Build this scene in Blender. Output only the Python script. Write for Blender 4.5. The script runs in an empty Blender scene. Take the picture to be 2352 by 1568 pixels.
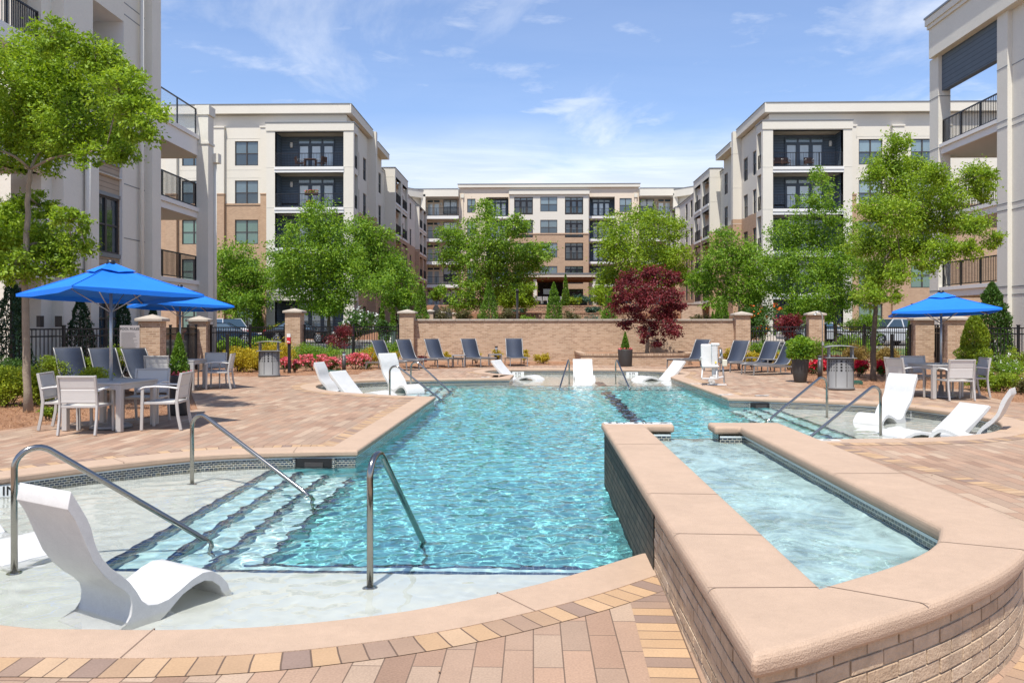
import bpy, math, random
import numpy as np
from mathutils import Vector, Matrix
from mathutils.geometry import delaunay_2d_cdt

SC = bpy.context.scene
COL = SC.collection
R = math.radians
PI = math.pi
random.seed(7)
# ------------------------------------------------------------------ camera, sky, sun, exposure
FOC, CX, HOR, EYE = 1900.0, 1176.0, 742.0, 1.65
YAW = math.atan(49.0 / FOC)
cam = bpy.data.cameras.new('camera')
cam.lens = FOC / 2352.0 * 36.0
cam.sensor_width = 36.0
cam.shift_y = -(784.0 - HOR) / 2352.0
cam.clip_end = 4000.0
cam.clip_start = 0.05
cam_ob = bpy.data.objects.new('camera', cam)
COL.objects.link(cam_ob)
cam_ob.location = (0, 0, EYE)
cam_ob.rotation_euler = (R(90), 0, YAW)
SC.camera = cam_ob

SUN_EL = 65.0
world = bpy.data.worlds.new("World")
SC.world = world
world.use_nodes = True
def build_sky():
    nt = world.node_tree
    N, L = nt.nodes, nt.links
    bg = N['Background']
    sky = N.new('ShaderNodeTexSky')
    sky.sky_type = 'NISHITA'
    sky.sun_disc = False
    sky.sun_elevation = R(SUN_EL)
    sky.sun_rotation = R(180 + 16)
    sky.air_density = 1.0
    sky.dust_density = 0.5
    sky.ozone_density = 2.5
    tc = N.new('ShaderNodeTexCoord')
    sep = N.new('ShaderNodeSeparateXYZ'); L.new(tc.outputs['Generated'], sep.inputs[0])
    def m(op, a, b=None, c=None):
        n = N.new('ShaderNodeMath'); n.operation = op
        for i, v in enumerate((a, b, c)):
            if v is None: continue
            if isinstance(v, (int, float)): n.inputs[i].default_value = v
            else: L.new(v, n.inputs[i])
        return n.outputs[0]
    z = m('MAXIMUM', sep.outputs[2], 0.02)
    zz = m('ADD', z, 0.10)
    comb = N.new('ShaderNodeCombineXYZ')
    L.new(m('DIVIDE', sep.outputs[0], zz), comb.inputs[0])
    L.new(m('DIVIDE', sep.outputs[1], zz), comb.inputs[1])
    def noise(scale, det, rough, dist, loc, sx, sy, rot):
        mp = N.new('ShaderNodeMapping')
        mp.inputs['Location'].default_value = loc
        mp.inputs['Scale'].default_value = (sx, sy, 1)
        mp.inputs['Rotation'].default_value = (0, 0, rot)
        L.new(comb.outputs[0], mp.inputs[0])
        n = N.new('ShaderNodeTexNoise')
        n.inputs['Scale'].default_value = scale
        n.inputs['Detail'].default_value = det
        n.inputs['Roughness'].default_value = rough
        n.inputs['Distortion'].default_value = dist
        L.new(mp.outputs[0], n.inputs['Vector'])
        return n.outputs['Fac']
    def ramp(fac, p0, p1):
        r = N.new('ShaderNodeMapRange'); r.interpolation_type = 'SMOOTHSTEP'
        L.new(fac, r.inputs[0])
        r.inputs[1].default_value = p0; r.inputs[2].default_value = p1
        return r.outputs[0]
    wisps = ramp(noise(1.15, 9, 0.62, 0.35, (3.4, 1.2, 0), 1.0, 0.55, R(18)), 0.47, 0.74)
    puffs = ramp(noise(3.1, 8, 0.60, 0.2, (7.7, 0.4, 0), 0.8, 1.0, R(-10)), 0.50, 0.74)
    bank = ramp(noise(1.0, 7, 0.6, 0.5, (1.3, 5.1, 0), 0.55, 1.0, 0), 0.24, 0.52)
    low = ramp(z, 0.27, 0.13)           # cloud bank lies low over the roofs
    low2 = ramp(z, 0.24, 0.04)
    haze = m('ADD', m('MULTIPLY', low2, 0.62), 0.07)
    c1 = m('MULTIPLY', wisps, 0.62)
    c2 = m('MULTIPLY', puffs, 0.45)
    c3 = m('MULTIPLY', m('MULTIPLY', bank, low), 0.95)
    mask = m('MINIMUM', m('MAXIMUM', m('MAXIMUM', c1, c2), m('MAXIMUM', c3, haze)), 1.0)
    tint = N.new('ShaderNodeMix'); tint.data_type = 'RGBA'; tint.blend_type = 'MULTIPLY'
    tint.inputs[0].default_value = 1.0
    L.new(sky.outputs[0], tint.inputs[6]); tint.inputs[7].default_value = (0.99, 1.05, 1.20, 1)
    mix = N.new('ShaderNodeMix'); mix.data_type = 'RGBA'
    L.new(mask, mix.inputs[0]); L.new(tint.outputs[2], mix.inputs[6])
    shade = N.new('ShaderNodeMix'); shade.data_type = 'RGBA'
    L.new(ramp(noise(1.9, 8, 0.62, 0.6, (9.1, 2.7, 0), 0.5, 1.2, 0), 0.35, 0.68), shade.inputs[0])
    shade.inputs[6].default_value = (5.3, 5.7, 6.4, 1); shade.inputs[7].default_value = (7.6, 7.7, 7.8, 1)
    L.new(shade.outputs[2], mix.inputs[7])
    L.new(mix.outputs[2], bg.inputs[0])
    bg.inputs[1].default_value = 0.13
build_sky()
sun = bpy.data.lights.new('sun', 'SUN')
sun.energy = 4.75
sun.angle = R(0.5)
sun.color = (1.0, 0.97, 0.90)
sun.cycles.is_caustics_light = True
sun_ob = bpy.data.objects.new('sun', sun)
COL.objects.link(sun_ob)
sun_ob.location = (0, -20, 40)
sun_ob.rotation_euler = (R(90 - SUN_EL), 0, R(-16))
SC.view_settings.view_transform = 'Standard'
SC.view_settings.look = 'None'
SC.view_settings.exposure = 0.34
SC.view_settings.gamma = 1.0
SC.cycles.use_denoising = True
SC.cycles.max_bounces = 8
SC.cycles.diffuse_bounces = 3
SC.cycles.glossy_bounces = 3
SC.cycles.transmission_bounces = 6
SC.cycles.transparent_max_bounces = 8
SC.cycles.sample_clamp_indirect = 6.0

# ------------------------------------------------------------------ where things stand (read off the photograph)
def ray(x, y):
    u, v = (x - CX) / FOC, (HOR - y) / FOC
    s, c = math.sin(YAW), math.cos(YAW)
    return Vector((-s + u * c, c + u * s, v))
def G(x, y, z=0.0):                       # point of the level z seen at picture point x, y
    d = ray(x, y); t = (z - EYE) / d.z
    return Vector((d.x * t, d.y * t, z))
def P(x, y, Y):                           # point at depth Y seen at picture point x, y
    d = ray(x, y); t = Y / d.y
    return Vector((d.x * t, Y, EYE + d.z * t))
def PX(x, y, X):                          # point of the plane X
    d = ray(x, y); t = X / d.x
    return Vector((X, d.y * t, EYE + d.z * t))

# ------------------------------------------------------------------ objects, parts, tags
def link(o, parent=None):
    COL.objects.link(o)
    if parent is not None: o.parent = parent
    return o
def tag(o, label=None, cat=None, group=None, kind=None):
    if label: o['label'] = label
    if cat: o['category'] = cat
    if group: o['group'] = group
    if kind: o['kind'] = kind
    return o
def thing(name, label, cat, loc=(0, 0, 0), rz=0.0, group=None):
    o = link(bpy.data.objects.new(name, None))
    o.empty_display_size = 0.2
    o.location = loc; o.rotation_euler = (0, 0, rz)
    return tag(o, label, cat, group)
def copy_tree(o, parent=None):
    c = o.copy(); link(c)
    if parent is not None: c.parent = parent
    for k in list(o.children): copy_tree(k, c)
    return c
def again(proto, label, loc, rz=0.0, group=None, scale=None):
    c = copy_tree(proto)
    c['label'] = label; c.location = loc; c.rotation_euler = (0, 0, rz)
    if group: c['group'] = group
    if scale: c.scale = (scale,) * 3 if isinstance(scale, (int, float)) else scale
    return c

class MB:                                 # collects faces, becomes ONE mesh object
    def __init__(s):
        s.v, s.f, s.m, s.uv, s.s = [], [], [], [], []
    def face(s, pts, m=0, uv=None, sm=False):
        b = len(s.v)
        s.v += [tuple(p) for p in pts]
        s.f.append(tuple(range(b, b + len(pts)))); s.m.append(m); s.uv.append(uv); s.s.append(sm)
    def verts(s, pts):
        b = len(s.v); s.v += [tuple(p) for p in pts]; return b
    def poly(s, idx, m=0, uv=None, sm=False):
        s.f.append(tuple(idx)); s.m.append(m); s.uv.append(uv); s.s.append(sm)
    def box(s, a, b, m=0, M=None):
        x0, y0, z0 = a; x1, y1, z1 = b
        p = [Vector(q) for q in ((x0,y0,z0),(x1,y0,z0),(x1,y1,z0),(x0,y1,z0),(x0,y0,z1),(x1,y0,z1),(x1,y1,z1),(x0,y1,z1))]
        if M is not None: p = [M @ q for q in p]
        k = s.verts(p)
        for q in ((0,3,2,1),(4,5,6,7),(0,1,5,4),(1,2,6,5),(2,3,7,6),(3,0,4,7)):
            s.poly([k + i for i in q], m)
        return s
    def bar(s, a, b, w, h, m=0, up=(0, 0, 1)):   # rectangular bar from a to b, w across, h along up
        a, b = Vector(a), Vector(b); d = b - a; L = d.length
        if L < 1e-6: return s
        z = d / L; x = Vector(up).cross(z)
        if x.length < 1e-4: x = Vector((1, 0, 0)).cross(z)
        x.normalize(); y = z.cross(x)
        M = Matrix((x, y, z)).transposed().to_4x4(); M.translation = a
        return s.box((-w/2, -h/2, 0), (w/2, h/2, L), m, M)
    def tube(s, pts, r, n=8, m=0, caps=True):
        pts = [Vector(p) for p in pts]
        rr = r if isinstance(r, (list, tuple)) else [r] * len(pts)
        ref = None; rings = []
        for i, p in enumerate(pts):
            t = (pts[min(i+1, len(pts)-1)] - pts[max(i-1, 0)])
            if t.length < 1e-9: t = Vector((0, 0, 1))
            t.normalize()
            if ref is None:
                ref = Vector((1, 0, 0)) if abs(t.x) < 0.9 else Vector((0, 1, 0))
            x = (ref - t * ref.dot(t))
            if x.length < 1e-5: x = t.orthogonal()
            x.normalize(); y = t.cross(x); ref = x
            rings.append(s.verts([p + (x * math.cos(2*PI*k/n) + y * math.sin(2*PI*k/n)) * rr[i] for k in range(n)]))
        for a, b in zip(rings, rings[1:]):
            for k in range(n):
                s.poly((a+k, a+(k+1) % n, b+(k+1) % n, b+k), m, None, True)
        if caps:
            s.poly([rings[0] + k for k in range(n)][::-1], m); s.poly([rings[-1] + k for k in range(n)], m)
        return s
    def lathe(s, prof, c=(0, 0, 0), n=24, m=0, sm=True, caps=True):
        c = Vector(c); rings = []
        for r, z in prof:
            rings.append(s.verts([c + Vector((r*math.cos(2*PI*k/n), r*math.sin(2*PI*k/n), z)) for k in range(n)]))
        for a, b in zip(rings, rings[1:]):
            for k in range(n): s.poly((a+k, a+(k+1) % n, b+(k+1) % n, b+k), m, None, sm)
        if caps:
            s.poly([rings[0]+k for k in range(n)][::-1], m); s.poly([rings[-1]+k for k in range(n)], m)
        return s
    def prism(s, poly, z0, z1, m=0, mside=None, bottom=True):
        n = len(poly); ms = m if mside is None else mside
        a = s.verts([(p[0], p[1], z0) for p in poly]); b = s.verts([(p[0], p[1], z1) for p in poly])
        s.poly([b+i for i in range(n)], m)
        if bottom: s.poly([a+i for i in range(n)][::-1], m)
        for i in range(n):
            j = (i+1) % n; s.poly((a+i, a+j, b+j, b+i), ms)
        return s
    def slab(s, prof, x0, x1, m=0, sm=False):    # outline in (y, z) pushed along x
        n = len(prof)
        a = s.verts([(x0, p[0], p[1]) for p in prof]); b = s.verts([(x1, p[0], p[1]) for p in prof])
        s.poly([a+i for i in range(n)], m); s.poly([b+i for i in range(n)][::-1], m)
        for i in range(n):
            j = (i+1) % n; s.poly((a+j, a+i, b+i, b+j), m, None, sm)
        return s
    def build(s, name, mats, parent=None, bevel=0, seg=2, smooth=False, recalc=True, weld=False, loc=None):
        if not isinstance(mats, (list, tuple)): mats = [mats]
        me = bpy.data.meshes.new(name)
        me.from_pydata(s.v, [], s.f)
        for mm in mats: me.materials.append(mm)
        me.polygons.foreach_set('material_index', s.m)
        me.polygons.foreach_set('use_smooth', [True if smooth else q for q in s.s])
        if recalc or weld:
            import bmesh
            bm = bmesh.new(); bm.from_mesh(me)
            if weld: bmesh.ops.remove_doubles(bm, verts=bm.verts, dist=1e-5)
            if recalc: bmesh.ops.recalc_face_normals(bm, faces=bm.faces)
            bm.to_mesh(me); bm.free()
        me.update()
        autouv(me, s.uv if not weld else None)
        o = bpy.data.objects.new(name, me)
        link(o, parent)
        if loc: o.location = loc
        if bevel:
            b = o.modifiers.new('bevel', 'BEVEL'); b.width = bevel; b.segments = seg; b.limit_method = 'ANGLE'; b.angle_limit = R(40)
            b.harden_normals = False
        return o

def autouv(me, given=None):
    uvl = me.uv_layers.new(name='UVMap')
    n = len(me.loops)
    co = np.empty(len(me.vertices) * 3); me.vertices.foreach_get('co', co); co = co.reshape(-1, 3)
    vi = np.empty(n, dtype=np.int32); me.loops.foreach_get('vertex_index', vi)
    npol = len(me.polygons)
    nor = np.empty(npol * 3); me.polygons.foreach_get('normal', nor); nor = nor.reshape(-1, 3)
    tot = np.empty(npol, dtype=np.int32); me.polygons.foreach_get('loop_total', tot)
    fn = np.repeat(nor, tot, axis=0)
    p = co[vi]
    flat = np.abs(fn[:, 2]) > 0.75
    h = np.stack([-fn[:, 1], fn[:, 0]], -1); h /= np.maximum(np.linalg.norm(h, axis=1, keepdims=True), 1e-6)
    u = np.where(flat, p[:, 0], p[:, 0]*h[:, 0] + p[:, 1]*h[:, 1])
    v = np.where(flat, p[:, 1], p[:, 2])
    uv = np.stack([u, v], -1)
    if given is not None and any(g is not None for g in given):
        start = np.concatenate([[0], np.cumsum(tot)])
        fi = [tuple(vi[start[i]:start[i+1]]) for i in range(npol)]
        for i, g in enumerate(given):
            if g is None: continue
            # given as {vertex: uv} in the order of the face as made; recalc may have turned it round
            base = min(fi[i]) if len(set(fi[i])) == len(g) else 0
            order = GIVEN_ORDER(fi[i])
            for k, vv in enumerate(fi[i]):
                uv[start[i]+k] = g[order[vv]]
    uvl.data.foreach_set('uv', uv.ravel())
def GIVEN_ORDER(loop):                    # faces made by face() own consecutive vertices
    b = min(loop)
    return {v: v - b for v in loop}

# ------------------------------------------------------------------ materials
MATS = {}
def newmat(name):
    m = bpy.data.materials.new(name); m.use_nodes = True
    MATS[name] = m
    return m, m.node_tree.nodes, m.node_tree.links, m.node_tree.nodes['Principled BSDF']
def plain(name, col, rough=0.6, metal=0.0, var=0.12, scale=6.0, bump=0.0, bscale=60.0, spec=0.5, coat=0.0, coord='Object', speck=0.0):
    m, N, L, b = newmat(name)
    tc = N.new('ShaderNodeTexCoord')
    n = N.new('ShaderNodeTexNoise'); n.inputs['Scale'].default_value = scale; n.inputs['Detail'].default_value = 5
    n.inputs['Roughness'].default_value = 0.6
    L.new(tc.outputs[coord], n.inputs['Vector'])
    mx = N.new('ShaderNodeMix'); mx.data_type = 'RGBA'
    L.new(n.outputs['Fac'], mx.inputs[0])
    mx.inputs[6].default_value = tuple(min(1, c*(1-var)) for c in col) + (1,)
    mx.inputs[7].default_value = tuple(min(1, c*(1+var)) for c in col) + (1,)
    if speck:                              # pores, grains and faint stains
        n5 = N.new('ShaderNodeTexNoise'); n5.inputs['Scale'].default_value = 160; n5.inputs['Detail'].default_value = 3; L.new(tc.outputs[coord], n5.inputs['Vector'])
        n6 = N.new('ShaderNodeTexNoise'); n6.inputs['Scale'].default_value = 11; n6.inputs['Detail'].default_value = 8; n6.inputs['Roughness'].default_value = 0.75; n6.inputs['Distortion'].default_value = 0.8; L.new(tc.outputs[coord], n6.inputs['Vector'])
        ad = N.new('ShaderNodeMath'); ad.operation = 'ADD'; L.new(n5.outputs['Fac'], ad.inputs[0]); L.new(n6.outputs['Fac'], ad.inputs[1])
        mr = N.new('ShaderNodeMapRange'); L.new(ad.outputs[0], mr.inputs[0]); mr.inputs[1].default_value = 0.6; mr.inputs[2].default_value = 1.4; mr.inputs[3].default_value = 1-speck*1.5; mr.inputs[4].default_value = 1+speck
        mu = N.new('ShaderNodeMix'); mu.data_type = 'RGBA'; mu.blend_type = 'MULTIPLY'; mu.inputs[0].default_value = 1
        L.new(mx.outputs[2], mu.inputs[6]); L.new(mr.outputs[0], mu.inputs[7]); L.new(mu.outputs[2], b.inputs['Base Color'])
    else: L.new(mx.outputs[2], b.inputs['Base Color'])
    b.inputs['Roughness'].default_value = rough; b.inputs['Metallic'].default_value = metal
    b.inputs['Specular IOR Level'].default_value = spec
    b.inputs['Coat Weight'].default_value = coat
    if bump:
        n2 = N.new('ShaderNodeTexNoise'); n2.inputs['Scale'].default_value = bscale; n2.inputs['Detail'].default_value = 4
        L.new(tc.outputs[coord], n2.inputs['Vector'])
        bp = N.new('ShaderNodeBump'); bp.inputs['Strength'].default_value = bump; bp.inputs['Distance'].default_value = 0.01
        L.new(n2.outputs['Fac'], bp.inputs['Height']); L.new(bp.outputs[0], b.inputs['Normal'])
    return m
def bricks(name, cols, mortar, bw, bh, msize, rough=0.8, rot=0.0, bump=0.6, offset=0.5, grime=0.15, spec=0.3, nscale=1.2, dist=0.006, msmooth=0.1, freq=2):
    """courses of bricks or tiles in metres; each brick takes one of the given colours"""
    m, N, L, b = newmat(name)
    tc = N.new('ShaderNodeTexCoord')
    mp = N.new('ShaderNodeMapping'); mp.inputs['Rotation'].default_value = (0, 0, rot)
    L.new(tc.outputs['UV'], mp.inputs[0])
    t = N.new('ShaderNodeTexBrick')
    t.offset = offset; t.offset_frequency = freq; t.squash = 1.0
    t.inputs['Scale'].default_value = 1.0
    t.inputs['Mortar Size'].default_value = msize
    t.inputs['Mortar Smooth'].default_value = msmooth
    t.inputs['Brick Width'].default_value = bw
    t.inputs['Row Height'].default_value = bh
    t.inputs['Bias'].default_value = 0.0
    t.inputs['Color1'].default_value = (0, 0, 0, 1); t.inputs['Color2'].default_value = (1, 1, 1, 1)
    t.inputs['Mortar'].default_value = (0.5, 0.5, 0.5, 1)
    L.new(mp.outputs[0], t.inputs['Vector'])
    r = N.new('ShaderNodeValToRGB'); r.color_ramp.interpolation = 'LINEAR'
    els = r.color_ramp.elements
    while len(els) < len(cols): els.new(0.5)
    for i, c in enumerate(cols):
        els[i].position = i / max(1, len(cols)-1); els[i].color = tuple(c) + (1,)
    L.new(t.outputs['Color'], r.inputs[0])
    mm = N.new('ShaderNodeMix'); mm.data_type = 'RGBA'
    L.new(t.outputs['Fac'], mm.inputs[0]); L.new(r.outputs[0], mm.inputs[6]); mm.inputs[7].default_value = tuple(mortar) + (1,)
    n = N.new('ShaderNodeTexNoise'); n.inputs['Scale'].default_value = nscale; n.inputs['Detail'].default_value = 8; n.inputs['Roughness'].default_value = 0.65
    L.new(tc.outputs['UV'], n.inputs['Vector'])
    n3 = N.new('ShaderNodeTexNoise'); n3.inputs['Scale'].default_value = 90; n3.inputs['Detail'].default_value = 3
    L.new(tc.outputs['UV'], n3.inputs['Vector'])
    ad = N.new('ShaderNodeMath'); ad.operation = 'ADD'; L.new(n.outputs['Fac'], ad.inputs[0]); L.new(n3.outputs['Fac'], ad.inputs[1])
    mr = N.new('ShaderNodeMapRange'); L.new(ad.outputs[0], mr.inputs[0])
    mr.inputs[1].default_value = 0.65; mr.inputs[2].default_value = 1.35
    mr.inputs[3].default_value = 1 - grime; mr.inputs[4].default_value = 1 + grime
    mu = N.new('ShaderNodeMix'); mu.data_type = 'RGBA'; mu.blend_type = 'MULTIPLY'; mu.inputs[0].default_value = 1
    L.new(mm.outputs[2], mu.inputs[6]); L.new(mr.outputs[0], mu.inputs[7])
    L.new(mu.outputs[2], b.inputs['Base Color'])
    b.inputs['Roughness'].default_value = rough; b.inputs['Specular IOR Level'].default_value = spec
    if bump:
        iv = N.new('ShaderNodeMath'); iv.operation = 'MULTIPLY_ADD'; iv.inputs[1].default_value = -1.0
        L.new(t.outputs['Fac'], iv.inputs[0])
        n4 = N.new('ShaderNodeMath'); n4.operation = 'MULTIPLY'; n4.inputs[1].default_value = 0.35
        L.new(n3.outputs['Fac'], n4.inputs[0]); L.new(n4.outputs[0], iv.inputs[2])
        bp = N.new('ShaderNodeBump'); bp.inputs['Strength'].default_value = bump; bp.inputs['Distance'].default_value = dist
        L.new(iv.outputs[0], bp.inputs['Height']); L.new(bp.outputs[0], b.inputs['Normal'])
    return m
def laps(name, col, pitch, var=0.1):      # lap siding: boards one above the other
    m, N, L, b = newmat(name)
    tc = N.new('ShaderNodeTexCoord'); sp = N.new('ShaderNodeSeparateXYZ'); L.new(tc.outputs['UV'], sp.inputs[0])
    d = N.new('ShaderNodeMath'); d.operation = 'DIVIDE'; d.inputs[1].default_value = pitch; L.new(sp.outputs[1], d.inputs[0])
    fr = N.new('ShaderNodeMath'); fr.operation = 'FRACT'; L.new(d.outputs[0], fr.inputs[0])
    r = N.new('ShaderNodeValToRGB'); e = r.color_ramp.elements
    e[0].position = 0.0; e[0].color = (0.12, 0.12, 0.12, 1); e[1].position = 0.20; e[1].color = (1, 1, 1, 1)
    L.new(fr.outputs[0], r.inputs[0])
    n = N.new('ShaderNodeTexNoise'); n.inputs['Scale'].default_value = 2.5; L.new(tc.outputs['UV'], n.inputs['Vector'])
    mx = N.new('ShaderNodeMix'); mx.data_type = 'RGBA'; L.new(n.outputs['Fac'], mx.inputs[0])
    mx.inputs[6].default_value = tuple(c*(1-var) for c in col)+(1,); mx.inputs[7].default_value = tuple(c*(1+var) for c in col)+(1,)
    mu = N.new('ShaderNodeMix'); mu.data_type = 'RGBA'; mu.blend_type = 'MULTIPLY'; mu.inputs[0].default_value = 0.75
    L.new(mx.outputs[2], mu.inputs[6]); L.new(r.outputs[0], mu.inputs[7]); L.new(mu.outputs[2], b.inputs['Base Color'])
    bp = N.new('ShaderNodeBump'); bp.inputs['Strength'].default_value = 0.8; bp.inputs['Distance'].default_value = 0.03; bp.invert = True
    L.new(fr.outputs[0], bp.inputs['Height']); L.new(bp.outputs[0], b.inputs['Normal'])
    b.inputs['Roughness'].default_value = 0.7
    return m
def leafmat(name, cols, trans=0.35, rough=0.55):
    m, N, L, b = newmat(name)
    g = N.new('ShaderNodeNewGeometry')
    r = N.new('ShaderNodeValToRGB'); e = r.color_ramp.elements
    while len(e) < len(cols): e.new(0.5)
    for i, c in enumerate(cols):
        e[i].position = i / max(1, len(cols)-1); e[i].color = tuple(c)+(1,)
    tc = N.new('ShaderNodeTexCoord')
    n = N.new('ShaderNodeTexNoise'); n.inputs['Scale'].default_value = 1.6; n.inputs['Detail'].default_value = 2
    L.new(tc.outputs['Object'], n.inputs['Vector'])
    mi = N.new('ShaderNodeMath'); mi.operation = 'MULTIPLY_ADD'; mi.inputs[1].default_value = 0.55
    L.new(g.outputs['Random Per Island'], mi.inputs[0])
    ns = N.new('ShaderNodeMath'); ns.operation = 'MULTIPLY_ADD'; ns.inputs[1].default_value = 0.9; ns.inputs[2].default_value = -0.22
    L.new(n.outputs['Fac'], ns.inputs[0]); L.new(ns.outputs[0], mi.inputs[2])
    L.new(mi.outputs[0], r.inputs[0])
    L.new(r.outputs[0], b.inputs['Base Color'])
    b.inputs['Roughness'].default_value = rough; b.inputs['Specular IOR Level'].default_value = 0.35
    tr = N.new('ShaderNodeBsdfTranslucent')
    mc = N.new('ShaderNodeMix'); mc.data_type = 'RGBA'; mc.blend_type = 'MULTIPLY'; mc.inputs[0].default_value = 1
    L.new(r.outputs[0], mc.inputs[6]); mc.inputs[7].default_value = (1.25, 1.2, 0.7, 1)
    L.new(mc.outputs[2], tr.inputs['Color'])
    ms = N.new('ShaderNodeMixShader'); ms.inputs[0].default_value = trans
    L.new(b.outputs[0], ms.inputs[1]); L.new(tr.outputs[0], ms.inputs[2])
    L.new(ms.outputs[0], N['Material Output'].inputs['Surface'])
    return m
def glassmat(name, col, rough=0.03, spec=1.0):
    m, N, L, b = newmat(name)
    tc = N.new('ShaderNodeTexCoord')
    n = N.new('ShaderNodeTexNoise'); n.inputs['Scale'].default_value = 0.5; L.new(tc.outputs['Object'], n.inputs['Vector'])
    mx = N.new('ShaderNodeMix'); mx.data_type = 'RGBA'; L.new(n.outputs['Fac'], mx.inputs[0])
    mx.inputs[6].default_value = tuple(c*0.7 for c in col)+(1,); mx.inputs[7].default_value = tuple(c*1.3 for c in col)+(1,)
    oi = N.new('ShaderNodeObjectInfo'); mr = N.new('ShaderNodeMapRange'); L.new(oi.outputs['Random'], mr.inputs[0]); mr.inputs[3].default_value = 0.45; mr.inputs[4].default_value = 1.7
    mu = N.new('ShaderNodeMix'); mu.data_type = 'RGBA'; mu.blend_type = 'MULTIPLY'; mu.inputs[0].default_value = 1
    L.new(mx.outputs[2], mu.inputs[6]); L.new(mr.outputs[0], mu.inputs[7]); L.new(mu.outputs[2], b.inputs['Base Color'])
    b.inputs['Roughness'].default_value = rough; b.inputs['Specular IOR Level'].default_value = spec
    b.inputs['Coat Weight'].default_value = 0.6; b.inputs['Coat Roughness'].default_value = 0.02
    n2 = N.new('ShaderNodeTexNoise'); n2.inputs['Scale'].default_value = 1.3; L.new(tc.outputs['Object'], n2.inputs['Vector'])
    bp = N.new('ShaderNodeBump'); bp.inputs['Strength'].default_value = 0.10; bp.inputs['Distance'].default_value = 0.03
    L.new(n2.outputs['Fac'], bp.inputs['Height']); L.new(bp.outputs[0], b.inputs['Normal'])
    return m

M = {}
M['stucco_cream'] = plain('stucco_cream', (0.66, 0.61, 0.52), 0.85, var=0.05, scale=0.7, bump=0.25, bscale=45, speck=0.07)
M['stucco_white'] = plain('stucco_white', (0.68, 0.66, 0.61), 0.85, var=0.05, scale=0.7, bump=0.25, bscale=45, speck=0.07)
M['stucco_grey'] = plain('stucco_grey', (0.68, 0.645, 0.56), 0.9, var=0.06, scale=0.8, bump=0.55, bscale=16, speck=0.07)
M['stucco_beige'] = plain('stucco_beige', (0.70, 0.585, 0.46), 0.85, var=0.05, scale=0.7, bump=0.2, speck=0.07)
M['trim_white'] = plain('trim_white', (0.72, 0.70, 0.66), 0.6, var=0.04)
M['soffit'] = plain('soffit', (0.55, 0.47, 0.38), 0.8, var=0.05)
M['metal_edge'] = plain('metal_edge', (0.20, 0.21, 0.22), 0.4, 0.3)
M['brick_tan'] = bricks('brick_tan', [(0.34,0.215,0.14),(0.46,0.31,0.205),(0.53,0.375,0.26)], (0.50,0.38,0.27), 0.205, 0.068, 0.010, grime=0.16, nscale=0.8)
M['brick_spa'] = bricks('brick_spa', [(0.36,0.25,0.17),(0.47,0.335,0.24),(0.52,0.40,0.30)], (0.46,0.36,0.27), 0.205, 0.070, 0.010, grime=0.28, nscale=3.0, bump=1.0, dist=0.014)
M['brick_far'] = bricks('brick_far', [(0.38,0.24,0.155),(0.47,0.31,0.20)], (0.46,0.33,0.22), 0.21, 0.075, 0.010, grime=0.08, bump=0.2)
M['block_stone'] = bricks('block_stone', [(0.32,0.20,0.13),(0.44,0.29,0.19),(0.50,0.36,0.25)], (0.12,0.07,0.045), 0.42, 0.2, 0.02, grime=0.2, bump=1.0, dist=0.05)
M['deck'] = bricks('deck', [(0.265,0.165,0.112),(0.385,0.245,0.165),(0.31,0.213,0.15),(0.425,0.305,0.215)], (0.15,0.10,0.07), 0.42, 0.147, 0.0035, rot=R(90), grime=0.22, nscale=0.9, bump=0.5, dist=0.004, rough=0.85)
M['soldier'] = bricks('soldier', [(0.24,0.165,0.13),(0.30,0.20,0.14),(0.40,0.255,0.145),(0.47,0.305,0.175),(0.44,0.30,0.19)], (0.13,0.085,0.06), 0.118, 0.24, 0.004, offset=0.0, grime=0.14, nscale=3, bump=0.5, dist=0.004, rough=0.85)
M['coping'] = plain('coping', (0.455, 0.318, 0.222), 0.85, var=0.14, scale=2.6, speck=0.10, bump=0.5, bscale=140)
M['joint'] = plain('joint', (0.20, 0.13, 0.09), 0.9)
M['tile'] = bricks('tile', [(0.012,0.02,0.035),(0.05,0.075,0.09),(0.012,0.025,0.06),(0.12,0.115,0.075),(0.02,0.03,0.05),(0.10,0.13,0.14)], (0.48,0.45,0.36), 0.052, 0.027, 0.0035, grime=0.2, bump=0.3, dist=0.002, rough=0.15, spec=0.6)
M['tile_edge'] = bricks('tile_edge', [(0.004,0.012,0.035),(0.008,0.025,0.07),(0.02,0.045,0.09)], (0.14,0.17,0.20), 0.052, 0.052, 0.003, offset=0.0, grime=0.2, bump=0.2, rough=0.2, spec=0.5)
M['tile_trim'] = plain('tile_trim', (0.62, 0.66, 0.64), 0.4)
M['plaster_shelf'] = plain('plaster_shelf', (0.60, 0.595, 0.535), 0.7, var=0.10, scale=1.5)
M['plaster_step'] = plain('plaster_step', (0.46, 0.66, 0.66), 0.7, var=0.08, scale=1.5)
M['plaster_deep'] = plain('plaster_deep', (0.19, 0.56, 0.57), 0.7, var=0.10, scale=1.2)
M['plaster_spa'] = plain('plaster_spa', (0.42, 0.62, 0.60), 0.7, var=0.06, scale=1.5)
M['steel'] = plain('steel', (0.33, 0.31, 0.28), 0.17, 1.0, var=0.08, scale=5)
M['white_plastic'] = plain('white_plastic', (0.60, 0.585, 0.56), 0.42, var=0.10, scale=4, speck=0.10, bump=0.05)
M['cap_stone'] = plain('cap_stone', (0.42, 0.36, 0.295), 0.9, var=0.22, scale=3.5, speck=0.15, bump=0.3)
M['black_metal'] = plain('black_metal', (0.012, 0.012, 0.014), 0.4)
M['bronze'] = plain('bronze', (0.050, 0.042, 0.038), 0.45)
M['navy_frame'] = plain('navy_frame', (0.05, 0.072, 0.10), 0.45)
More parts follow.
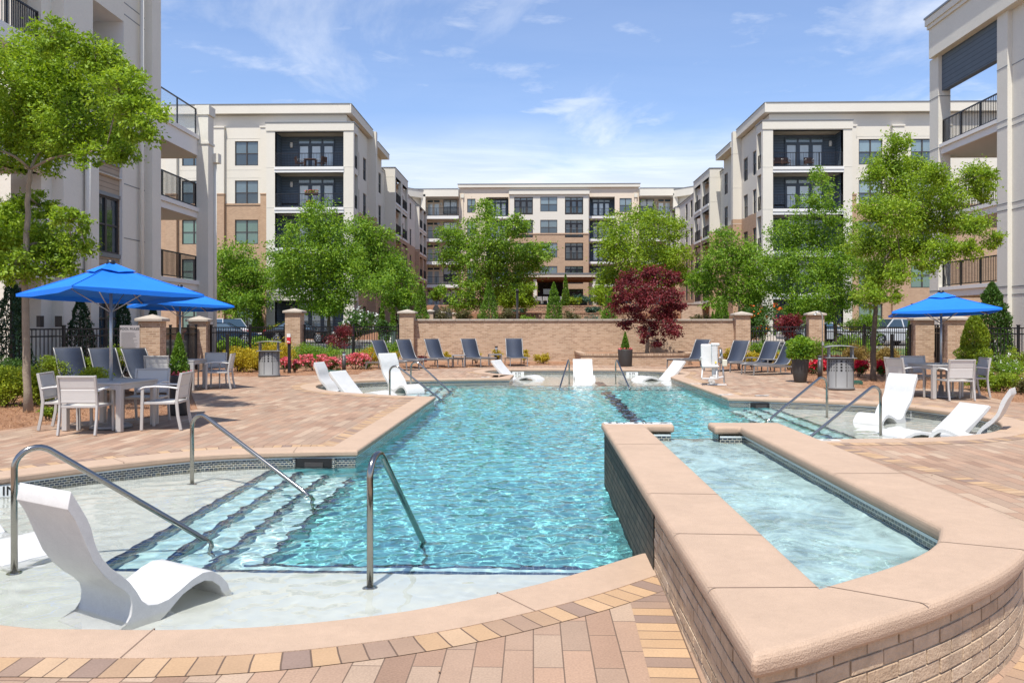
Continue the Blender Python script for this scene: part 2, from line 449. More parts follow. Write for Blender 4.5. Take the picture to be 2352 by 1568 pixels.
M['siding_navy'] = laps('siding_navy', (0.095, 0.128, 0.165), 0.20)
M['siding_tan'] = laps('siding_tan', (0.36, 0.275, 0.19), 0.17)
M['siding_white'] = laps('siding_white', (0.62, 0.60, 0.56), 0.17)
M['glass'] = glassmat('glass', (0.030, 0.055, 0.075))
M['glass_blind'] = glassmat('glass_blind', (0.13, 0.18, 0.20))
M['glass_green'] = glassmat('glass_green', (0.10, 0.17, 0.13))
M['glass_clear'] = glassmat('glass_clear', (0.45, 0.52, 0.55))
M['asphalt'] = plain('asphalt', (0.075, 0.072, 0.07), 0.9, var=0.15, scale=3, bump=0.3)
M['concrete'] = plain('concrete', (0.42, 0.39, 0.35), 0.9, var=0.12, scale=2)
M['soil'] = plain('soil', (0.22, 0.105, 0.055), 0.95, var=0.3, scale=4, bump=0.6, bscale=25)
M['grass'] = plain('grass', (0.10, 0.15, 0.045), 0.95, var=0.4, scale=4, bump=0.6, bscale=60)
M['mulch'] = plain('mulch', (0.30, 0.155, 0.085), 0.95, var=0.45, scale=25, bump=1.0, bscale=90)
M['sling_navy'] = plain('sling_navy', (0.030, 0.040, 0.066), 0.75, var=0.12, scale=8, bump=0.25, bscale=300)
M['alu_grey'] = plain('alu_grey', (0.27, 0.26, 0.255), 0.42, 0.35, var=0.06)
M['alu_light'] = plain('alu_light', (0.47, 0.44, 0.41), 0.45, 0.2, var=0.06)
M['sling_white'] = plain('sling_white', (0.60, 0.57, 0.53), 0.7, var=0.05, bump=0.2, bscale=400)
M['canvas_blue'] = plain('canvas_blue', (0.003, 0.165, 0.68), 0.75, var=0.10, scale=3, bump=0.15, bscale=300)
M['pole_grey'] = plain('pole_grey', (0.42, 0.43, 0.44), 0.3, 0.6)
M['pot_dark'] = plain('pot_dark', (0.045, 0.040, 0.038), 0.55, var=0.2)
M['bin_grey'] = plain('bin_grey', (0.20, 0.195, 0.19), 0.5, 0.0, var=0.08)
M['dark_hole'] = plain('dark_hole', (0.010, 0.010, 0.010), 0.8)
M['bark_grey'] = plain('bark_grey', (0.27, 0.215, 0.155), 0.9, var=0.35, scale=9, bump=0.8, bscale=30)
M['bark_dark'] = plain('bark_dark', (0.10, 0.075, 0.055), 0.9, var=0.35, scale=9, bump=0.8, bscale=30)
M['black_ink'] = plain('black_ink', (0.012, 0.012, 0.012), 0.5)
M['white_tile'] = plain('white_tile', (0.72, 0.72, 0.69), 0.25, var=0.03)
M['leaf_spring'] = leafmat('leaf_spring', [(0.06,0.135,0.010),(0.245,0.375,0.022),(0.42,0.53,0.05)], 0.42)
M['leaf_green'] = leafmat('leaf_green', [(0.035,0.10,0.012),(0.175,0.315,0.022),(0.38,0.52,0.05)], 0.4)
M['leaf_deep'] = leafmat('leaf_deep', [(0.022,0.062,0.010),(0.060,0.135,0.018),(0.11,0.21,0.03)], 0.25)
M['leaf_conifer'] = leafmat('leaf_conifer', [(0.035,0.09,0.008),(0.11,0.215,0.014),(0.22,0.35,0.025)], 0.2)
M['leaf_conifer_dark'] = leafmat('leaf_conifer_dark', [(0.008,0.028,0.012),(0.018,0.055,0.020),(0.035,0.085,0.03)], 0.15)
M['leaf_lime'] = leafmat('leaf_lime', [(0.08,0.14,0.010),(0.22,0.31,0.020),(0.38,0.45,0.035)], 0.3)
M['leaf_yellow'] = leafmat('leaf_yellow', [(0.25,0.20,0.012),(0.45,0.35,0.018),(0.60,0.46,0.03)], 0.3)
M['leaf_red'] = leafmat('leaf_red', [(0.035,0.007,0.010),(0.16,0.018,0.024),(0.38,0.075,0.085)], 0.3)
M['leaf_tan'] = leafmat('leaf_tan', [(0.16,0.105,0.030),(0.28,0.19,0.05),(0.36,0.26,0.07)], 0.25)
M['leaf_olive'] = leafmat('leaf_olive', [(0.055,0.060,0.018),(0.11,0.105,0.03),(0.17,0.12,0.05)], 0.25)
M['leaf_blue'] = leafmat('leaf_blue', [(0.03,0.07,0.05),(0.06,0.12,0.08),(0.10,0.17,0.11)], 0.2)
M['petal_pink'] = leafmat('petal_pink', [(0.60,0.07,0.12),(0.72,0.16,0.20),(0.78,0.34,0.34)], 0.3)
M['petal_red'] = leafmat('petal_red', [(0.45,0.008,0.03),(0.62,0.015,0.05),(0.70,0.05,0.09)], 0.3)
M['petal_orange'] = leafmat('petal_orange', [(0.62,0.10,0.02),(0.70,0.17,0.03),(0.70,0.26,0.04)], 0.3)

def islandmat(name, cols, rough=0.85, bump=0.5, bscale=70):
    m, N, L, b = newmat(name)
    g = N.new('ShaderNodeNewGeometry'); r = N.new('ShaderNodeValToRGB'); e = r.color_ramp.elements
    while len(e) < len(cols): e.new(0.5)
    for i, c in enumerate(cols): e[i].position = i/max(1, len(cols)-1); e[i].color = tuple(c)+(1,)
    L.new(g.outputs['Random Per Island'], r.inputs[0])
    tc = N.new('ShaderNodeTexCoord'); n = N.new('ShaderNodeTexNoise'); n.inputs['Scale'].default_value = 9; n.inputs['Detail'].default_value = 8; n.inputs['Roughness'].default_value = 0.7
    L.new(tc.outputs['Object'], n.inputs['Vector'])
    mr = N.new('ShaderNodeMapRange'); L.new(n.outputs['Fac'], mr.inputs[0]); mr.inputs[1].default_value = 0.3; mr.inputs[2].default_value = 0.7; mr.inputs[3].default_value = 0.78; mr.inputs[4].default_value = 1.22
    mu = N.new('ShaderNodeMix'); mu.data_type = 'RGBA'; mu.blend_type = 'MULTIPLY'; mu.inputs[0].default_value = 1
    L.new(r.outputs[0], mu.inputs[6]); L.new(mr.outputs[0], mu.inputs[7]); L.new(mu.outputs[2], b.inputs['Base Color'])
    v = N.new('ShaderNodeTexNoise'); v.inputs['Scale'].default_value = bscale; v.inputs['Detail'].default_value = 5; L.new(tc.outputs['Object'], v.inputs['Vector'])
    bp = N.new('ShaderNodeBump'); bp.inputs['Strength'].default_value = bump; bp.inputs['Distance'].default_value = 0.01
    L.new(v.outputs['Fac'], bp.inputs['Height']); L.new(bp.outputs[0], b.inputs['Normal']); b.inputs['Roughness'].default_value = rough
    return m
M['brick_piece'] = islandmat('brick_piece', [(0.40,0.28,0.18),(0.49,0.36,0.24),(0.45,0.33,0.225),(0.53,0.405,0.285)], bump=0.7)
M['mortar'] = plain('mortar', (0.40, 0.315, 0.225), 0.9, var=0.2, scale=8, bump=0.5)

M['tile_dark'] = bricks('tile_dark', [(0.085,0.078,0.062),(0.14,0.115,0.085),(0.11,0.095,0.075)], (0.05,0.046,0.04), 0.206, 0.0655, 0.008, grime=0.35, nscale=2.5, rough=0.75, bump=0.6, spec=0.15)
# ------------------------------------------------------------------ pool, spa, deck, ground
rng = np.random.RandomState(11)
WZ = -0.20                                # water level of the pool
def curve(pts, step=0.16):
    pts = [Vector((p[0], p[1])) for p in pts]
    out = [pts[0]]
    for i in range(len(pts)-1):
        p0 = pts[max(i-1, 0)]; p1 = pts[i]; p2 = pts[i+1]; p3 = pts[min(i+2, len(pts)-1)]
        n = max(1, int((p2-p1).length/step))
        for k in range(1, n+1):
            t = k/n
            out.append(0.5*((2*p1)+(p2-p0)*t+(2*p0-5*p1+4*p2-p3)*t*t+(3*p1-p0-3*p2+p3)*t**3))
    return out
def g2(x, y, z=0): v = G(x, y, z); return (v.x, v.y)
runA = curve([g2(1472,1268), g2(1286,1324), g2(1141,1359), g2(999,1388), g2(856,1410), g2(643,1432), g2(427,1441), g2(213,1440), g2(0,1430),
              (-4.25,4.98), (-5.35,5.80), (-6.05,6.85), (-6.25,7.95), g2(0,1096), g2(213,1069), g2(462,1044), g2(643,1037), g2(821,1034)])
runB = curve([g2(1000.8,910), g2(928,908), g2(850,904), g2(776,898.6), g2(735,892), g2(727,884.6), g2(752,879), g2(811,874), g2(893,870.5), g2(1010,870), g2(1172,868)])
runC = curve([g2(1180,860.5), g2(1135,857), g2(1113,852.5), g2(1142,848), g2(1221,847), g2(1385,847), g2(1500,849), g2(1549,853), g2(1556,857), g2(1540,864.7)])
runD = curve([g2(1671.6,912.6), g2(1772,915), g2(1892,919), g2(2021,926), g2(2150,940), g2(2266,958), g2(2301,975.7), g2(2279,990.5), g2(2202,1000), g2(2099,1004.5), g2(1977,1006.6), g2(1857,1007)])
PATH = runA + runB + runC + runD + curve([(3.6, 11.80), (3.25, 11.55), (3.02, 11.0), (2.96, 10.3), (2.94, 9.55)])
def clean(path, d=0.02):
    out = [path[0]]
    for p in path[1:]:
        if (p-out[-1]).length > d: out.append(p)
    return out
PATH = clean([Vector((0.86, PATH[0].y + 0.03))] + PATH)
def offset(path, d):                      # d > 0 lies outside the pool
    out = []
    n = len(path)
    for i, p in enumerate(path):
        a = (path[i]-path[i-1]).normalized() if i > 0 else None
        b = (path[i+1]-path[i]).normalized() if i < n-1 else None
        if a is None: a = b
        if b is None: b = a
        na, nb = Vector((-a.y, a.x)), Vector((-b.y, b.x))
        m = na+nb
        if m.length < 1e-6: m = na
        m.normalize()
        out.append(p + m*(d/max(0.3, m.dot(na))))
    if d > 0.1:                           # inside of sharp corners: gather the points that would cross over
        corners = [i for i in range(1, n-1) if (path[i]-path[i-1]).normalized().dot((path[i+1]-path[i]).normalized()) < 0.6]
        P0 = np.array([tuple(p) for p in path])
        S0, S1 = P0[:-1], P0[1:]; D = S1-S0; LL = np.maximum((D*D).sum(1), 1e-12)
        for i, q in enumerate(out):
            if i in corners or not corners: continue
            w = np.array(tuple(q)); t = np.clip(((w-S0)*D).sum(1)/LL, 0, 1)
            if np.sqrt((((S0+D*t[:, None])-w)**2).sum(1)).min() < d-0.012:
                c = min(corners, key=lambda k: abs(k-i)); 
                if abs(c-i) < 25: out[i] = out[c]
    return out
def sweep(mb, path, prof, m=0, u0=0.0, v0=0.0):
    offs = {}
    for d, z in prof:
        if d not in offs: offs[d] = offset(path, d)
    L = [0.0]
    for a, b in zip(path, path[1:]): L.append(L[-1]+(b-a).length)
    v = v0
    for (d0, z0), (d1, z1) in zip(prof, prof[1:]):
        v1 = v+math.hypot(d1-d0, z1-z0)
        A, B = offs[d0], offs[d1]
        for i in range(len(path)-1):
            mb.face([(A[i].x, A[i].y, z0), (A[i+1].x, A[i+1].y, z0), (B[i+1].x, B[i+1].y, z1), (B[i].x, B[i].y, z1)], m,
                    [(u0+L[i], v), (u0+L[i+1], v), (u0+L[i+1], v1), (u0+L[i], v1)])
        v = v1
def inside(px, py, poly):
    r = np.zeros(px.shape, bool); n = len(poly)
    for i in range(n):
        x0, y0 = poly[i][0], poly[i][1]; x1, y1 = poly[(i+1) % n][0], poly[(i+1) % n][1]
        if y0 == y1: continue
        c = ((y0 > py) != (y1 > py)) & (px < (x1-x0)*(py-y0)/(y1-y0)+x0)
        r ^= c
    return r

# coping of cast stone round the water, one thing; its joints are a part
mb = MB()
sweep(mb, PATH, [(0.05, -0.085), (0.012, -0.080), (0.0, -0.060), (0.0, -0.022), (0.010, -0.006), (0.028, 0.0), (0.40, 0.0), (0.40, -0.03)])
cop = mb.build('pool_coping', M['coping'], recalc=False)
cop.data.polygons.foreach_set('use_smooth', [False]*len(cop.data.polygons))
tag(cop, 'tan cast stone coping running round the edge of the blue pool', 'pool coping')
A, B, acc = offset(PATH, 0.004), offset(PATH, 0.40), 0.6
for i in range(1, len(PATH)-1):
    acc += (PATH[i]-PATH[i-1]).length
    if acc > 1.95:
        acc = 0
        a, b = A[i], B[i]; t = (PATH[i+1]-PATH[i-1]).normalized()*0.004
        mb = MB()
        mb.face([(a.x-t.x, a.y-t.y, 0.0015), (a.x+t.x, a.y+t.y, 0.0015), (b.x+t.x, b.y+t.y, 0.0015), (b.x-t.x, b.y-t.y, 0.0015)])
        mb.face([(a.x-t.x, a.y-t.y, 0.0015), (a.x+t.x, a.y+t.y, 0.0015), (a.x+t.x, a.y+t.y, -0.07), (a.x-t.x, a.y-t.y, -0.07)])
        mb.build('mortar_joint', M['joint'], cop, recalc=False)
# basin
mb = MB()
sweep(mb, PATH, [(0.03, -0.098), (0.03, -0.36)], 0)
sweep(mb, PATH, [(0.028, -0.085), (0.026, -0.100)], 2)
sweep(mb, PATH, [(0.032, -0.36), (0.032, -1.5)], 1)
o = mb.build('pool_wall', [M['tile'], M['plaster_deep'], M['tile_trim']], recalc=False); tag(o, kind='structure')
o.cycles.is_caustics_receiver = True
def floorbox(name, boxes, mat):
    mb = MB()
    for a, b in boxes: mb.box(a, b)
    o = mb.build(name, mat); tag(o, kind='structure'); o.cycles.is_caustics_receiver = True
    return o
SH = -0.33
floorbox('pool_floor', [((-11, 2, -1.6), (11, 33, -1.28))], M['plaster_deep'])
XL, XR, YN, YF = -3.32, 5.22, 6.28, 24.55
floorbox('tanning_shelf', [((-9, 2.2, -1.4), (XL, 11.6, SH)), ((XL, 2.2, -1.4), (0.86, YN, SH)),
                           ((XR, 10.9, -1.4), (9.5, 19.2, SH)), ((-8, 18.0, -1.4), (XL, 25.6, SH)), ((-3.5, YF, -1.4), (6.8, 31.2, SH))], M['plaster_shelf'])
st, nos = [], []
TW = 0.058
def nosing(x0, y0, x1, y1, z):            # tile band along a tread edge: top strip and face strip
    nos.append(((x0, y0, z-0.105), (x1, y1, z+0.003)))
for k, z in enumerate((-0.54, -0.76, -0.98)):
    xa, xb = XL+0.33*k, XL+0.33*(k+1)
    st.append(((xa, YN, -1.4), (xb, 11.6, z))); nosing(xb-TW, YN+0.02, xb+0.003, 11.6, z)
    st.append(((xa, 18.0, -1.4), (xb, 25.6, z))); nosing(xb-TW, 18.0, xb+0.003, 25.6, z)
    xa, xb = XR-0.29*(k+1), XR-0.29*k
    st.append(((xa, 10.5, -1.4), (xb, 19.2, z))); nosing(xa-0.003, 10.5, xa+TW, 19.2, z)
    if k < 2:
        ya, yb = YF-0.35*(k+1), YF-0.35*k
        st.append(((XL+3.2, ya, -1.4), (4.6, yb, z))); nosing(XL+3.2, ya-0.003, 4.6, ya+TW, z)
    if k == 0:
        st.append(((-2.33, YN, -1.4), (0.86, YN+0.36, z))); nosing(-2.33, YN+0.36-TW, 0.86, YN+0.363, z)
floorbox('pool_steps', st, M['plaster_step'])
nosing(XL-TW, YN-TW, XL+0.003, 11.6, SH); nosing(XL, YN-TW, 0.86, YN+0.003, SH)
nosing(XR-0.003, 10.9, XR+TW, 19.2, SH); nosing(XL-TW, 18.0, XL+0.003, 25.6, SH); nosing(-3.5, YF-0.003, 6.8, YF+TW, SH)
floorbox('step_tile_edging', nos, M['tile_edge'])
floorbox('lane_line', [((1.92, 7.2, -1.285), (2.20, YF-0.75, -1.276)), ((1.92, YF+0.06, SH-0.005), (2.20, YF+1.7, SH+0.004))], M['tile_edge'])

# ---- the raised spa
SPT = 0.50
arc_out = curve([(1.22,3.165), (1.52,3.36), (1.83,3.59), (2.21,3.925), (2.53,4.29), (2.76,4.66), (2.85,5.05)], 0.12)
arc_in = curve([(1.262,3.665), (1.65,3.95), (1.90,4.17), (2.12,4.42), (2.30,4.75)], 0.12)
capO = [Vector(p) for p in [(0.79,9.67), (0.757,2.90)]] + [Vector(p) for p in [(0.80,2.90), (1.0,3.02)]] + arc_out + [Vector((2.85,9.67))]
cap = [(2.85,9.67), (2.02,9.67), (2.02,9.27), (2.30,9.27)] + [tuple(p) for p in arc_in[::-1]] + [(1.262,9.40), (1.60,9.40), (1.60,9.67), (0.79,9.67), (0.757,2.88)] + [(0.99,3.005)] + [tuple(p) for p in arc_out]
spa = thing('raised_spa', 'raised brick spa with broad tan stone cap and churning water', 'spa', (1.8, 6.0, 0))
def rel(o): o.location = -Vector(spa.location); return o
mb = MB(); mb.prism(cap, 0.405, SPT)
o = rel(mb.build('stone_cap', M['coping'], spa, bevel=0.036, seg=4))
inset = 0.05
wo = [(0.835,9.62), (0.805,2.99)] + [(0.99,3.065)] + [tuple(p) for p in offset(arc_out, inset)] + [(2.80,9.62)]
def wallstrip(mb, pts, z0, z1, m=0):
    u = 0.0
    for a, b in zip(pts, pts[1:]):
        l = math.dist(a, b)
        mb.face([(a[0], a[1], z0), (b[0], b[1], z0), (b[0], b[1], z1), (a[0], a[1], z1)], m, [(u, z0), (u+l, z0), (u+l, z1), (u, z1)])
        u += l
mb = MB()
wallstrip(mb, wo, -0.03, 0.41)
back = rel(mb.build('brick_wall', M['mortar'], spa, recalc=False))
mb = MB(); rb = random.Random(5)
WP = [Vector(p) for p in wo]; LP = [0.0]
for p, q in zip(WP, WP[1:]): LP.append(LP[-1]+(q-p).length)
def along(u):
    u = min(max(u, 0), LP[-1]-1e-4); i = max(k for k in range(len(LP)) if LP[k] <= u); i = min(i, len(WP)-2)
    d = (WP[i+1]-WP[i]).normalized(); return WP[i]+d*(u-LP[i]), Vector((d.y, -d.x))
corner = LP[1]
u_tile = corner-(5.55-2.99)              # the pool side is faced with dark tile
tm = MB(); pa, pb = along(0.02)[0], along(u_tile)[0]
wallstrip(tm, [(pa.x-0.014, pa.y), (pb.x-0.014, pb.y)], -0.32, 0.40)
rel(tm.build('tile_facing', M['tile_dark'], spa, recalc=False))
for row in range(7):
    z0 = -0.035+row*0.0655; z1 = min(z0+0.0580, 0.404); u = -0.1 if row % 2 else 0.0
    stops = []
    while u < LP[-1]:
        stops.append((u, u+0.196)); u += 0.206
    for (u0, u1) in stops:
        spans = [(u0, u1)] if not (u0 < corner-0.01 < u1) else [(u0, corner-0.004), (corner+0.004, u1)]
        for (q0, q1) in spans:
            q0 = max(q0, u_tile); q1 = min(q1, LP[-1])
            if q1-q0 < 0.02: continue
            d = 0.006+rb.uniform(0, 0.005); dz = rb.uniform(-0.0015, 0.0015); um = (q0+q1)/2; us = [q0, um, q1] if q1-q0 > 0.12 else [q0, q1]
            eps = 1e-3
            P_ = []
            for uu in us:
                p, n = along(min(max(uu, (corner+eps) if q0 > corner-0.002 else 0), (corner-eps) if q1 < corner+0.002 else 9e9)); P_.append((p, n))
            c0 = mb.verts([(*(p+n*d), z0+dz) for p, n in P_]+[(*(p+n*d), z1+dz) for p, n in P_]+[(*(p-n*0.02), z0+dz) for p, n in P_]+[(*(p-n*0.02), z1+dz) for p, n in P_])
            k_ = len(P_)
            for i in range(k_-1):
                a_, b_ = c0+i, c0+i+1
                mb.poly((a_, b_, b_+k_, a_+k_)); mb.poly((a_+k_, b_+k_, b_+3*k_, a_+3*k_)); mb.poly((a_+2*k_, b_+2*k_, b_, a_))
            mb.poly((c0, c0+k_, c0+3*k_, c0+2*k_)); mb.poly((c0+k_-1, c0+2*k_-1, c0+4*k_-1, c0+3*k_-1))
mb.build('brick_facing', M['brick_piece'], back, bevel=0.003, seg=2)
mb = MB()
wallstrip(mb, [(0.836,9.62), (0.806,2.9)], -1.5, -0.02, 0); wallstrip(mb, [(2.8,9.0), (2.8,9.62)], -1.5, -0.02, 0)
wallstrip(mb, [(2.8,9.62), (2.07,9.62)], -1.5, 0.41); wallstrip(mb, [(1.55,9.62), (0.836,9.62)], -1.5, 0.41); wallstrip(mb, [(2.07,9.62), (1.55,9.62)], -1.5, 0.315)
mb.box((1.55,9.36,0.25), (2.07,9.62,0.315))
wallstrip(mb, [(1.55,9.36), (1.55,9.62)], 0.3, 0.41); wallstrip(mb, [(2.07,9.62), (2.07,9.31)], 0.3, 0.41)
wi = [(1.55,9.37), (1.22,9.37)] + [(1.22,3.64)] + [tuple(p) for p in offset(arc_in, -0.045)] + [(2.345,9.24), (2.07,9.24)]
wallstrip(mb, wi, -0.1, 0.40, 0)
o = rel(mb.build('waterline_tile', M['tile'], spa, recalc=False)); o.cycles.is_caustics_receiver = True
mb = MB()
wi2 = [Vector(p) for p in wi]
for zz in (0.395,):
    q = offset(wi2, 0.004)
    wallstrip(mb, [tuple(p) for p in q], 0.378, 0.397)
rel(mb.build('tile_trim_strip', M['tile_trim'], spa, recalc=False))
mb = MB(); mb.prism([(1.15,9.5), (1.15,3.5), (1.7,3.8), (2.4,4.5), (2.4,9.5)][::-1], -0.62, -0.55)
mb.box((1.18,3.4,-0.5), (1.5,9.3,-0.05)); wallstrip(mb, [(1.24,9.36), (1.235,3.62)], -0.6, -0.09); wallstrip(mb, [(1.235,3.62), (1.95,4.15), (2.34,4.75), (2.34,9.3)], -0.6, -0.09)
o = rel(mb.build('spa_floor', M['plaster_spa'], spa, recalc=False)); o.cycles.is_caustics_receiver = True
for (x0, y0, x1, y1) in ((0.762,5.62,1.262,5.60), (0.765,4.55,1.262,4.53), (0.757,3.62,1.262,3.64), (1.275,3.66,1.62,3.43), (2.13,4.42,2.52,4.26), (2.30,6.4,2.85,6.42), (0.78,7.9,1.262,7.9)):
    d = Vector((x1-x0, y1-y0)).normalized(); n = Vector((-d.y, d.x))*0.004
    mb = MB(); mb.face([(x0+n.x, y0+n.y, SPT+0.0015), (x1+n.x, y1+n.y, SPT+0.0015), (x1-n.x, y1-n.y, SPT+0.0015), (x0-n.x, y0-n.y, SPT+0.0015)])
    rel(mb.build('mortar_joint', M['joint'], spa, recalc=False))

# ---- water: real ripples in the mesh, so the sun is focused on the floor
def ripples(X, Y, n, lmin, lmax, amp, seed, power=1.25):
    r = np.random.RandomState(seed); Z = np.zeros_like(X)
    for i in range(n):
        lam = lmin*(lmax/lmin)**r.uniform(0, 1); a = r.uniform(0, 2*PI); k = 2*PI/lam
        Z += amp*lam**power*np.sin(k*(X*math.cos(a)+Y*math.sin(a))+r.uniform(0, 6.28)+0.6*np.sin(0.7*X+r.uniform(0, 6)+0.5*Y))
    return Z
wm, N, L, b = newmat('water')
b.inputs['Base Color'].default_value = (0.965, 1.0, 1.0, 1); b.inputs['Roughness'].default_value = 0.0
b.inputs['IOR'].default_value = 1.333; b.inputs['Transmission Weight'].default_value = 1.0
M['water'] = wm
sw, N, L, b2 = newmat('spa_water')
b2.inputs['Base Color'].default_value = (0.93, 1.0, 1.0, 1); b2.inputs['Roughness'].default_value = 0.0; b2.inputs['IOR'].default_value = 1.333; b2.inputs['Transmission Weight'].default_value = 1.0
df = N.new('ShaderNodeBsdfDiffuse'); df.inputs['Color'].default_value = (0.46, 0.62, 0.60, 1)   # air bubbles in the churned water
tcw = N.new('ShaderNodeTexCoord'); nw = N.new('ShaderNodeTexNoise'); nw.inputs['Scale'].default_value = 2.6; nw.inputs['Detail'].default_value = 9; nw.inputs['Roughness'].default_value = 0.7; nw.inputs['Distortion'].default_value = 1.2
L.new(tcw.outputs['Object'], nw.inputs['Vector'])
mw = N.new('ShaderNodeMapRange'); L.new(nw.outputs['Fac'], mw.inputs[0]); mw.inputs[1].default_value = 0.35; mw.inputs[2].default_value = 0.72; mw.inputs[3].default_value = 0.22; mw.inputs[4].default_value = 0.72
mxw = N.new('ShaderNodeMixShader'); L.new(mw.outputs[0], mxw.inputs[0]); L.new(b2.outputs[0], mxw.inputs[1]); L.new(df.outputs[0], mxw.inputs[2]); L.new(mxw.outputs[0], N['Material Output'].inputs['Surface'])
def water(name, poly, xs, ys, z, fn, parent=None, mat=None):
    X, Y = np.meshgrid(xs, ys); Z = z+fn(X, Y)
    nx, ny = len(xs), len(ys)
    idx = np.arange(nx*ny).reshape(ny, nx)
    q = np.stack([idx[:-1, :-1], idx[:-1, 1:], idx[1:, 1:], idx[1:, :-1]], -1).reshape(-1, 4)
    cx = X.ravel()[q].mean(1); cy = Y.ravel()[q].mean(1)
    q = q[inside(cx, cy, poly)]
    used, inv = np.unique(q.ravel(), return_inverse=True)
    V = np.stack([X.ravel(), Y.ravel(), Z.ravel()], -1)[used]
    me = bpy.data.meshes.new(name)
    me.vertices.add(len(V)); me.vertices.foreach_set('co', V.ravel())
    me.loops.add(len(inv)); me.loops.foreach_set('vertex_index', inv.astype(np.int32))
    me.polygons.add(len(q)); me.polygons.foreach_set('loop_start', np.arange(len(q), dtype=np.int32)*4)
    me.polygons.foreach_set('use_smooth', np.ones(len(q), bool))
    me.update(calc_edges=True); me.materials.append(mat or wm)
    o = link(bpy.data.objects.new(name, me), parent)
    o.cycles.is_caustics_caster = True
    return o
wpoly = [tuple(p) for p in offset(PATH, 0.07)] + [(2.75, 9.5), (0.88, 9.5), (0.86, 4.0)]
ys = np.concatenate([np.arange(3.6, 10.6, 0.021), np.arange(10.6, 18, 0.03), np.arange(18, 31.2, 0.05)])
xs = np.concatenate([np.arange(-7.2, -2.6, 0.03), np.arange(-2.6, 1.2, 0.021), np.arange(1.2, 9.2, 0.034)])
def pool_ripple(X, Y):
    calm = np.where((X < XL) | (Y < YN) | (X > XR) | (Y > YF), 0.45, 1.0)*np.where((Y < 10.9) & (X < XL+1.1) & (X > XL), 0.72, 1.0)
    return ripples(X, Y, 56, 0.075, 0.36, 0.0052, 3, 1.35)*calm
tag(water('water', wpoly, xs, ys, WZ, pool_ripple), kind='structure')
sp_poly = [(1.2,9.5), (1.2,3.60), (1.7,3.9), (1.98,4.17), (2.2,4.44), (2.37,4.75), (2.37,9.5)]
def spa_ripple(X, Y):
    z = ripples(X, Y, 60, 0.06, 0.40, 0.0030, 5, 1.15)
    for (cx, cy, s, a) in ((1.6,7.6,0.22,0.035), (1.95,6.2,0.25,0.03), (1.5,5.2,0.2,0.03), (2.0,8.4,0.2,0.03), (1.75,8.75,0.2,0.03)):
        z = z + 0.45*a*np.exp(-((X-cx)**2+(Y-cy)**2)/(2*s*s))*(1+0.8*np.sin(23*X+5*np.sin(9*Y))*np.sin(27*Y+4*np.sin(11*X)))
    return z
tag(water('spa_water', sp_poly, np.arange(1.16, 2.42, 0.014), np.arange(3.5, 9.6, 0.018), 0.318, spa_ripple, None, sw), kind='structure')

# ---- deck of long clay pavers, soldier borders
def flat(name, outer, holes, z, mat, kind='structure'):
    pts = [Vector((p[0], p[1])) for p in outer]; edges = [(i, (i+1) % len(outer)) for i in range(len(outer))]
    for h in holes:
        h = [p for i, p in enumerate(h) if math.dist(p, h[i-1]) > 1e-4]
        b0 = len(pts); pts += [Vector((p[0], p[1])) for p in h]; edges += [(b0+i, b0+(i+1) % len(h)) for i in range(len(h))]
    vs, es, fs, _, _, _ = delaunay_2d_cdt(pts, edges, [], 0, 1e-5)
    c = np.array([[sum(vs[i].x for i in f)/len(f), sum(vs[i].y for i in f)/len(f)] for f in fs])
    ok = inside(c[:, 0], c[:, 1], outer)
    for h in holes: ok &= ~inside(c[:, 0], c[:, 1], h)
    mb = MB(); mb.v = [(v.x, v.y, z) for v in vs]
    for f, k in zip(fs, ok):
        if k: mb.poly(f)
    o = mb.build(name, mat)
    if kind: tag(o, kind=kind)
    return o
hole = [tuple(p) for p in offset(PATH, 0.385)] + [(2.80, 9.3), (2.80, 5.0)] + [tuple(p) for p in offset(arc_out, inset)][::-1] + [(0.99,3.07), (0.81,2.995), (0.815,4.2)]
edge_left = [g2(*p) for p in ((0,987), (97,975), (205,965), (352,958), (454,938), (440,905), (434,867), (480,864), (588,863.5), (658,862), (822,859.5), (834,853), (888,846), (1018,846), (1221,838.5), (1329,837.5))]
edge_right = [g2(*p) for p in ((1587,841), (1664,847), (1817,854), (1840,868), (1856,881), (1887,890), (2021,891.5), (2215,892.5), (2264,909), (2310,920), (2352,924))]
deck_outer = [(-16,-8), (16,-8), (16, 15.2)] + edge_right[::-1] + edge_left[::-1] + [(-16, 11.5)]
flat('pool_deck', deck_outer, [hole], -0.008, M['deck'])
mb = MB()
sweep(mb, PATH, [(0.395, -0.004), (0.615, -0.004)], 0, v0=0.01)
def strip(pts, w):
    sweep(mb, [Vector(p) for p in pts], [(-w/2, -0.006), (w/2, -0.006)], 0, v0=0.01)
strip([(0.705, 5.30), (0.66, 3.8), (0.62, 0.2)], 0.235)
strip([(2.93, 9.2), (2.93, 5.0)], 0.22)
strip([g2(1905,1019), g2(2352,1133), (5.0, 7.0)], 0.22)
q = [tuple(p) for p in offset(arc_out, -0.10)]
strip([(0.95,2.95)] + q, 0.22)
tag(mb.build('paver_border', M['soldier'], recalc=False), kind='structure')

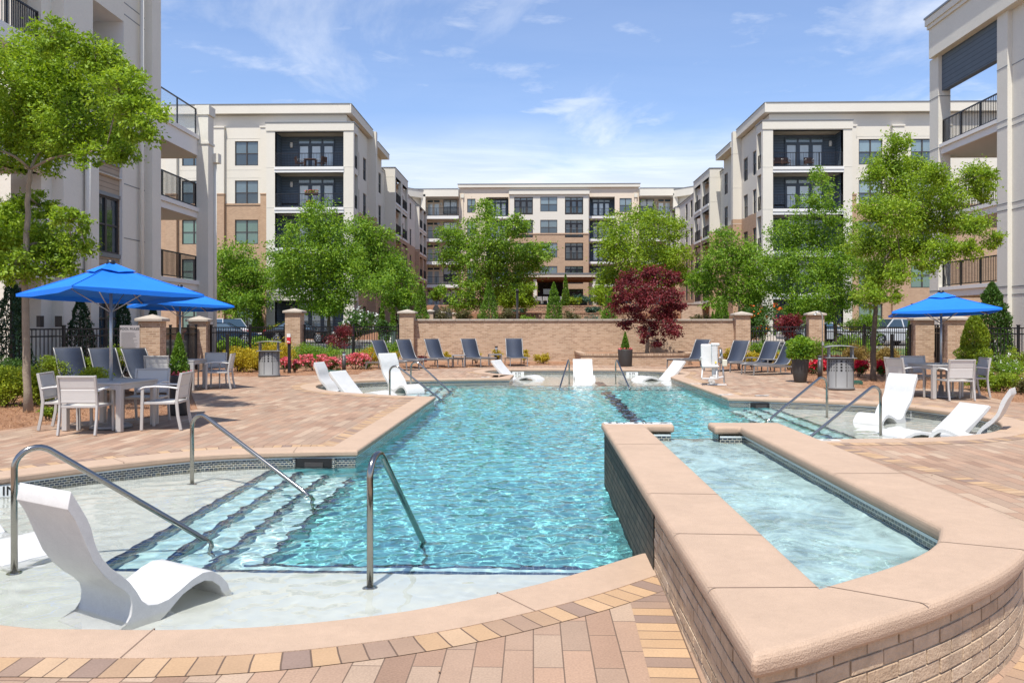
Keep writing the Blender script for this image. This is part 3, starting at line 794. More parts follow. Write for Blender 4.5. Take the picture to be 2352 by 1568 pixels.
# ---- ground: mulch beds inside the fence, drive and lawns beyond, rising to the far building
HY = [-30, 10, 20, 30, 38, 44, 50, 60, 66, 80, 84.9, 85.2, 94.9, 95.2, 100, 112, 200, 600, 1600]
HZ = [-0.03, -0.03, -0.03, -0.03, -0.03, 0.05, 0.22, 0.30, 1.0, 1.6, 1.7, 2.62, 3.0, 3.5, 3.85, 4.0, 4.0, 0.0, -4.0]
def ground_z(x, y): return float(np.interp(y, HY, HZ))
mb = MB()
flat('mulch_bed', [(-60,-30), (60,-30), (60,38.02), (-60,38.02)], [hole], -0.03, M['mulch'])
HY, HZ = HY[4:], HZ[4:]
gx = [-1200, -300, -80, -40, -22, -14, -7, 0, 7, 14, 22, 40, 80, 300, 1200]
k = [[mb.verts([(x, y, z-0.0)]) for x in gx] for y, z in zip(HY, HZ)]
for j in range(len(HY)-1):
    for i in range(len(gx)-1):
        mb.poly((k[j][i], k[j][i+1], k[j+1][i+1], k[j+1][i]))
tag(mb.build('ground', M['soil']), kind='structure')
mb = MB()
for (x0, x1) in ((-60, 60),):
    mb.face([(x0, 48.5, 0.20), (x1, 48.5, 0.20), (x1, 50, 0.229), (x0, 50, 0.229)]); mb.face([(x0, 50, 0.229), (x1, 50, 0.229), (x1, 59.2, 0.302), (x0, 59.2, 0.302)])
tag(mb.build('driveway', M['asphalt'], recalc=False), kind='structure')
mb = MB(); mb.box((-60, 48.2, 0.05), (60, 48.45, 0.31)); mb.box((-60, 59.25, 0.15), (60, 59.5, 0.43))
tag(mb.build('kerb', M['concrete'], bevel=0.02), kind='structure')
mb = MB(); mb.face([(-60, 40.5, -0.02), (60, 40.5, -0.02), (60, 48.2, 0.18), (-60, 48.2, 0.18)])
tag(mb.build('lawn', M['grass'], recalc=False), kind='structure')
# ------------------------------------------------------------------ apartment buildings
CACHE = {}
def cached(key, make):
    if key not in CACHE: CACHE[key] = make()
    return CACHE[key]
def mesh_of(mb, name, mats, **k):
    o = mb.build(name, mats, **k); me = o.data; bpy.data.objects.remove(o); return me
def placed(name, me, parent, loc, rz):
    o = link(bpy.data.objects.new(name, me), parent); o.location = loc; o.rotation_euler = (0, 0, rz); return o
def frame_mesh(w, h, style):
    mb = MB(); f = 0.065; y0, y1 = 0.045, 0.12
    mb.box((0, y0, 0), (f, y1, h)); mb.box((w-f, y0, 0), (w, y1, h)); mb.box((f, y0, 0), (w-f, y1, f)); mb.box((f, y0, h-f), (w-f, y1, h))
    if style == 'sash':
        mb.box((w/2-0.05, y0-0.004, f), (w/2+0.05, y1, h-f))
        for a, b in ((f, w/2-0.05), (w/2+0.05, w-f)): mb.box((a, y0+0.006, h*0.5-0.03), (b, y1, h*0.5+0.03))
    elif style == 'single':
        mb.box((f, y0+0.006, h*0.5-0.03), (w-f, y1, h*0.5+0.03))
    else:                                  # doors under a transom light
        n = style[1]; t = h*0.83
        mb.box((f, y0-0.004, t-0.05), (w-f, y1, t+0.05))
        for i in range(1, n):
            x = w*i/n; mb.box((x-0.06, y0-0.006, f), (x+0.06, y1, h-f))
        for i in range(n):
            a, b = w*i/n+0.06, w*(i+1)/n-0.06
            mb.box((a, y0+0.008, f), (a+0.09, y1, t-0.05)); mb.box((b-0.09, y0+0.008, f), (b, y1, t-0.05))
            mb.box((a+0.09, y0+0.008, f), (b-0.09, y1, 0.30)); mb.box((a+0.09, y0+0.008, t-0.16), (b-0.09, y1, t-0.05))
    return mb
def pane_mesh(w, h, style):
    mb = MB(); y = 0.095
    def q(x0, z0, x1, z1, m): mb.face([(x0, y, z0), (x1, y, z0), (x1, y, z1), (x0, y, z1)], m)
    if style == 'sash' or style == 'single':
        q(0.05, 0.05, w-0.05, h/2, 0); q(0.05, h/2, w-0.05, h-0.05, 1)
    else:
        q(0.05, 0.05, w-0.05, h*0.83, 1); q(0.05, h*0.83, w-0.05, h-0.05, 0)
    return mb
class Facade:
    """a wall seen from the side where d runs to the right"""
    def __init__(s, root, origin, d, name='wall'):
        s.root, s.o, s.d = root, Vector((origin[0], origin[1], 0)), Vector((d[0], d[1], 0)).normalized()
        s.n = Vector((s.d.y, -s.d.x, 0)); s.rz = math.atan2(s.d.y, s.d.x); s.mb = MB(); s.name = name
        s.off = Vector(root.location)
    def pt(s, u, z, out=0.0): return s.o + s.d*u + s.n*out + Vector((0, 0, z)) - s.off
    def quad(s, u0, u1, z0, z1, m, out=0.0):
        s.mb.face([s.pt(u0, z0, out), s.pt(u1, z0, out), s.pt(u1, z1, out), s.pt(u0, z1, out)], m, [(u0, z0), (u1, z0), (u1, z1), (u0, z1)])
    def wall(s, u0, u1, z0, z1, holes=(), zones=((1e9, 0),), depth=0.16, out=0.0, reveal=None):
        """zones: (top z, material) from below"""
        us = sorted({u0, u1} | {h[0] for h in holes} | {h[1] for h in holes})
        zs = sorted({z0, z1} | {h[2] for h in holes} | {h[3] for h in holes} | {q[0] for q in zones if z0 < q[0] < z1})
        us = [u for u in us if u0 <= u <= u1]; zs = [z for z in zs if z0 <= z <= z1]
        for a, b in zip(us, us[1:]):
            for c, e in zip(zs, zs[1:]):
                mu, mz = (a+b)/2, (c+e)/2
                if any(h[0] < mu < h[1] and h[2] < mz < h[3] for h in holes): continue
                m = next(q[1] for q in zones if mz < q[0])
                s.quad(a, b, c, e, m, out)
        for h in holes:
            a, b, c, e = h[:4]; dp = h[4] if len(h) > 4 else depth; i = out-dp
            m = next(q[1] for q in zones if (c+e)/2 < q[0]) if reveal is None else reveal
            for p in (((a, c), (a, e)), ((b, e), (b, c)), ((a, e), (b, e)), ((b, c), (a, c))):
                (ua, za), (ub, zb) = p
                s.mb.face([s.pt(ua, za, out), s.pt(ub, zb, out), s.pt(ub, zb, i), s.pt(ua, za, i)], m)
    def block(s, u0, u1, z0, z1, out0, out1, m):  # a box standing proud of the wall
        p = [s.pt(u0, z0, out0), s.pt(u1, z0, out0), s.pt(u1, z0, out1), s.pt(u0, z0, out1)]
        q = [s.pt(u0, z1, out0), s.pt(u1, z1, out0), s.pt(u1, z1, out1), s.pt(u0, z1, out1)]
        for a, b, c, e in ((3,2,1,0),):
            s.mb.face([p[0], p[1], p[2], p[3]], m); s.mb.face([q[0], q[1], q[2], q[3]], m)
        for i in range(4):
            j = (i+1) % 4; s.mb.face([p[i], p[j], q[j], q[i]], m)
    def done(s, mats): return s.mb.build(s.name, mats, s.root, recalc=False)
    def window(s, u, z, w, h, style='sash', frame='bronze', glass=('glass', 'glass_blind'), out=0.0, sill=None):
        key = (round(w, 2), round(h, 2), style, frame)
        fm = cached(('f',)+key, lambda: mesh_of(frame_mesh(w, h, style), 'window_frame', M[frame]))
        pm = cached(('p',)+key+tuple(glass), lambda: mesh_of(pane_mesh(w, h, style), 'pane', [M[glass[0]], M[glass[1]]], recalc=False))
        o = placed('window' if style in ('sash', 'single') else 'balcony_door', fm, s.root, s.pt(u, z, out), s.rz)
        placed('pane', pm, o, (0, 0, 0), 0)
        return o
    def rail(s, u, z, w, h=1.07, out=0.0, step=0.115, posts=1.6, thick=0.02):
        def mk():
            mb = MB()
            mb.box((0, -0.025, h-0.05), (w, 0.025, h)); mb.box((0, -0.02, 0.07), (w, 0.02, 0.11))
            n = max(1, round(w/posts))
            for i in range(n+1): x = min(max(w*i/n, 0.03), w-0.03); mb.box((x-0.027, -0.027, 0), (x+0.027, 0.027, h-0.05))
            k = int(w/step)
            for i in range(1, k): x = w*i/k; mb.box((x-thick/2, -thick/2, 0.11), (x+thick/2, thick/2, h-0.05))
            return mesh_of(mb, 'balcony_railing', M['black_metal'])
        return placed('balcony_railing', cached(('r', round(w, 2), h, step, thick), mk), s.root, s.pt(u, z, out), s.rz)
    def lamp(s, u, z, out=0.0):
        def mk():
            mb = MB(); mb.lathe([(0.02,-0.20),(0.10,-0.19),(0.12,0),(0.10,0.19),(0.02,0.20)], (0, -0.06, 0), 10); return mesh_of(mb, 'wall_lamp', M['trim_white'])
        return placed('wall_lamp', cached(('lamp',), mk), s.root, s.pt(u, z, out), s.rz)
    def loggia(s, u0, u1, z0, z1, depth, out=0.0, side=None, back=1, ceil=2, fl=3, doors=3, dw=None, du=None, lampside=-1, rail=True, frame='navy_frame', openside=None):
        """walls, ceiling and floor behind an opening"""
        i = out-depth
        s.quad(u0, u1, z0, z1, back, i)
        s.mb.face([s.pt(u0, z1, out), s.pt(u1, z1, out), s.pt(u1, z1, i), s.pt(u0, z1, i)], ceil)
        s.mb.face([s.pt(u0, z0, out), s.pt(u1, z0, out), s.pt(u1, z0, i), s.pt(u0, z0, i)], fl)
        if openside != 'l': s.mb.face([s.pt(u0, z0, out), s.pt(u0, z1, out), s.pt(u0, z1, i), s.pt(u0, z0, i)], back, [(0, z0), (0, z1), (depth, z1), (depth, z0)])
        if openside != 'r': s.mb.face([s.pt(u1, z0, out), s.pt(u1, z1, out), s.pt(u1, z1, i), s.pt(u1, z0, i)], back, [(0, z0), (0, z1), (depth, z1), (depth, z0)])
        if doors:
            w = dw or 0.92*doors; u = du if du is not None else (u0+u1-w)/2
            s.window(u, z0+0.03, w, 2.45, ('d', doors), frame, ('glass_blind', 'glass_clear'), out=i+0.13)
            s.lamp(u-0.5 if lampside < 0 else u+w+0.5, z0+2.0, i+0.02)
        if rail: s.rail(u0+0.01, z0, u1-u0-0.02, out=out-0.12)

def xat(x, Y): return P(x, 0, Y).x
BM = ['stucco_cream', 'siding_navy', 'soffit', 'concrete', 'brick_far', 'trim_white', 'metal_edge', 'stucco_beige', 'siding_white', 'brick_tan', 'stucco_grey', 'siding_tan']
def bmats(): return [M[k] for k in BM]
CREAM, NAVY, SOFF, CONC, BRICK, TRIM, EDGE, BEIGE, SWHITE, BRICKN, GREY, STAN = range(12)

def mid_building(label, left, Yb, z_top, floors, xs, x_side, x_boxside, x_wall_end, win_cols, far_sections):
    """block with a projecting bay of balconies towards the pool and a long side running away"""
    zf = floors[0]                         # top storey floor
    root = thing('apartment_building', label, 'building', (xs[0], Yb, 0.0))
    Ym = Yb+1.75
    sg = 1 if left else -1
    fr = Facade(root, (0, Ym), (1, 0))
    # wall behind, windows
    xa, xb = (x_wall_end, x_side) if left else (x_side, x_wall_end)
    holes = []
    for (wx0, wx1) in win_cols:
        for z in floors[:-1] + [floors[-1]]:
            holes.append((wx0, wx1, z+0.45, z+0.45+1.9))
    zb = floors[1]+0.5
    fr.wall(xa, xb, 0.5, z_top-0.65, holes, ((zb, BRICK), (1e9, CREAM)))
    fr.block(xa, xb, zb-0.06, zb+0.06, 0, 0.05, BRICK)
    for z in [floors[0]+0.12, floors[0]+2.55, floors[0]+3.6, floors[1]+2.55]: fr.block(xa, xb, z, z+0.025, 0, 0.012, GREY)
    for i, (wx0, wx1) in enumerate(win_cols):
        for k, z in enumerate(floors):
            fr.window(wx0, z+0.45, wx1-wx0, 1.9, 'sash', 'bronze', ('glass_green', 'glass_green') if k > 1 else ('glass', 'glass_blind'), out=-0.02)
    cols = sorted(win_cols); piers = [cols[0][0]-1.15]+[(p[1]+q[0])/2-0.42 for p, q in zip(cols, cols[1:])]+[cols[-1][1]+0.28]
    if 1:
        for px in piers:
            fr.block(px, px+0.85, zb+0.75, z_top-1.75, 0, 0.32, CREAM); fr.block(px, px+0.85, 0.5, zb+0.75, 0, 0.32, BRICK)
            fr.block(px-0.03, px+0.88, zb+0.70, zb+0.80, 0, 0.36, BRICK); fr.block(px-0.05, px+0.9, z_top-1.75, z_top-1.62, 0, 0.38, CREAM)
        for z in floors: fr.block(wx1-0.35, wx1-0.1, z+2.62, z+2.70, 0, 0.05, GREY)   # little wall vents
    # parapet fascia all round
    for f, u0, u1 in ((fr, xa-0.3 if left else xa-0.32, xb+0.32 if left else xb+0.3),):
        f.block(u0, u1, z_top-0.68, z_top, -0.2, 0.45, CREAM); f.block(u0-0.03, u1+0.03, z_top, z_top+0.06, -0.25, 0.49, EDGE)
    # bay of balconies
    bx = Facade(root, (0, Yb), (1, 0), 'balcony_bay')
    c0, o0, o1, c1 = xs
    tops = [floors[0]+2.66] + [z+2.62 for z in floors[1:]]
    hol = [(o0, o1, z, t, 0.45) for z, t in zip(floors, tops)]
    bx.wall(c0, c1, 0.4, zf+3.32, hol, ((1e9, CREAM),))
    bx.block(c0-0.04, c1+0.04, zf+2.72, zf+3.32, 0, 0.06, CREAM); bx.block(c0-0.08, c1+0.08, zf+3.32, zf+3.38, -1.75, 0.10, EDGE)
    for k, z in enumerate(floors):
        if k < len(floors)-1 or z > 1.5:
            bx.block(o0-0.03, o1+0.03, z-0.20, z, -0.02, 0.10, TRIM); bx.block(o0-0.03, o1+0.03, z-0.42, z-0.20, -0.02, 0.05, TRIM)
        for (a, b) in ((c0, o0), (o1, c1)): bx.block(a, b, z-0.02, z+0.012, 0, 0.012, GREY)
        bx.loggia(o0, o1, z, tops[k], 1.70, back=NAVY, ceil=SOFF, fl=CONC, doors=3, du=o0+(1.28 if left else 1.35), dw=2.85, lampside=-1 if left else 1)
    # sides of the bay with their own tall openings
    if left:
        sd = Facade(root, (c1, Yb), (0, 1), 'bay_side'); other = Facade(root, (c0, Ym), (0, -1), 'bay_side'); O2 = (0.42, 1.55)
    else:
        sd = Facade(root, (c0, Ym), (0, -1), 'bay_side'); other = Facade(root, (c1, Yb), (0, 1), 'bay_side'); O2 = (0.2, 1.33)
    sh = [(O2[0], O2[1], z, t, 0.3) for z, t in zip(floors, tops)]
    sd.wall(0, 1.75, 0.4, zf+3.32, sh, ((1e9, CREAM),))
    for z in floors: sd.rail(O2[0], z, O2[1]-O2[0], out=-0.1)
    other.wall(0, 1.75, 0.4, zf+3.32, (), ((1e9, CREAM),))
    # the long side running away from the pool
    Yp = Yb+10.0                           # tall fin
    if left: lg = Facade(root, (x_side, Ym), (0, 1), 'long_side'); U = lambda Y: Y-Ym
    else: lg = Facade(root, (x_side, 130), (0, -1), 'long_side'); U = lambda Y: 130-Y
    def rng2(Y0, Y1): return (U(Y0), U(Y1)) if left else (U(Y1), U(Y0))
    hl = []
    wins = []
    for Yw in (Yb+5.1, Yb+8.0):
        a, b = rng2(Yw, Yw+1.3)
        for z in floors: hl.append((a, b, z+0.45, z+2.35)); wins.append((a, z+0.45, b-a))
    for Yw in (Yp+2.2, Yp+5.0, Yp+18.5, Yp+21.5, Yp+24.5):
        a, b = rng2(Yw, Yw+1.3)
        for z in floors: hl.append((a, b, z+0.45, z+2.35)); wins.append((a, z+0.45, b-a))
    Ys = Yp+6.5; zt2 = z_top-2.1
    a, b = rng2(Ym, Ys); lg.wall(a, b, 0.5, z_top-0.65, [q for q in hl if a < q[0] < b], ((zb, BRICK), (1e9, CREAM)))
    a, b = rng2(Ys, Yp+34); lg.wall(a, b, 0.5, zt2, [q for q in hl if a < q[0] < b], ((zb, BRICK), (1e9, CREAM)))
    lg.block(a, b, zt2, zt2+0.07, -0.3, 0.08, EDGE); lg.block(*rng2(Ys-0.3, Ys), zt2-0.1, z_top-0.7, -6, -0.01, CREAM)
    for (u, z, w) in wins: lg.window(u, z, w, 1.9, 'sash', out=-0.02)
    a, b = rng2(Ym-0.44, Yp-0.02)
    lg.block(a, b, z_top-0.676, z_top-0.004, -0.2, 0.45, CREAM); lg.block(a, b, z_top-0.003, z_top+0.056, -0.25, 0.49, EDGE)
    a, b = rng2(Yp+0.7, Yp+6.5)
    lg.block(a, b, z_top-1.30, z_top-0.85, -0.2, 0.75, CREAM); lg.block(a, b, z_top-0.85, z_top-0.80, -0.25, 0.79, EDGE)
    # fin
    fx = sorted((x_side-0.1*sg, x_side+0.72*sg))
    fn = Facade(root, (0, Yp), (1, 0), 'wall_fin')
    fn.block(fx[0], fx[1], 0.5, zb, -0.6, 0, BRICK); fn.block(fx[0], fx[1], zb, z_top-0.1, -0.6, 0, CREAM)
    for z in (floors[0]+0.1, floors[0]+3.0, floors[1]+0.1): fn.block(fx[0]-0.01, fx[1]+0.01, z, z+0.03, -0.6, 0.012, GREY)
    # further bays with loggias opening to the court
    for (Y0, Y1, out, top) in far_sections:
        xo = x_side+out*sg
        ff = Facade(root, (0, Y0), (1, 0), 'bay_front')
        q = sorted((x_side-0.2*sg, xo))
        ff.wall(q[0], q[1], 0.5, top, (), ((zb-0.2, BRICK), (1e9, CREAM)))
        ff.block(q[0]-0.05, q[1]+0.05, top, top+0.06, -(Y1-Y0), 0.05, EDGE)
        for z in (floors[0]+0.1, floors[0]+2.4, floors[1]+0.1): ff.block(q[0], q[1], z, z+0.03, 0, 0.012, GREY)
        fs = Facade(root, (xo, Y0) if left else (xo, Y1), (0, 1) if left else (0, -1), 'bay_court_side')
        W = Y1-Y0; n = max(1, round(W/3.7)); hs = []
        for i in range(n):
            u0 = W*i/n+0.45; u1 = W*(i+1)/n-0.35
            for z in floors: hs.append((u0, u1, z, z+2.5, 0.3))
        fs.wall(0, W, 0.5, top, hs, ((zb-0.2, BRICK), (1e9, CREAM)))
        for (u0, u1, z, t, _) in hs:
            fs.quad(u0, u1, z, t, BEIGE, -1.3); fs.rail(u0, z, u1-u0, out=-0.08, step=0.14)
            fs.mb.face([fs.pt(u0, z, 0), fs.pt(u1, z, 0), fs.pt(u1, z, -1.3), fs.pt(u0, z, -1.3)], CONC)
            fs.mb.face([fs.pt(u0, t, 0), fs.pt(u1, t, 0), fs.pt(u1, t, -1.3), fs.pt(u0, t, -1.3)], SOFF)
            fs.window(u0+0.5, z+0.02, 1.5, 2.2, ('d', 2), 'bronze', out=-1.18)
            fs.block(u0-0.03, u1+0.03, z-0.22, z, 0, 0.06, TRIM)
        ff.done(bmats()); fs.done(bmats())
    # flat roof closing the block
    rf = MB(); xo2 = x_side
    a0, a1 = sorted((x_wall_end, x_side)); rf.box((a0, Ym-0.1, z_top-0.75), (a1, Yp+6.4, z_top-0.70)); rf.box((a0, Yp+6.5, z_top-2.35), (a1, Yp+40, z_top-2.3))
    o = rf.build('roof', M['concrete'], root); o.location = -Vector(root.location)
    for f in (fr, bx, sd, other, lg, fn): f.done(bmats())
    return root

FLL = [13.43-3.05*k for k in range(5)]; FLL[-1] = 0.75
mid_left = mid_building('cream and brick apartment building left of the court with navy balconies', True, 62.0, 18.5, FLL,
    [xat(611.6, 62), xat(631.5, 62), xat(789, 62), xat(812, 62)], xat(799, 63.75)-0.1, 0, xat(300, 63.75),
    [(xat(539.6, 63.75), xat(592.9, 63.75)), (xat(418, 63.75), xat(471, 63.75))], [(80.0, 88.2, 1.05, 16.74), (101.0, 108.0, 0.5, 16.0)])
FLR = [12.97-3.05*k for k in range(5)]; FLR[-1] = 0.75
mid_right = mid_building('cream and brick apartment building right of the court with navy balconies', False, 60.4, 17.95, FLR,
    [xat(1752, 60.4), xat(1775.6, 60.4), xat(1937, 60.4), xat(1957.5, 60.4)], xat(1762.5, 62.15)+0.15, 0, xat(2520, 62.15),
    [(xat(1972.5, 62.15), xat(2027, 62.15)), (xat(2092, 62.15), xat(2146, 62.15))], [(78.3, 86.2, 1.0, 16.2), (100.0, 107.0, 0.5, 15.6)])

# ---- the building closing the court
def central_building():
    Y = 112.0; X = lambda x: xat(x, Y); Z = lambda y: EYE+(HOR-y)*Y/FOC
    root = thing('apartment_building', 'wide cream apartment building closing the far end of the court', 'building', (2, Y, 4))
    F = Facade(root, (0, Y), (1, 0)); fl = [16.1, 13.03, 9.96, 6.85, 3.8]
    h = []; wn = []
    for z in fl:
        for (a, b, st) in ((1073, 1092, 'sash'), (1423, 1451, 'sash')):
            h.append((X(a), X(b), z+0.5, z+2.4)); wn.append((X(a), z+0.5, X(b)-X(a), 1.9, st))
    for z in fl:
        for (a, b) in ((1117, 1168), (1354, 1412)): h.append((X(a), X(b), z, z+2.6, 0.3))
    F.wall(X(1054.5), X(1467.4), 3.5, Z(425), h, ((9.9, BRICK), (1e9, BEIGE)))
    F.block(X(1052), X(1470), Z(431), Z(424), -0.2, 0.35, CREAM); F.block(X(1052)-0.04, X(1470)+0.04, Z(424), Z(424)+0.08, -0.3, 0.40, EDGE)
    for z in fl:
        for (a, b) in ((1117, 1168), (1354, 1412)):
            F.loggia(X(a), X(b), z, z+2.6, 1.6, back=NAVY, ceil=SOFF, fl=CONC, doors=3, dw=2.4)
            F.block(X(a)-0.1, X(b)+0.1, z-0.3, z, -0.02, 0.10, TRIM)
    for (u, z, w, hh, st) in wn: F.window(u, z, w, hh, st, out=-0.02)
    for x in (1062, 1460):
        F.block(X(x)-0.12, X(x)+0.12, 4, 18.6, 0, 0.16, BEIGE); F.block(X(x)-0.22, X(x)+0.22, 18.6, 19.1, 0, 0.25, GREY)
    F.done(bmats())
    C = Facade(root, (0, Y-1.3), (1, 0), 'centre_wall'); zc = Z(441)
    X2 = lambda x: xat(x, Y-1.3); h = []; wn = []
    for k, z in enumerate(fl):
        for (a, b) in ((1181, 1224), (1241, 1280), (1297.6, 1339.6)):
            rec = b in (1224, 1339.6)
            h.append((X2(a), X2(b), z+(0.05 if rec else 0.45), z+2.42, 0.5 if rec else 0.16)); wn.append((X2(a), z+(0.05 if rec else 0.45), X2(b)-X2(a), 2.37 if rec else 1.97, rec))
    C.wall(X2(1170.8), X2(1352), 3.5, zc, h, ((Z(540), BRICK), (1e9, CREAM)))
    C.block(X2(1170.8)-0.1, X2(1352)+0.1, zc-0.55, zc, -1.3, 0.25, CREAM); C.block(X2(1170.8)-0.14, X2(1352)+0.14, zc, zc+0.07, -1.3, 0.3, EDGE)
    C.block(X2(1170.8), X2(1352), Z(541), Z(538), 0, 0.06, BRICK)
    for (u, z, w, hh, rec) in wn:
        if rec:
            C.window(u, z, w, hh, ('d', 3), 'bronze', ('glass_blind', 'glass'), out=-0.40); C.rail(u, z, w, out=-0.06, step=0.14)
        else: C.window(u, z, w, hh, 'sash', out=-0.02)
    for (x0) in (1170.8, 1352):
        sidef = Facade(root, (X2(x0), Y-1.3 if x0 > 1200 else Y), (0, 1) if x0 > 1200 else (0, -1), 'centre_side'); sidef.wall(0, 1.3, 3.5, zc, (), ((Z(540), BRICK), (1e9, CREAM))); sidef.done(bmats())
    C.done(bmats())
    # wings with long balconies on both sides
    for sgn, xa, xb, post in ((-1, 975, 1054, 974), (1, 1468, 1548, 1549)):
        Yw = Y-0.6; XX = lambda x: xat(x, Yw)
        W = Facade(root, (0, Yw), (1, 0), 'wing_wall'); u0, u1 = XX(xa), XX(xb)
        e0, e1 = (u0-6, u1) if sgn < 0 else (u0, u1+6)
        W.quad(e0, e1, 3.5, 19.2, BEIGE, -1.9)
        for z in fl:
            W.mb.face([W.pt(e0, z, 0.3), W.pt(e1, z, 0.3), W.pt(e1, z, -1.9), W.pt(e0, z, -1.9)], CONC); W.mb.face([W.pt(e0, z-0.3, 0.3), W.pt(e1, z-0.3, 0.3), W.pt(e1, z-0.3, -1.9), W.pt(e0, z-0.3, -1.9)], SOFF)
            W.block(e0, e1, z-0.42, z-0.02, 0.22, 0.36, TRIM); W.rail(u0+0.1, z, u1-u0-0.1, out=0.2, step=0.14)
            du = u0+0.1 if sgn < 0 else u1-1.9
            W.window(du, z+0.02, 1.8, 2.45, ('d', 2), 'stucco_beige', ('glass', 'glass_clear'), out=-1.78)
            wu = u1-2.3 if sgn < 0 else u0+0.35
            W.window(wu, z+0.5, 1.9, 1.95, 'sash', 'black_metal', ('glass', 'glass_clear'), out=-1.80)
            W.lamp(wu-0.3 if sgn < 0 else wu+2.2, z+1.9, -1.88)
        p = XX(post); W.block(p-0.3, p+0.3, 3.5, 18.9, 0.36, 0.9, CREAM)
        W.block(e0, e1, 18.6, 19.6, -2, 0.9, CREAM); W.block(e0, e1, 19.6, 19.67, -2.1, 0.95, EDGE)
        W.done(bmats())
        # the corner turning towards the side building
        q = (XX(xa)-6.0, 104.5) if sgn < 0 else (XX(xb), Yw)
        e = (XX(xa)-0.2, Yw) if sgn < 0 else (XX(xb)+6.0, 104.5)
        T = Facade(root, q, (e[0]-q[0], e[1]-q[1]), 'corner_wall'); L = math.dist(q, e)
        hs = []
        for z in fl:
            hs += [(L*0.35, L*0.35+1.3, z+0.45, z+2.4), (L*0.65, L*0.65+1.3, z+0.45, z+2.4)]
        T.wall(0, L, 3.0, 18.7, hs, ((9.9, BRICK), (1e9, CREAM)))
        for (a, b, c, t) in hs: T.window(a, c, b-a, t-c, 'sash', out=-0.02)
        T.block(0, L, 18.4, 19.4, -0.5, 0.7, CREAM); T.block(0, L, 19.4, 19.47, -0.5, 0.75, EDGE)
        T.done(bmats())
    return root
central_building()

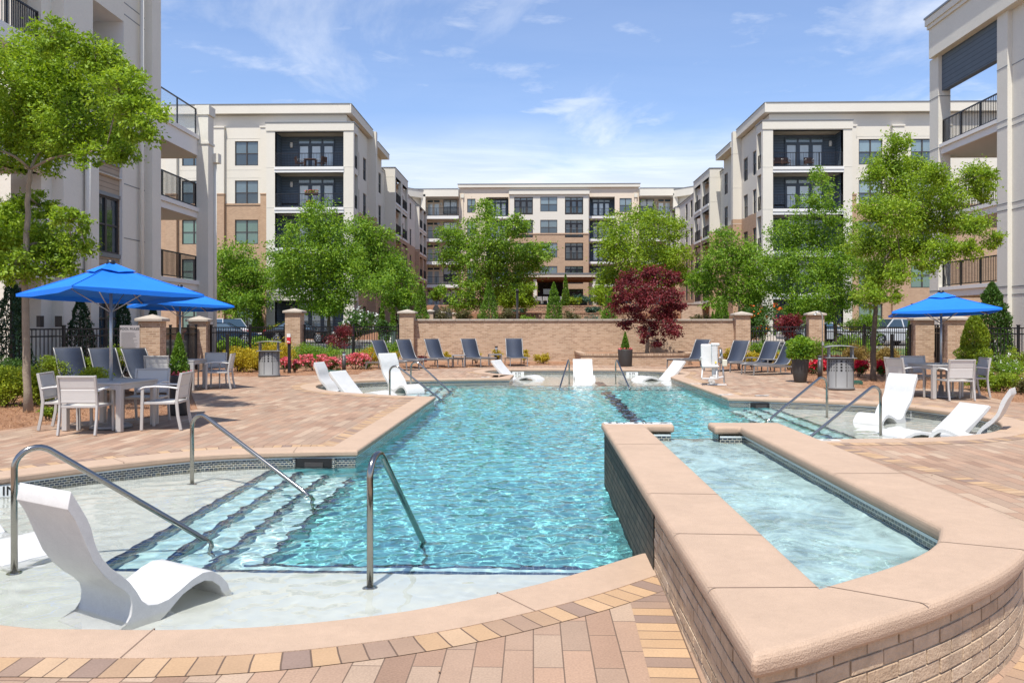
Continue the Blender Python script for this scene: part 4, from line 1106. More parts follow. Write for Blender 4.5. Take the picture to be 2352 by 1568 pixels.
# ---- near building on the left edge of the picture
def near_left():
    XF = -14.0
    root = thing('apartment_building', 'tall pale grey apartment building at the left edge behind the leafy tree', 'building', (XF, 28, 0))
    Yx = lambda x: PX(x, 500, XF).y
    F = Facade(root, (XF, 0), (0, 1)); fl = [0.35, 3.45, 6.55, 9.65, 12.75]
    Y0, Y1 = Yx(146), Yx(352.5)
    wa, wb = Yx(221), Yx(281)
    holes = [(wa, wb, z+0.0, z+3.08, 0.10) for z in fl[1:3]] + [(wa-0.2, wb+0.1, 9.65, 11.95, 2.0), (wa, wb, 0.36, 3.43, 0.10), (wa-0.2, wb+0.1, 12.75, 15.0, 2.0)]
    da, db = Yx(150), Yx(171)
    F.wall(Y0, Y1, 0, 16.4, holes, ((1e9, GREY),), reveal=TRIM)
    for k, z in enumerate(fl[:3]):
        wz0, wz1 = z+0.52, z+2.40
        F.wall(wa, wb, z, z+3.08, [(wa+0.02, wb-0.02, wz0, wz1, 0.05)], ((1e9, STAN if k else SWHITE),), out=-0.10)
        F.block(wa, wb, wz1, wz1+0.12, -0.10, -0.06, EDGE); F.block(wa, wb, wz0-0.14, wz0, -0.10, -0.05, EDGE)
        F.window(wa+0.02, wz0, wb-wa-0.04, wz1-wz0, 'sash', 'bronze', ('glass', 'glass'), out=-0.08)
    for z, t in ((9.65, 11.95), (12.75, 15.0)):
        F.quad(wa-0.2, wb+0.1, z, t, GREY, -2.0); F.window(wa+0.3, z+0.4, 1.25, 1.5, 'sash', 'bronze', ('glass_clear', 'glass_clear'), out=-1.86)
        F.rail(wa-0.2, z, wb-wa+0.3, out=-0.1)
    # scored lines, round downpipes and piers
    for z in (3.3, 4.55, 6.4, 7.5, 9.5, 12.2, 12.6): 
        for a, b in ((Y0, wa-0.22), (wb+0.12, Y1)): F.block(a, b, z, z+0.03, 0, 0.01, EDGE)
    F.block(Yx(332), Y1, 0, 16.4, 0, 0.28, GREY); F.block(Yx(199), Yx(219), 0, 9.3, 0, 0.12, GREY)
    F.mb.tube([F.pt(Yx(193), 0, 0.12), F.pt(Yx(193), 9.4, 0.12)], 0.085, 14, GREY); F.mb.tube([F.pt(Yx(317), 0, 0.14), F.pt(Yx(317), 16, 0.14)], 0.07, 14, GREY)
    F.block(Y0-0.3, Y1+0.4, 15.9, 16.5, 0, 0.5, GREY)
    # the return facing the pool at the near end and a recessed bay of balconies
    Rt = Facade(root, (XF-1.6, Y0), (1, 0), 'return_wall'); Rt.wall(0, 1.6, 0, 16.4, (), ((1e9, GREY),)); Rt.done(bmats())
    N = Facade(root, (XF-0.35, 0), (0, 1), 'balcony_bay')
    a, b = 19.5, Y0-0.55
    N.wall(15, Y0, 0, 16.4, [(a, b, z, z+2.55, 0.4) for z in fl], ((1e9, GREY),))
    for z in fl:
        N.quad(a, b, z, z+2.55, SWHITE, -2.2); N.mb.face([N.pt(a, z+2.55, 0), N.pt(b, z+2.55, 0), N.pt(b, z+2.55, -2.2), N.pt(a, z+2.55, -2.2)], SOFF); N.mb.face([N.pt(a, z, 0), N.pt(b, z, 0), N.pt(b, z, -2.2), N.pt(a, z, -2.2)], CONC)
        N.window(b-2.2, z+0.03, 1.9, 2.4, ('d', 2), 'black_metal', ('glass', 'glass'), out=-2.08)
        if z > 1: N.rail(a, z, b-a, out=-0.1, step=0.1); N.block(a-0.2, b+0.2, z-0.5, z, 0, 0.30, TRIM)
    N.done(bmats())
    # end wall facing away and the open corner porch beyond it
    E = Facade(root, (XF, Y1), (-1, 0), 'end_wall'); E.wall(0, 6, 0, 16.4, [(1.2, 3.0, z+0.05, z+2.4) for z in fl], ((1e9, GREY),))
    for z in fl[:4]: E.window(1.2, z+0.05, 1.8, 2.35, ('d', 2), 'bronze', out=-0.02)
    E.done(bmats())
    XP = -14.35; yA, yB = Y1, 35.6
    Q = Facade(root, (XP, 0), (0, 1), 'porch')
    for z in fl[1:4]:
        dp = 0.85 if z > 9 else 0.42
        Q.block(yA-0.1, yB, z-dp, z, -4.5, 0.0, TRIM); Q.block(yA-0.1, yB+0.05, z-0.16, z+0.01, 0, 0.08, TRIM)
        Q.mb.face([Q.pt(yA, z-dp-0.004, 0), Q.pt(yB-0.02, z-dp-0.004, 0), Q.pt(yB-0.02, z-dp-0.004, -4.4), Q.pt(yA, z-dp-0.004, -4.4)], SOFF)
        if z < 9: Q.rail(yA+0.05, z, 35.0-yA, out=-0.08, step=0.11)
    Q.block(35.0, 35.6, 0, 10.75, -0.05, 0.46, GREY); Q.block(34.95, 35.65, 10.55, 10.95, -0.1, 0.52, GREY); Q.block(34.96, 35.64, 9.3, 9.4, -0.08, 0.5, GREY)
    Q.block(35.0, 35.6, 0, 9.2, -4.5, -4.0, GREY)
    Q.mb.tube([Q.pt(35.66, 0, 0.50), Q.pt(35.66, 8.6, 0.50)], 0.075, 10, GREY); Q.block(35.5, 35.85, 8.6, 9.0, 0.35, 0.70, GREY)
    # roof terrace with a glass balustrade
    Q.done(bmats())
    mb = MB()
    mb.bar(Q.pt(yA, 10.77, -0.05), Q.pt(34.95, 10.77, -0.05), 0.05, 0.05)
    for t in (0.3, 0.62, 1.0): y = yA+(34.9-yA)*t; mb.bar(Q.pt(y, 9.66, -0.05), Q.pt(y, 10.75, -0.05), 0.05, 0.05, up=(1, 0, 0))
    rl = mb.build('terrace_balustrade', M['black_metal'], root)
    gl, Nn, Ll, bb = newmat('clear_glass'); bb.inputs['Alpha'].default_value = 0.18; bb.inputs['Base Color'].default_value = (0.7, 0.85, 0.85, 1); bb.inputs['Roughness'].default_value = 0.05
    M['clear_glass'] = gl
    mb = MB(); mb.box((XP-0.06, yA+0.1, 9.75), (XP-0.045, 34.9, 10.70)); g = mb.build('glass_panel', gl, rl); g.location = -Vector(root.location)
    F.done(bmats())
    mb = MB(); mb.lathe([(0.10, -0.14), (0.11, 0.14)], (0, 0, 0), 8)
    for (x, y) in ((130, 787), (88, 787)):
        o = placed('wall_lamp', cached(('sq',), lambda: mesh_of(MB().box((-0.09, -0.11, -0.16), (0.09, 0.0, 0.16)), 'wall_lamp', M['bronze'], bevel=0)), root, PX(x, 738, XF+0.02)-Vector(root.location), PI/2)
    mb = MB(); y0d = Yx(100); mb.box((XF-1.55, Y0-0.12, 0.3), (XF-0.5, Y0-0.04, 2.7)); o = mb.build('entrance_door', M['navy_frame'], root); o.location = -Vector(root.location)
    mb = MB(); mb.box((XF-1.4, Y0-0.135, 0.5), (XF-0.65, Y0-0.122, 2.5)); g = mb.build('pane', M['glass_green'], o)
    return root
near_left()

# ---- near building on the right edge of the picture
def near_right():
    XF = 17.6
    root = thing('apartment_building', 'pale stucco apartment building at the right edge with a navy boarded porch', 'building', (XF, 30, 0))
    Yx = lambda x, X=XF: PX(x, 500, X).y
    F = Facade(root, (XF+0.17, 0), (0, -1)); U = lambda Y: -Y
    fl = [0.1, 3.2, 6.3, 9.4]
    ya, yb = Yx(2314), Yx(2290)            # pier
    holes = [(-26.5, -24.9, z+0.5, z+2.4) for z in fl]
    F.wall(U(ya), U(14), 0, 15.1, holes, ((1e9, GREY),))
    for z in fl: F.window(-26.5, z+0.5, 1.6, 1.9, 'sash', out=-0.02)
    F.block(U(yb), U(ya), 0, 13.3, -0.5, 0.17, GREY)
    for z in (2.7, 3.0, 5.85, 6.1, 8.95, 9.2, 11.2): F.block(U(yb)-0.005, U(14), z, z+0.03, 0, 0.012, EDGE); F.block(U(yb)-0.004, U(ya)+0.004, z, z+0.03, 0.165, 0.18, EDGE)
    for z in (2.25, 5.4, 8.5): F.block(U(29.95), U(29.75), z, z+0.28, 0, 0.12, TRIM)
    # beam and cornice
    yE = 36.9
    F.block(U(yE), U(14), 13.27, 14.55, -0.6, 0.35, GREY); F.block(U(yE)-0.06, U(14), 14.55, 14.72, -0.6, 0.42, GREY); F.block(U(yE)-0.12, U(14), 14.72, 15.02, -0.6, 0.48, GREY); F.block(U(yE)-0.15, U(14), 15.02, 15.10, -0.7, 0.52, EDGE)
    F.block(U(yE), U(yE)+0.5, 13.27, 15.0, -5.5, -0.6, GREY); F.mb.face([F.pt(U(yE), 13.3, 0), F.pt(U(yb), 13.3, 0), F.pt(U(yb), 13.3, -5.5), F.pt(U(yE), 13.3, -5.5)], SOFF)
    # porch columns and slabs
    c0, c1 = Yx(2134)-0.05, Yx(2154)-0.05
    F.block(U(c0), U(c1), 0, 13.27, -0.35, 0.17, GREY); F.block(U(c0), U(c1), 0, 13.27, -5.5, -5.0, GREY)
    for z in (3.05, 6.15, 9.25, 11.5): F.block(U(c0)-0.004, U(c1)+0.004, z, z+0.03, -0.355, 0.18, EDGE)
    F.block(U(c1), U(yb), 11.74, 13.27, -0.25, 0.02, NAVY); F.block(U(c1), U(yb), 12.3, 13.27, -5.3, -5.0, NAVY)
    for z in fl[1:]:
        F.block(U(c0), U(yb), z-0.42, z, -5.3, 0.06, TRIM); F.block(U(c0)-0.04, U(yb), z-0.14, z+0.008, 0.06, 0.15, TRIM)
        F.mb.face([F.pt(U(c0), z-0.424, 0), F.pt(U(yb), z-0.424, 0), F.pt(U(yb), z-0.424, -5.3), F.pt(U(c0), z-0.424, -5.3)], SOFF)
        F.rail(U(c1)+0.02, z, U(yb)-U(c1)-0.02, out=-0.02, step=0.115)
    B = Facade(root, (XF-0.1, yb-0.02), (1, 0), 'porch_back'); 
    E = Facade(root, (XF+5.8, yb), (-1, 0), 'porch_back_wall'); E.wall(0, 5.3, 0, 13.3, [(2.2, 4.0, z+0.05, z+2.4) for z in fl], ((1e9, CREAM),))
    for z in fl: E.window(2.2, z+0.05, 1.8, 2.35, ('d', 2), 'bronze', out=-0.02)
    E.done(bmats()); F.done(bmats())
near_right()
M['leaf_hedge'] = leafmat('leaf_hedge', [(0.12,0.18,0.012),(0.34,0.42,0.03),(0.55,0.60,0.06)], 0.4)
# ------------------------------------------------------------------ trees, conifers, shrubs, flowers
def leaves(name, C, out, size, mat, parent=None, droop=0.25, wide=0.42, seed=0, flat=0.5):
    """one mesh of many leaf blades at the points C, pointing along out and hanging a little"""
    r = np.random.RandomState(seed); n = len(C)
    a = out*0.7 + r.normal(0, 0.6, (n, 3)); a[:, 2] -= droop
    a /= np.maximum(np.linalg.norm(a, axis=1, keepdims=True), 1e-6)
    up = r.normal(0, 0.55, (n, 3)); up[:, 2] += flat
    b = np.cross(a, up); b /= np.maximum(np.linalg.norm(b, axis=1, keepdims=True), 1e-6)
    l = size*r.uniform(0.65, 1.3, (n, 1)); w = l*wide
    nn = np.cross(b, a)*l*0.12
    V = np.stack([C-a*l*0.5, C+b*w*0.5-a*l*0.08-nn, C+a*l*0.5-nn*0.5, C-b*w*0.5-a*l*0.08-nn], 1).reshape(-1, 3)
    me = bpy.data.meshes.new(name)
    me.vertices.add(4*n); me.vertices.foreach_set('co', V.ravel())
    me.loops.add(4*n); me.loops.foreach_set('vertex_index', np.arange(4*n, dtype=np.int32))
    me.polygons.add(n); me.polygons.foreach_set('loop_start', np.arange(n, dtype=np.int32)*4)
    me.update(calc_edges=True); me.materials.append(mat)
    return link(bpy.data.objects.new(name, me), parent)
def clumps(blobs, n, seed, per=55, tight=0.26, shell=0.55):
    """leaf points gathered in sprays through the volume of the blobs (x, y, z, r)"""
    r = np.random.RandomState(seed)
    B = np.array([(b[0], b[1], b[2], b[3]) for b in blobs]); wgt = B[:, 3]**2; wgt /= wgt.sum()
    K = max(6, n//per)
    k = r.choice(len(B), K, p=wgt)
    d = r.normal(0, 1, (K, 3)); d /= np.linalg.norm(d, axis=1, keepdims=True)
    rad = (shell+(1-shell)*r.uniform(0, 1, (K, 1))**0.7)
    cc = B[k, :3]+d*rad*B[k, 3:4]*np.array([1, 1, 0.88])
    s = B[k, 3]*tight*r.uniform(0.6, 1.35, K)
    j = r.randint(0, K, n)
    off = r.normal(0, 1, (n, 3))*np.array([1, 1, 0.62])
    C = cc[j]+off*s[j][:, None]
    o = off/np.maximum(np.linalg.norm(off, axis=1, keepdims=True), 1e-6)*0.6+d[j]*0.5
    return C, o, cc, k
def limb(mb, a, b, r0, r1, rnd, n=6, sag=0.08, sides=6):
    a, b = Vector(a), Vector(b); L = (b-a).length
    j = Vector((rnd.uniform(-1, 1), rnd.uniform(-1, 1), rnd.uniform(-.3, .3)))*L*sag
    pts, rr = [], []
    for i in range(n+1):
        t = i/n; pts.append(a.lerp(b, t)+j*math.sin(PI*t)+Vector((0, 0, 1))*L*0.10*math.sin(PI*t)*(1 if b.z > a.z else 0)); rr.append(r0+(r1-r0)*t)
    mb.tube(pts, rr, sides); return pts
def tree(name, label, base, trunk, r0, blobs, n, leaf, mat, bark, seed, group=None, cat='tree', per=55, tight=0.26, shell=0.5, twigs=0, droop=0.25, wide=0.42, fork=None):
    """trunk: points from the base to the fork; blobs: crown volumes in world metres"""
    rnd = random.Random(seed)
    base = Vector(base)
    t = thing(name, label, cat, base, 0, group)
    rel_ = lambda p: Vector(p)-base
    mb = MB()
    tp = [rel_(p) for p in trunk]
    # smooth the trunk and taper it
    pts = []
    for i in range(len(tp)-1):
        for k in range(4): pts.append(tp[i].lerp(tp[i+1], k/4)+Vector((rnd.uniform(-1, 1), rnd.uniform(-1, 1), 0))*r0*0.18)
    pts.append(tp[-1]); pts[0] = Vector((0, 0, -0.15))
    rr = [r0*(1.35 if i == 0 else 1.0)*(1-0.45*i/(len(pts)-1)) for i in range(len(pts))]
    mb.tube(pts, rr, 10)
    top = tp[-1]; fr = r0*0.55
    BL = [(rel_(b[:3]), b[3]) for b in blobs]
    n = int(n*(1.25 if twigs else 1.7)); C, o, cc, kk = clumps([(p.x, p.y, p.z, r) for p, r in BL], n, seed, per, tight, shell*0.75)
    ends = {}
    order = sorted(range(len(BL)), key=lambda i: (BL[i][0]-top).length)
    nodes = [(p, fr) for p in pts[int(len(pts)*0.45):]]
    for i in order:
        p, r = BL[i]
        q = min(nodes, key=lambda nd: (nd[0]-p).length + (0 if nd[0].z < p.z+0.2 else 1.2*(nd[0].z-p.z)))
        e = limb(mb, q[0], p, max(0.012, q[1]*0.72), max(0.008, q[1]*0.38), rnd)
        nodes += [(x, max(0.010, q[1]*(0.72-0.34*j/len(e)))) for j, x in enumerate(e)][2:]
        ends[i] = p
    if twigs:
        for j in range(0, len(cc), max(1, len(cc)//twigs)):
            limb(mb, BL[kk[j]][0], Vector(cc[j]), 0.011, 0.004, rnd, 3, 0.12, 4)
    mb.build('trunk', bark, t, recalc=False)
    leaves('crown', C, o, leaf*1.08, mat, t, droop, wide*1.15, seed)
    return t
def BB(lst, Y, spread, seed, grow=1.13):
    r = random.Random(seed); out = []
    for (x, y, rp) in lst:
        dy = r.uniform(-spread, spread); p = P(x, y, Y+dy); out.append((p.x, p.y, p.z, rp*grow*(Y+dy)/FOC))
    return out
def TP(lst, Y): return [tuple(P(x, y, Y)) for x, y in lst]

# the tall spring-green tree at the left
b = G(65, 943)
nl = [(115,85,55),(65,135,60),(150,140,65),(215,125,48),(255,150,42),(30,205,70),(110,215,75),(200,220,72),(275,215,60),(322,262,50),(60,290,70),(150,300,72),(240,305,62),(325,300,40),(275,345,42),(100,345,52),(200,355,36),(20,350,50),(-60,250,90),(-50,130,60),(-80,340,60),(300,180,35)]
lo = [(25,475,45),(90,470,36),(140,500,34),(182,505,26),(40,540,58),(110,560,56),(165,560,44),(30,608,50),(100,608,46),(150,615,32),(-50,540,70),(195,560,22)]
tree('shade_tree', 'tall spring green tree with slim pale trunk at the left edge', b, [tuple(b), tuple(P(60,760,b.y)), tuple(P(57,640,b.y)), tuple(P(62,540,b.y)), tuple(P(64,440,b.y)), tuple(P(70,390,b.y))], 0.072,
     BB(nl, b.y, 1.1, 1)+BB(lo, b.y, 0.9, 2), 60000, 0.072, M['leaf_spring'], M['bark_grey'], 31, per=46, tight=0.19, twigs=160, group='leafy trees', shell=0.35)
b = Vector((*P(548, 781, 60.6).xy, 0.32))
tree('shade_tree', 'small round light green tree behind the white car at the left', b, [tuple(b)]+TP([(543,735), (541,700)], 60.6), 0.11,
     BB([(540,585,36),(515,620,36),(570,620,40),(594,650,30),(540,660,46),(507,665,26),(560,698,36),(522,702,28),(588,690,28)], 60.6, 1.0, 3), 9000, 0.19, M['leaf_green'], M['bark_dark'], 32, group='leafy trees', per=40)
b = Vector((*P(757, 790, 48).xy, 0.15))
tree('shade_tree', 'broad dense green tree in front of the left navy balconies', b, [tuple(b)]+TP([(756,760), (754,715), (748,690)], 48), 0.13,
     BB([(735,497,38),(692,535,44),(762,545,42),(650,588,42),(720,590,56),(795,585,42),(632,640,30),(680,648,46),(740,650,52),(800,640,46),(720,690,36),(770,688,36),(748,712,24)], 48, 1.3, 4), 17000, 0.15, M['leaf_green'], M['bark_dark'], 33, group='leafy trees', per=48, tight=0.24)
b = Vector((*P(925, 760, 54).xy, 0.25))
tree('shade_tree', 'leaning dark green tree beside the left end of the brick wall', b, [tuple(b)]+TP([(915,715), (890,680), (870,655)], 54), 0.12,
     BB([(832,530,34),(868,545,32),(822,590,40),(872,598,42),(902,622,36),(926,652,34),(882,658,36),(940,682,22),(850,640,36),(912,692,26)], 54, 1.3, 5), 12000, 0.16, M['leaf_green'], M['bark_grey'], 34, group='leafy trees', per=45)
b = Vector((*P(1132, 740, 76).xy, 1.45))
tree('shade_tree', 'wide airy green tree standing in front of the far building, left of the pergola', b, [tuple(b)]+TP([(1132,690), (1130,640), (1125,600)], 76), 0.16,
     BB([(1110,490,34),(1075,540,40),(1030,540,30),(1130,545,44),(1182,518,30),(1050,590,42),(1110,600,48),(1170,580,40),(1222,580,34),(1256,575,20),(1080,650,38),(1140,650,42),(1200,620,36),(1240,606,24),(1190,655,26),(1110,690,28),(1060,690,30)], 76, 2.0, 6, 1.03), 17000, 0.22, M['leaf_green'], M['bark_grey'], 35, group='leafy trees', per=45, tight=0.25)
b = Vector((*P(1205, 722, 84).xy, 1.66))
tree('shade_tree', 'small pale green tree with white stems beside the pergola', b, [tuple(b)]+TP([(1208,690), (1212,670)], 84), 0.08,
     BB([(1185,662,22),(1212,660,18),(1165,690,22),(1200,690,22),(1225,692,12)], 84, 1.0, 7, 1.0), 5000, 0.2, M['leaf_spring'], M['bark_grey'], 36, group='leafy trees', per=40)
b = Vector((*P(1462, 745, 76).xy, 1.45))
tree('shade_tree', 'wide light green tree above the red maple', b, [tuple(b)]+TP([(1462,690), (1465,640), (1470,600)], 76), 0.16,
     BB([(1410,520,34),(1462,508,34),(1512,520,40),(1550,530,26),(1390,570,30),(1440,580,48),(1500,590,48),(1550,590,36),(1400,630,30),(1450,640,40),(1510,640,40),(1560,630,26),(1390,680,28)], 76, 2.0, 8), 14000, 0.22, M['leaf_spring'], M['bark_grey'], 37, group='leafy trees', per=45)
b = Vector((*P(1700, 790, 50).xy, 0.22))
tree('shade_tree', 'slender green tree behind the right end pillar of the brick wall', b, [tuple(b)]+TP([(1700,740), (1697,690), (1690,650)], 50), 0.10,
     BB([(1665,560,36),(1706,575,36),(1640,600,30),(1690,620,38),(1740,605,30),(1620,650,30),(1670,665,34),(1722,660,38),(1594,640,22),(1755,645,28),(1640,695,20),(1740,700,30)], 50, 1.2, 9), 12000, 0.14, M['leaf_green'], M['bark_grey'], 38, group='leafy trees', per=42, tight=0.25)
b = Vector((*P(1920, 800, 46).xy, 0.12))
tree('shade_tree', 'tall ragged green tree in front of the right navy balconies', b, [tuple(b)]+TP([(1919,740), (1915,690), (1900,640)], 46), 0.13,
     BB([(1885,400,26),(1882,448,30),(1850,480,30),(1910,492,28),(1800,540,36),(1850,540,42),(1908,545,42),(1958,525,28),(1792,600,36),(1850,610,48),(1920,610,46),(1968,592,34),(1800,660,34),(1860,670,44),(1920,670,42),(1832,712,26),(1890,715,30),(1958,680,28)], 46, 1.4, 10), 18000, 0.135, M['leaf_green'], M['bark_dark'], 39, group='leafy trees', per=48, tight=0.24)
b = G(2006, 873)
tree('shade_tree', 'airy tree with dark slim trunk growing by the right waste bin', b, [tuple(b)]+TP([(2006,800), (2008,740), (2012,690), (2022,640), (2030,600)], b.y), 0.082,
     BB([(2060,328,26),(2040,380,34),(2092,388,36),(2008,400,26),(2062,440,42),(2122,430,38),(2152,400,28),(2182,450,38),(2232,402,30),(2252,442,28),(2270,402,20),(2000,482,32),(2062,500,42),(2122,500,42),(2190,512,36),(2240,512,28),(2282,552,20),(1992,560,36),(2052,570,42),(2110,570,38),(2170,572,32),(2230,572,24),(2012,628,36),(2070,628,32),(2130,610,24),(2000,680,28),(2050,682,20)], b.y, 1.3, 11), 44000, 0.075, M['leaf_spring'], M['bark_dark'], 40, group='leafy trees', per=50, tight=0.27, twigs=140, shell=0.3)
b = Vector((*P(1487, 808, 34.4).xy, 0.42))
tree('maple_tree', 'dark red Japanese maple in the raised brick planter', b, [tuple(b)]+TP([(1486,790), (1488,772), (1492,757)], 34.4), 0.085,
     BB([(1450,640,24),(1500,632,26),(1542,640,22),(1430,670,26),(1480,680,34),(1536,680,31),(1420,708,21),(1462,718,28),(1522,720,30),(1560,702,18),(1440,745,18),(1490,752,24),(1540,755,26),(1512,784,14),(1478,772,18),(1556,770,12)], 34.4, 0.8, 12, 0.98), 13000, 0.085, M['leaf_red'], M['bark_grey'], 41, per=45, tight=0.25, droop=0.45, wide=0.55, twigs=70)

def conifer(label, x, ytop, ybase, wpx, Y, z, mat='leaf_conifer', n=3000, leaf=0.10, seed=0, group='clipped conifers', taper=0.85, name='conifer', pos=None, rad=None, height=None):
    p = P(x, ybase, Y) if pos is None else Vector(pos)
    zt = P(x, ytop, Y).z if height is None else z+height
    H = zt-z; rb = wpx*0.5*Y/FOC if rad is None else rad
    t = thing(name, label, 'conifer', (p.x, p.y, z), 0, group)
    r = np.random.RandomState(seed+77)
    h = r.uniform(0, 1, n)**1.25
    lump = 1+0.13*np.sin(9*h*H+3*np.sin(3.1*h*H+seed))
    ang = r.uniform(0, 2*PI, n)
    prof = rb*(1-h)**taper*np.where(h < 0.10, 0.75+2.5*h, 1.0)*lump*(1+0.13*np.sin(ang*3+h*7+seed))
    rad_ = prof*np.sqrt(r.uniform(0.45, 1.08, n))
    C = np.stack([rad_*np.cos(ang), rad_*np.sin(ang), 0.04+h*H*0.97], -1)
    o = np.stack([np.cos(ang)*0.6, np.sin(ang)*0.6, np.full(n, 1.0)], -1)
    mb = MB(); mb.tube([(0, 0, -0.1), (0, 0, H*0.8)], [0.06, 0.02], 6); mb.build('stem', M['bark_dark'], t, recalc=False)
    leaves('foliage', C, o, leaf, M[mat], t, -0.2, 0.38, seed, 0.0)
    return t
def shrub(label, x, y, rx, ry, Y, mat='leaf_green', n=1500, leaf=0.07, seed=0, group='garden shrubs', name='shrub', cat='shrub', flowers=None, fn=300, fsize=0.05, zb=None, pos=None):
    """a bush whose picture outline is centred at x, y"""
    c = P(x, y, Y) if pos is None else Vector(pos); R_ = 1.2*rx*Y/FOC; Hh = 1.1*ry*Y/FOC; n = int(n*1.6)
    zb = max(0.0, c.z-Hh) if zb is None else zb
    H = (c.z+Hh)-zb
    t = thing(name, label, cat, (c.x, c.y, zb), 0, group)
    r = np.random.RandomState(seed+500)
    blobs = []
    m = max(4, int(5+R_*4))
    for i in range(m):
        a = r.uniform(0, 2*PI); q = math.sqrt(r.uniform(0, 1))*0.62
        hh = r.uniform(0.3, 0.72)
        blobs.append((R_*q*math.cos(a), R_*q*0.8*math.sin(a), H*hh, min(R_*0.45, H*0.42)*r.uniform(0.75, 1.15)))
    C, o, cc, kk = clumps(blobs, n, seed+9, 26, 0.32, 0.4)
    C[:, 2] = np.clip(C[:, 2], 0.02, H*1.05)
    mb = MB()
    rnd = random.Random(seed)
    for q in blobs: limb(mb, (q[0]*0.15, q[1]*0.15, -0.05), (q[0], q[1], q[2]), 0.014, 0.006, rnd, 3, 0.1, 5)
    mb.build('stem', M['bark_dark'], t, recalc=False)
    leaves('foliage', C, o, leaf, M[mat], t, 0.0, 0.5, seed)
    if flowers:
        C, o, cc, kk = clumps([(q[0], q[1], q[2]+0.06, q[3]*1.02) for q in blobs], fn*3, seed+4, 5, 0.0, 0.85)
        ok = o[:, 2] > -0.2
        C = C+np.random.RandomState(seed).normal(0, fsize*0.5, C.shape); C[:, 2] = np.clip(C[:, 2], 0.04, H*1.12)
        leaves('blossom', C[ok], o[ok], fsize, M[flowers], t, -0.3, 0.9, seed+1)
    return t
# conifers by the left building
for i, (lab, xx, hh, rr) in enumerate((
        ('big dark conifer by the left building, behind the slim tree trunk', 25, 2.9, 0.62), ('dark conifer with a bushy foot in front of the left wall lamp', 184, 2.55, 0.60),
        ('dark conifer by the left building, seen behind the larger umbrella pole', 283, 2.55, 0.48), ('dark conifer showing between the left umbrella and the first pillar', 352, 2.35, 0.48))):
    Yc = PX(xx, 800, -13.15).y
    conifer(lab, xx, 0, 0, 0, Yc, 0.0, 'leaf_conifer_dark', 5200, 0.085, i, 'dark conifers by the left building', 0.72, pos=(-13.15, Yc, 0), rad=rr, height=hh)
for i, (lab, x, yt, w, Y, z, n) in enumerate((
        ('twin tipped bright conifer just behind the left end of the brick wall', 966, 650, 44, 44, 0.03, 5000),
        ('tall slim bright conifer behind the brick wall left of the lamp post', 1123, 640, 42, 52, 0.2, 5000),
        ('bright pointed conifer behind the middle of the brick wall', 1272, 645, 42, 50, 0.2, 5000),
        ('slim conifer in front of the pergola', 1299, 628, 17, 97, 3.6, 2500), ('slim conifer at the right post of the pergola', 1384, 640, 11, 97, 3.6, 1500),
        ('bright conifer half hidden behind the red maple', 1400, 672, 36, 50, 0.2, 3600),
        ('taller of the twin conifers left of the right end pillar', 1665, 682, 26, 46, 0.1, 3000), ('shorter of the twin conifers left of the right end pillar', 1650, 688, 24, 45.5, 0.1, 3000),
        ('smallest bright conifer, peeping over the wall beside the twin conifers', 1637, 714, 15, 45, 0.1, 1200),
        ('slim bright conifer left of the broad balcony tree', 591, 668, 27, 60.5, 0.3, 2600), ('narrow conifer beside the left building corner column', 490, 705, 18, 60.8, 0.3, 1500),
        ('dark slim conifer under the leaning tree', 878, 690, 17, 61, 0.4, 1500), ('darker slim conifer right under the leaning tree', 903, 700, 15, 61, 0.4, 1200),
        ('small conifer beside the third pillar from the right', 2088, 735, 16, 40, 0.0, 1200), ('slim conifer between the pergola lawn shrubs', 1140, 660, 20, 98, 3.7, 1200),
        ('narrow conifer on the terrace below the left far wing', 1040, 690, 18, 100, 3.8, 1200), ('slim dark conifer behind the right pillar tree', 1752, 705, 12, 56, 0.3, 900))):
    near = 42 < Y < 54
    conifer(lab, x, yt, 760, w*(1.55 if near else 1.2), Y, z, 'leaf_conifer', int(n*(1.6 if near else 1.0)), 0.10 if Y < 60 else 0.2, 20+i, taper=0.72)
conifer('broad lime green conifer at the right in front of the black fence', 2238, 722, 860, 88, 25.5, 0.0, 'leaf_lime', 9000, 0.085, 61, taper=0.55)
conifer('glossy dark evergreen cone in front of the right stucco wall', 2279, 645, 850, 112, 29.5, 0.0, 'leaf_deep', 9000, 0.12, 62, taper=0.6, name='evergreen_tree')
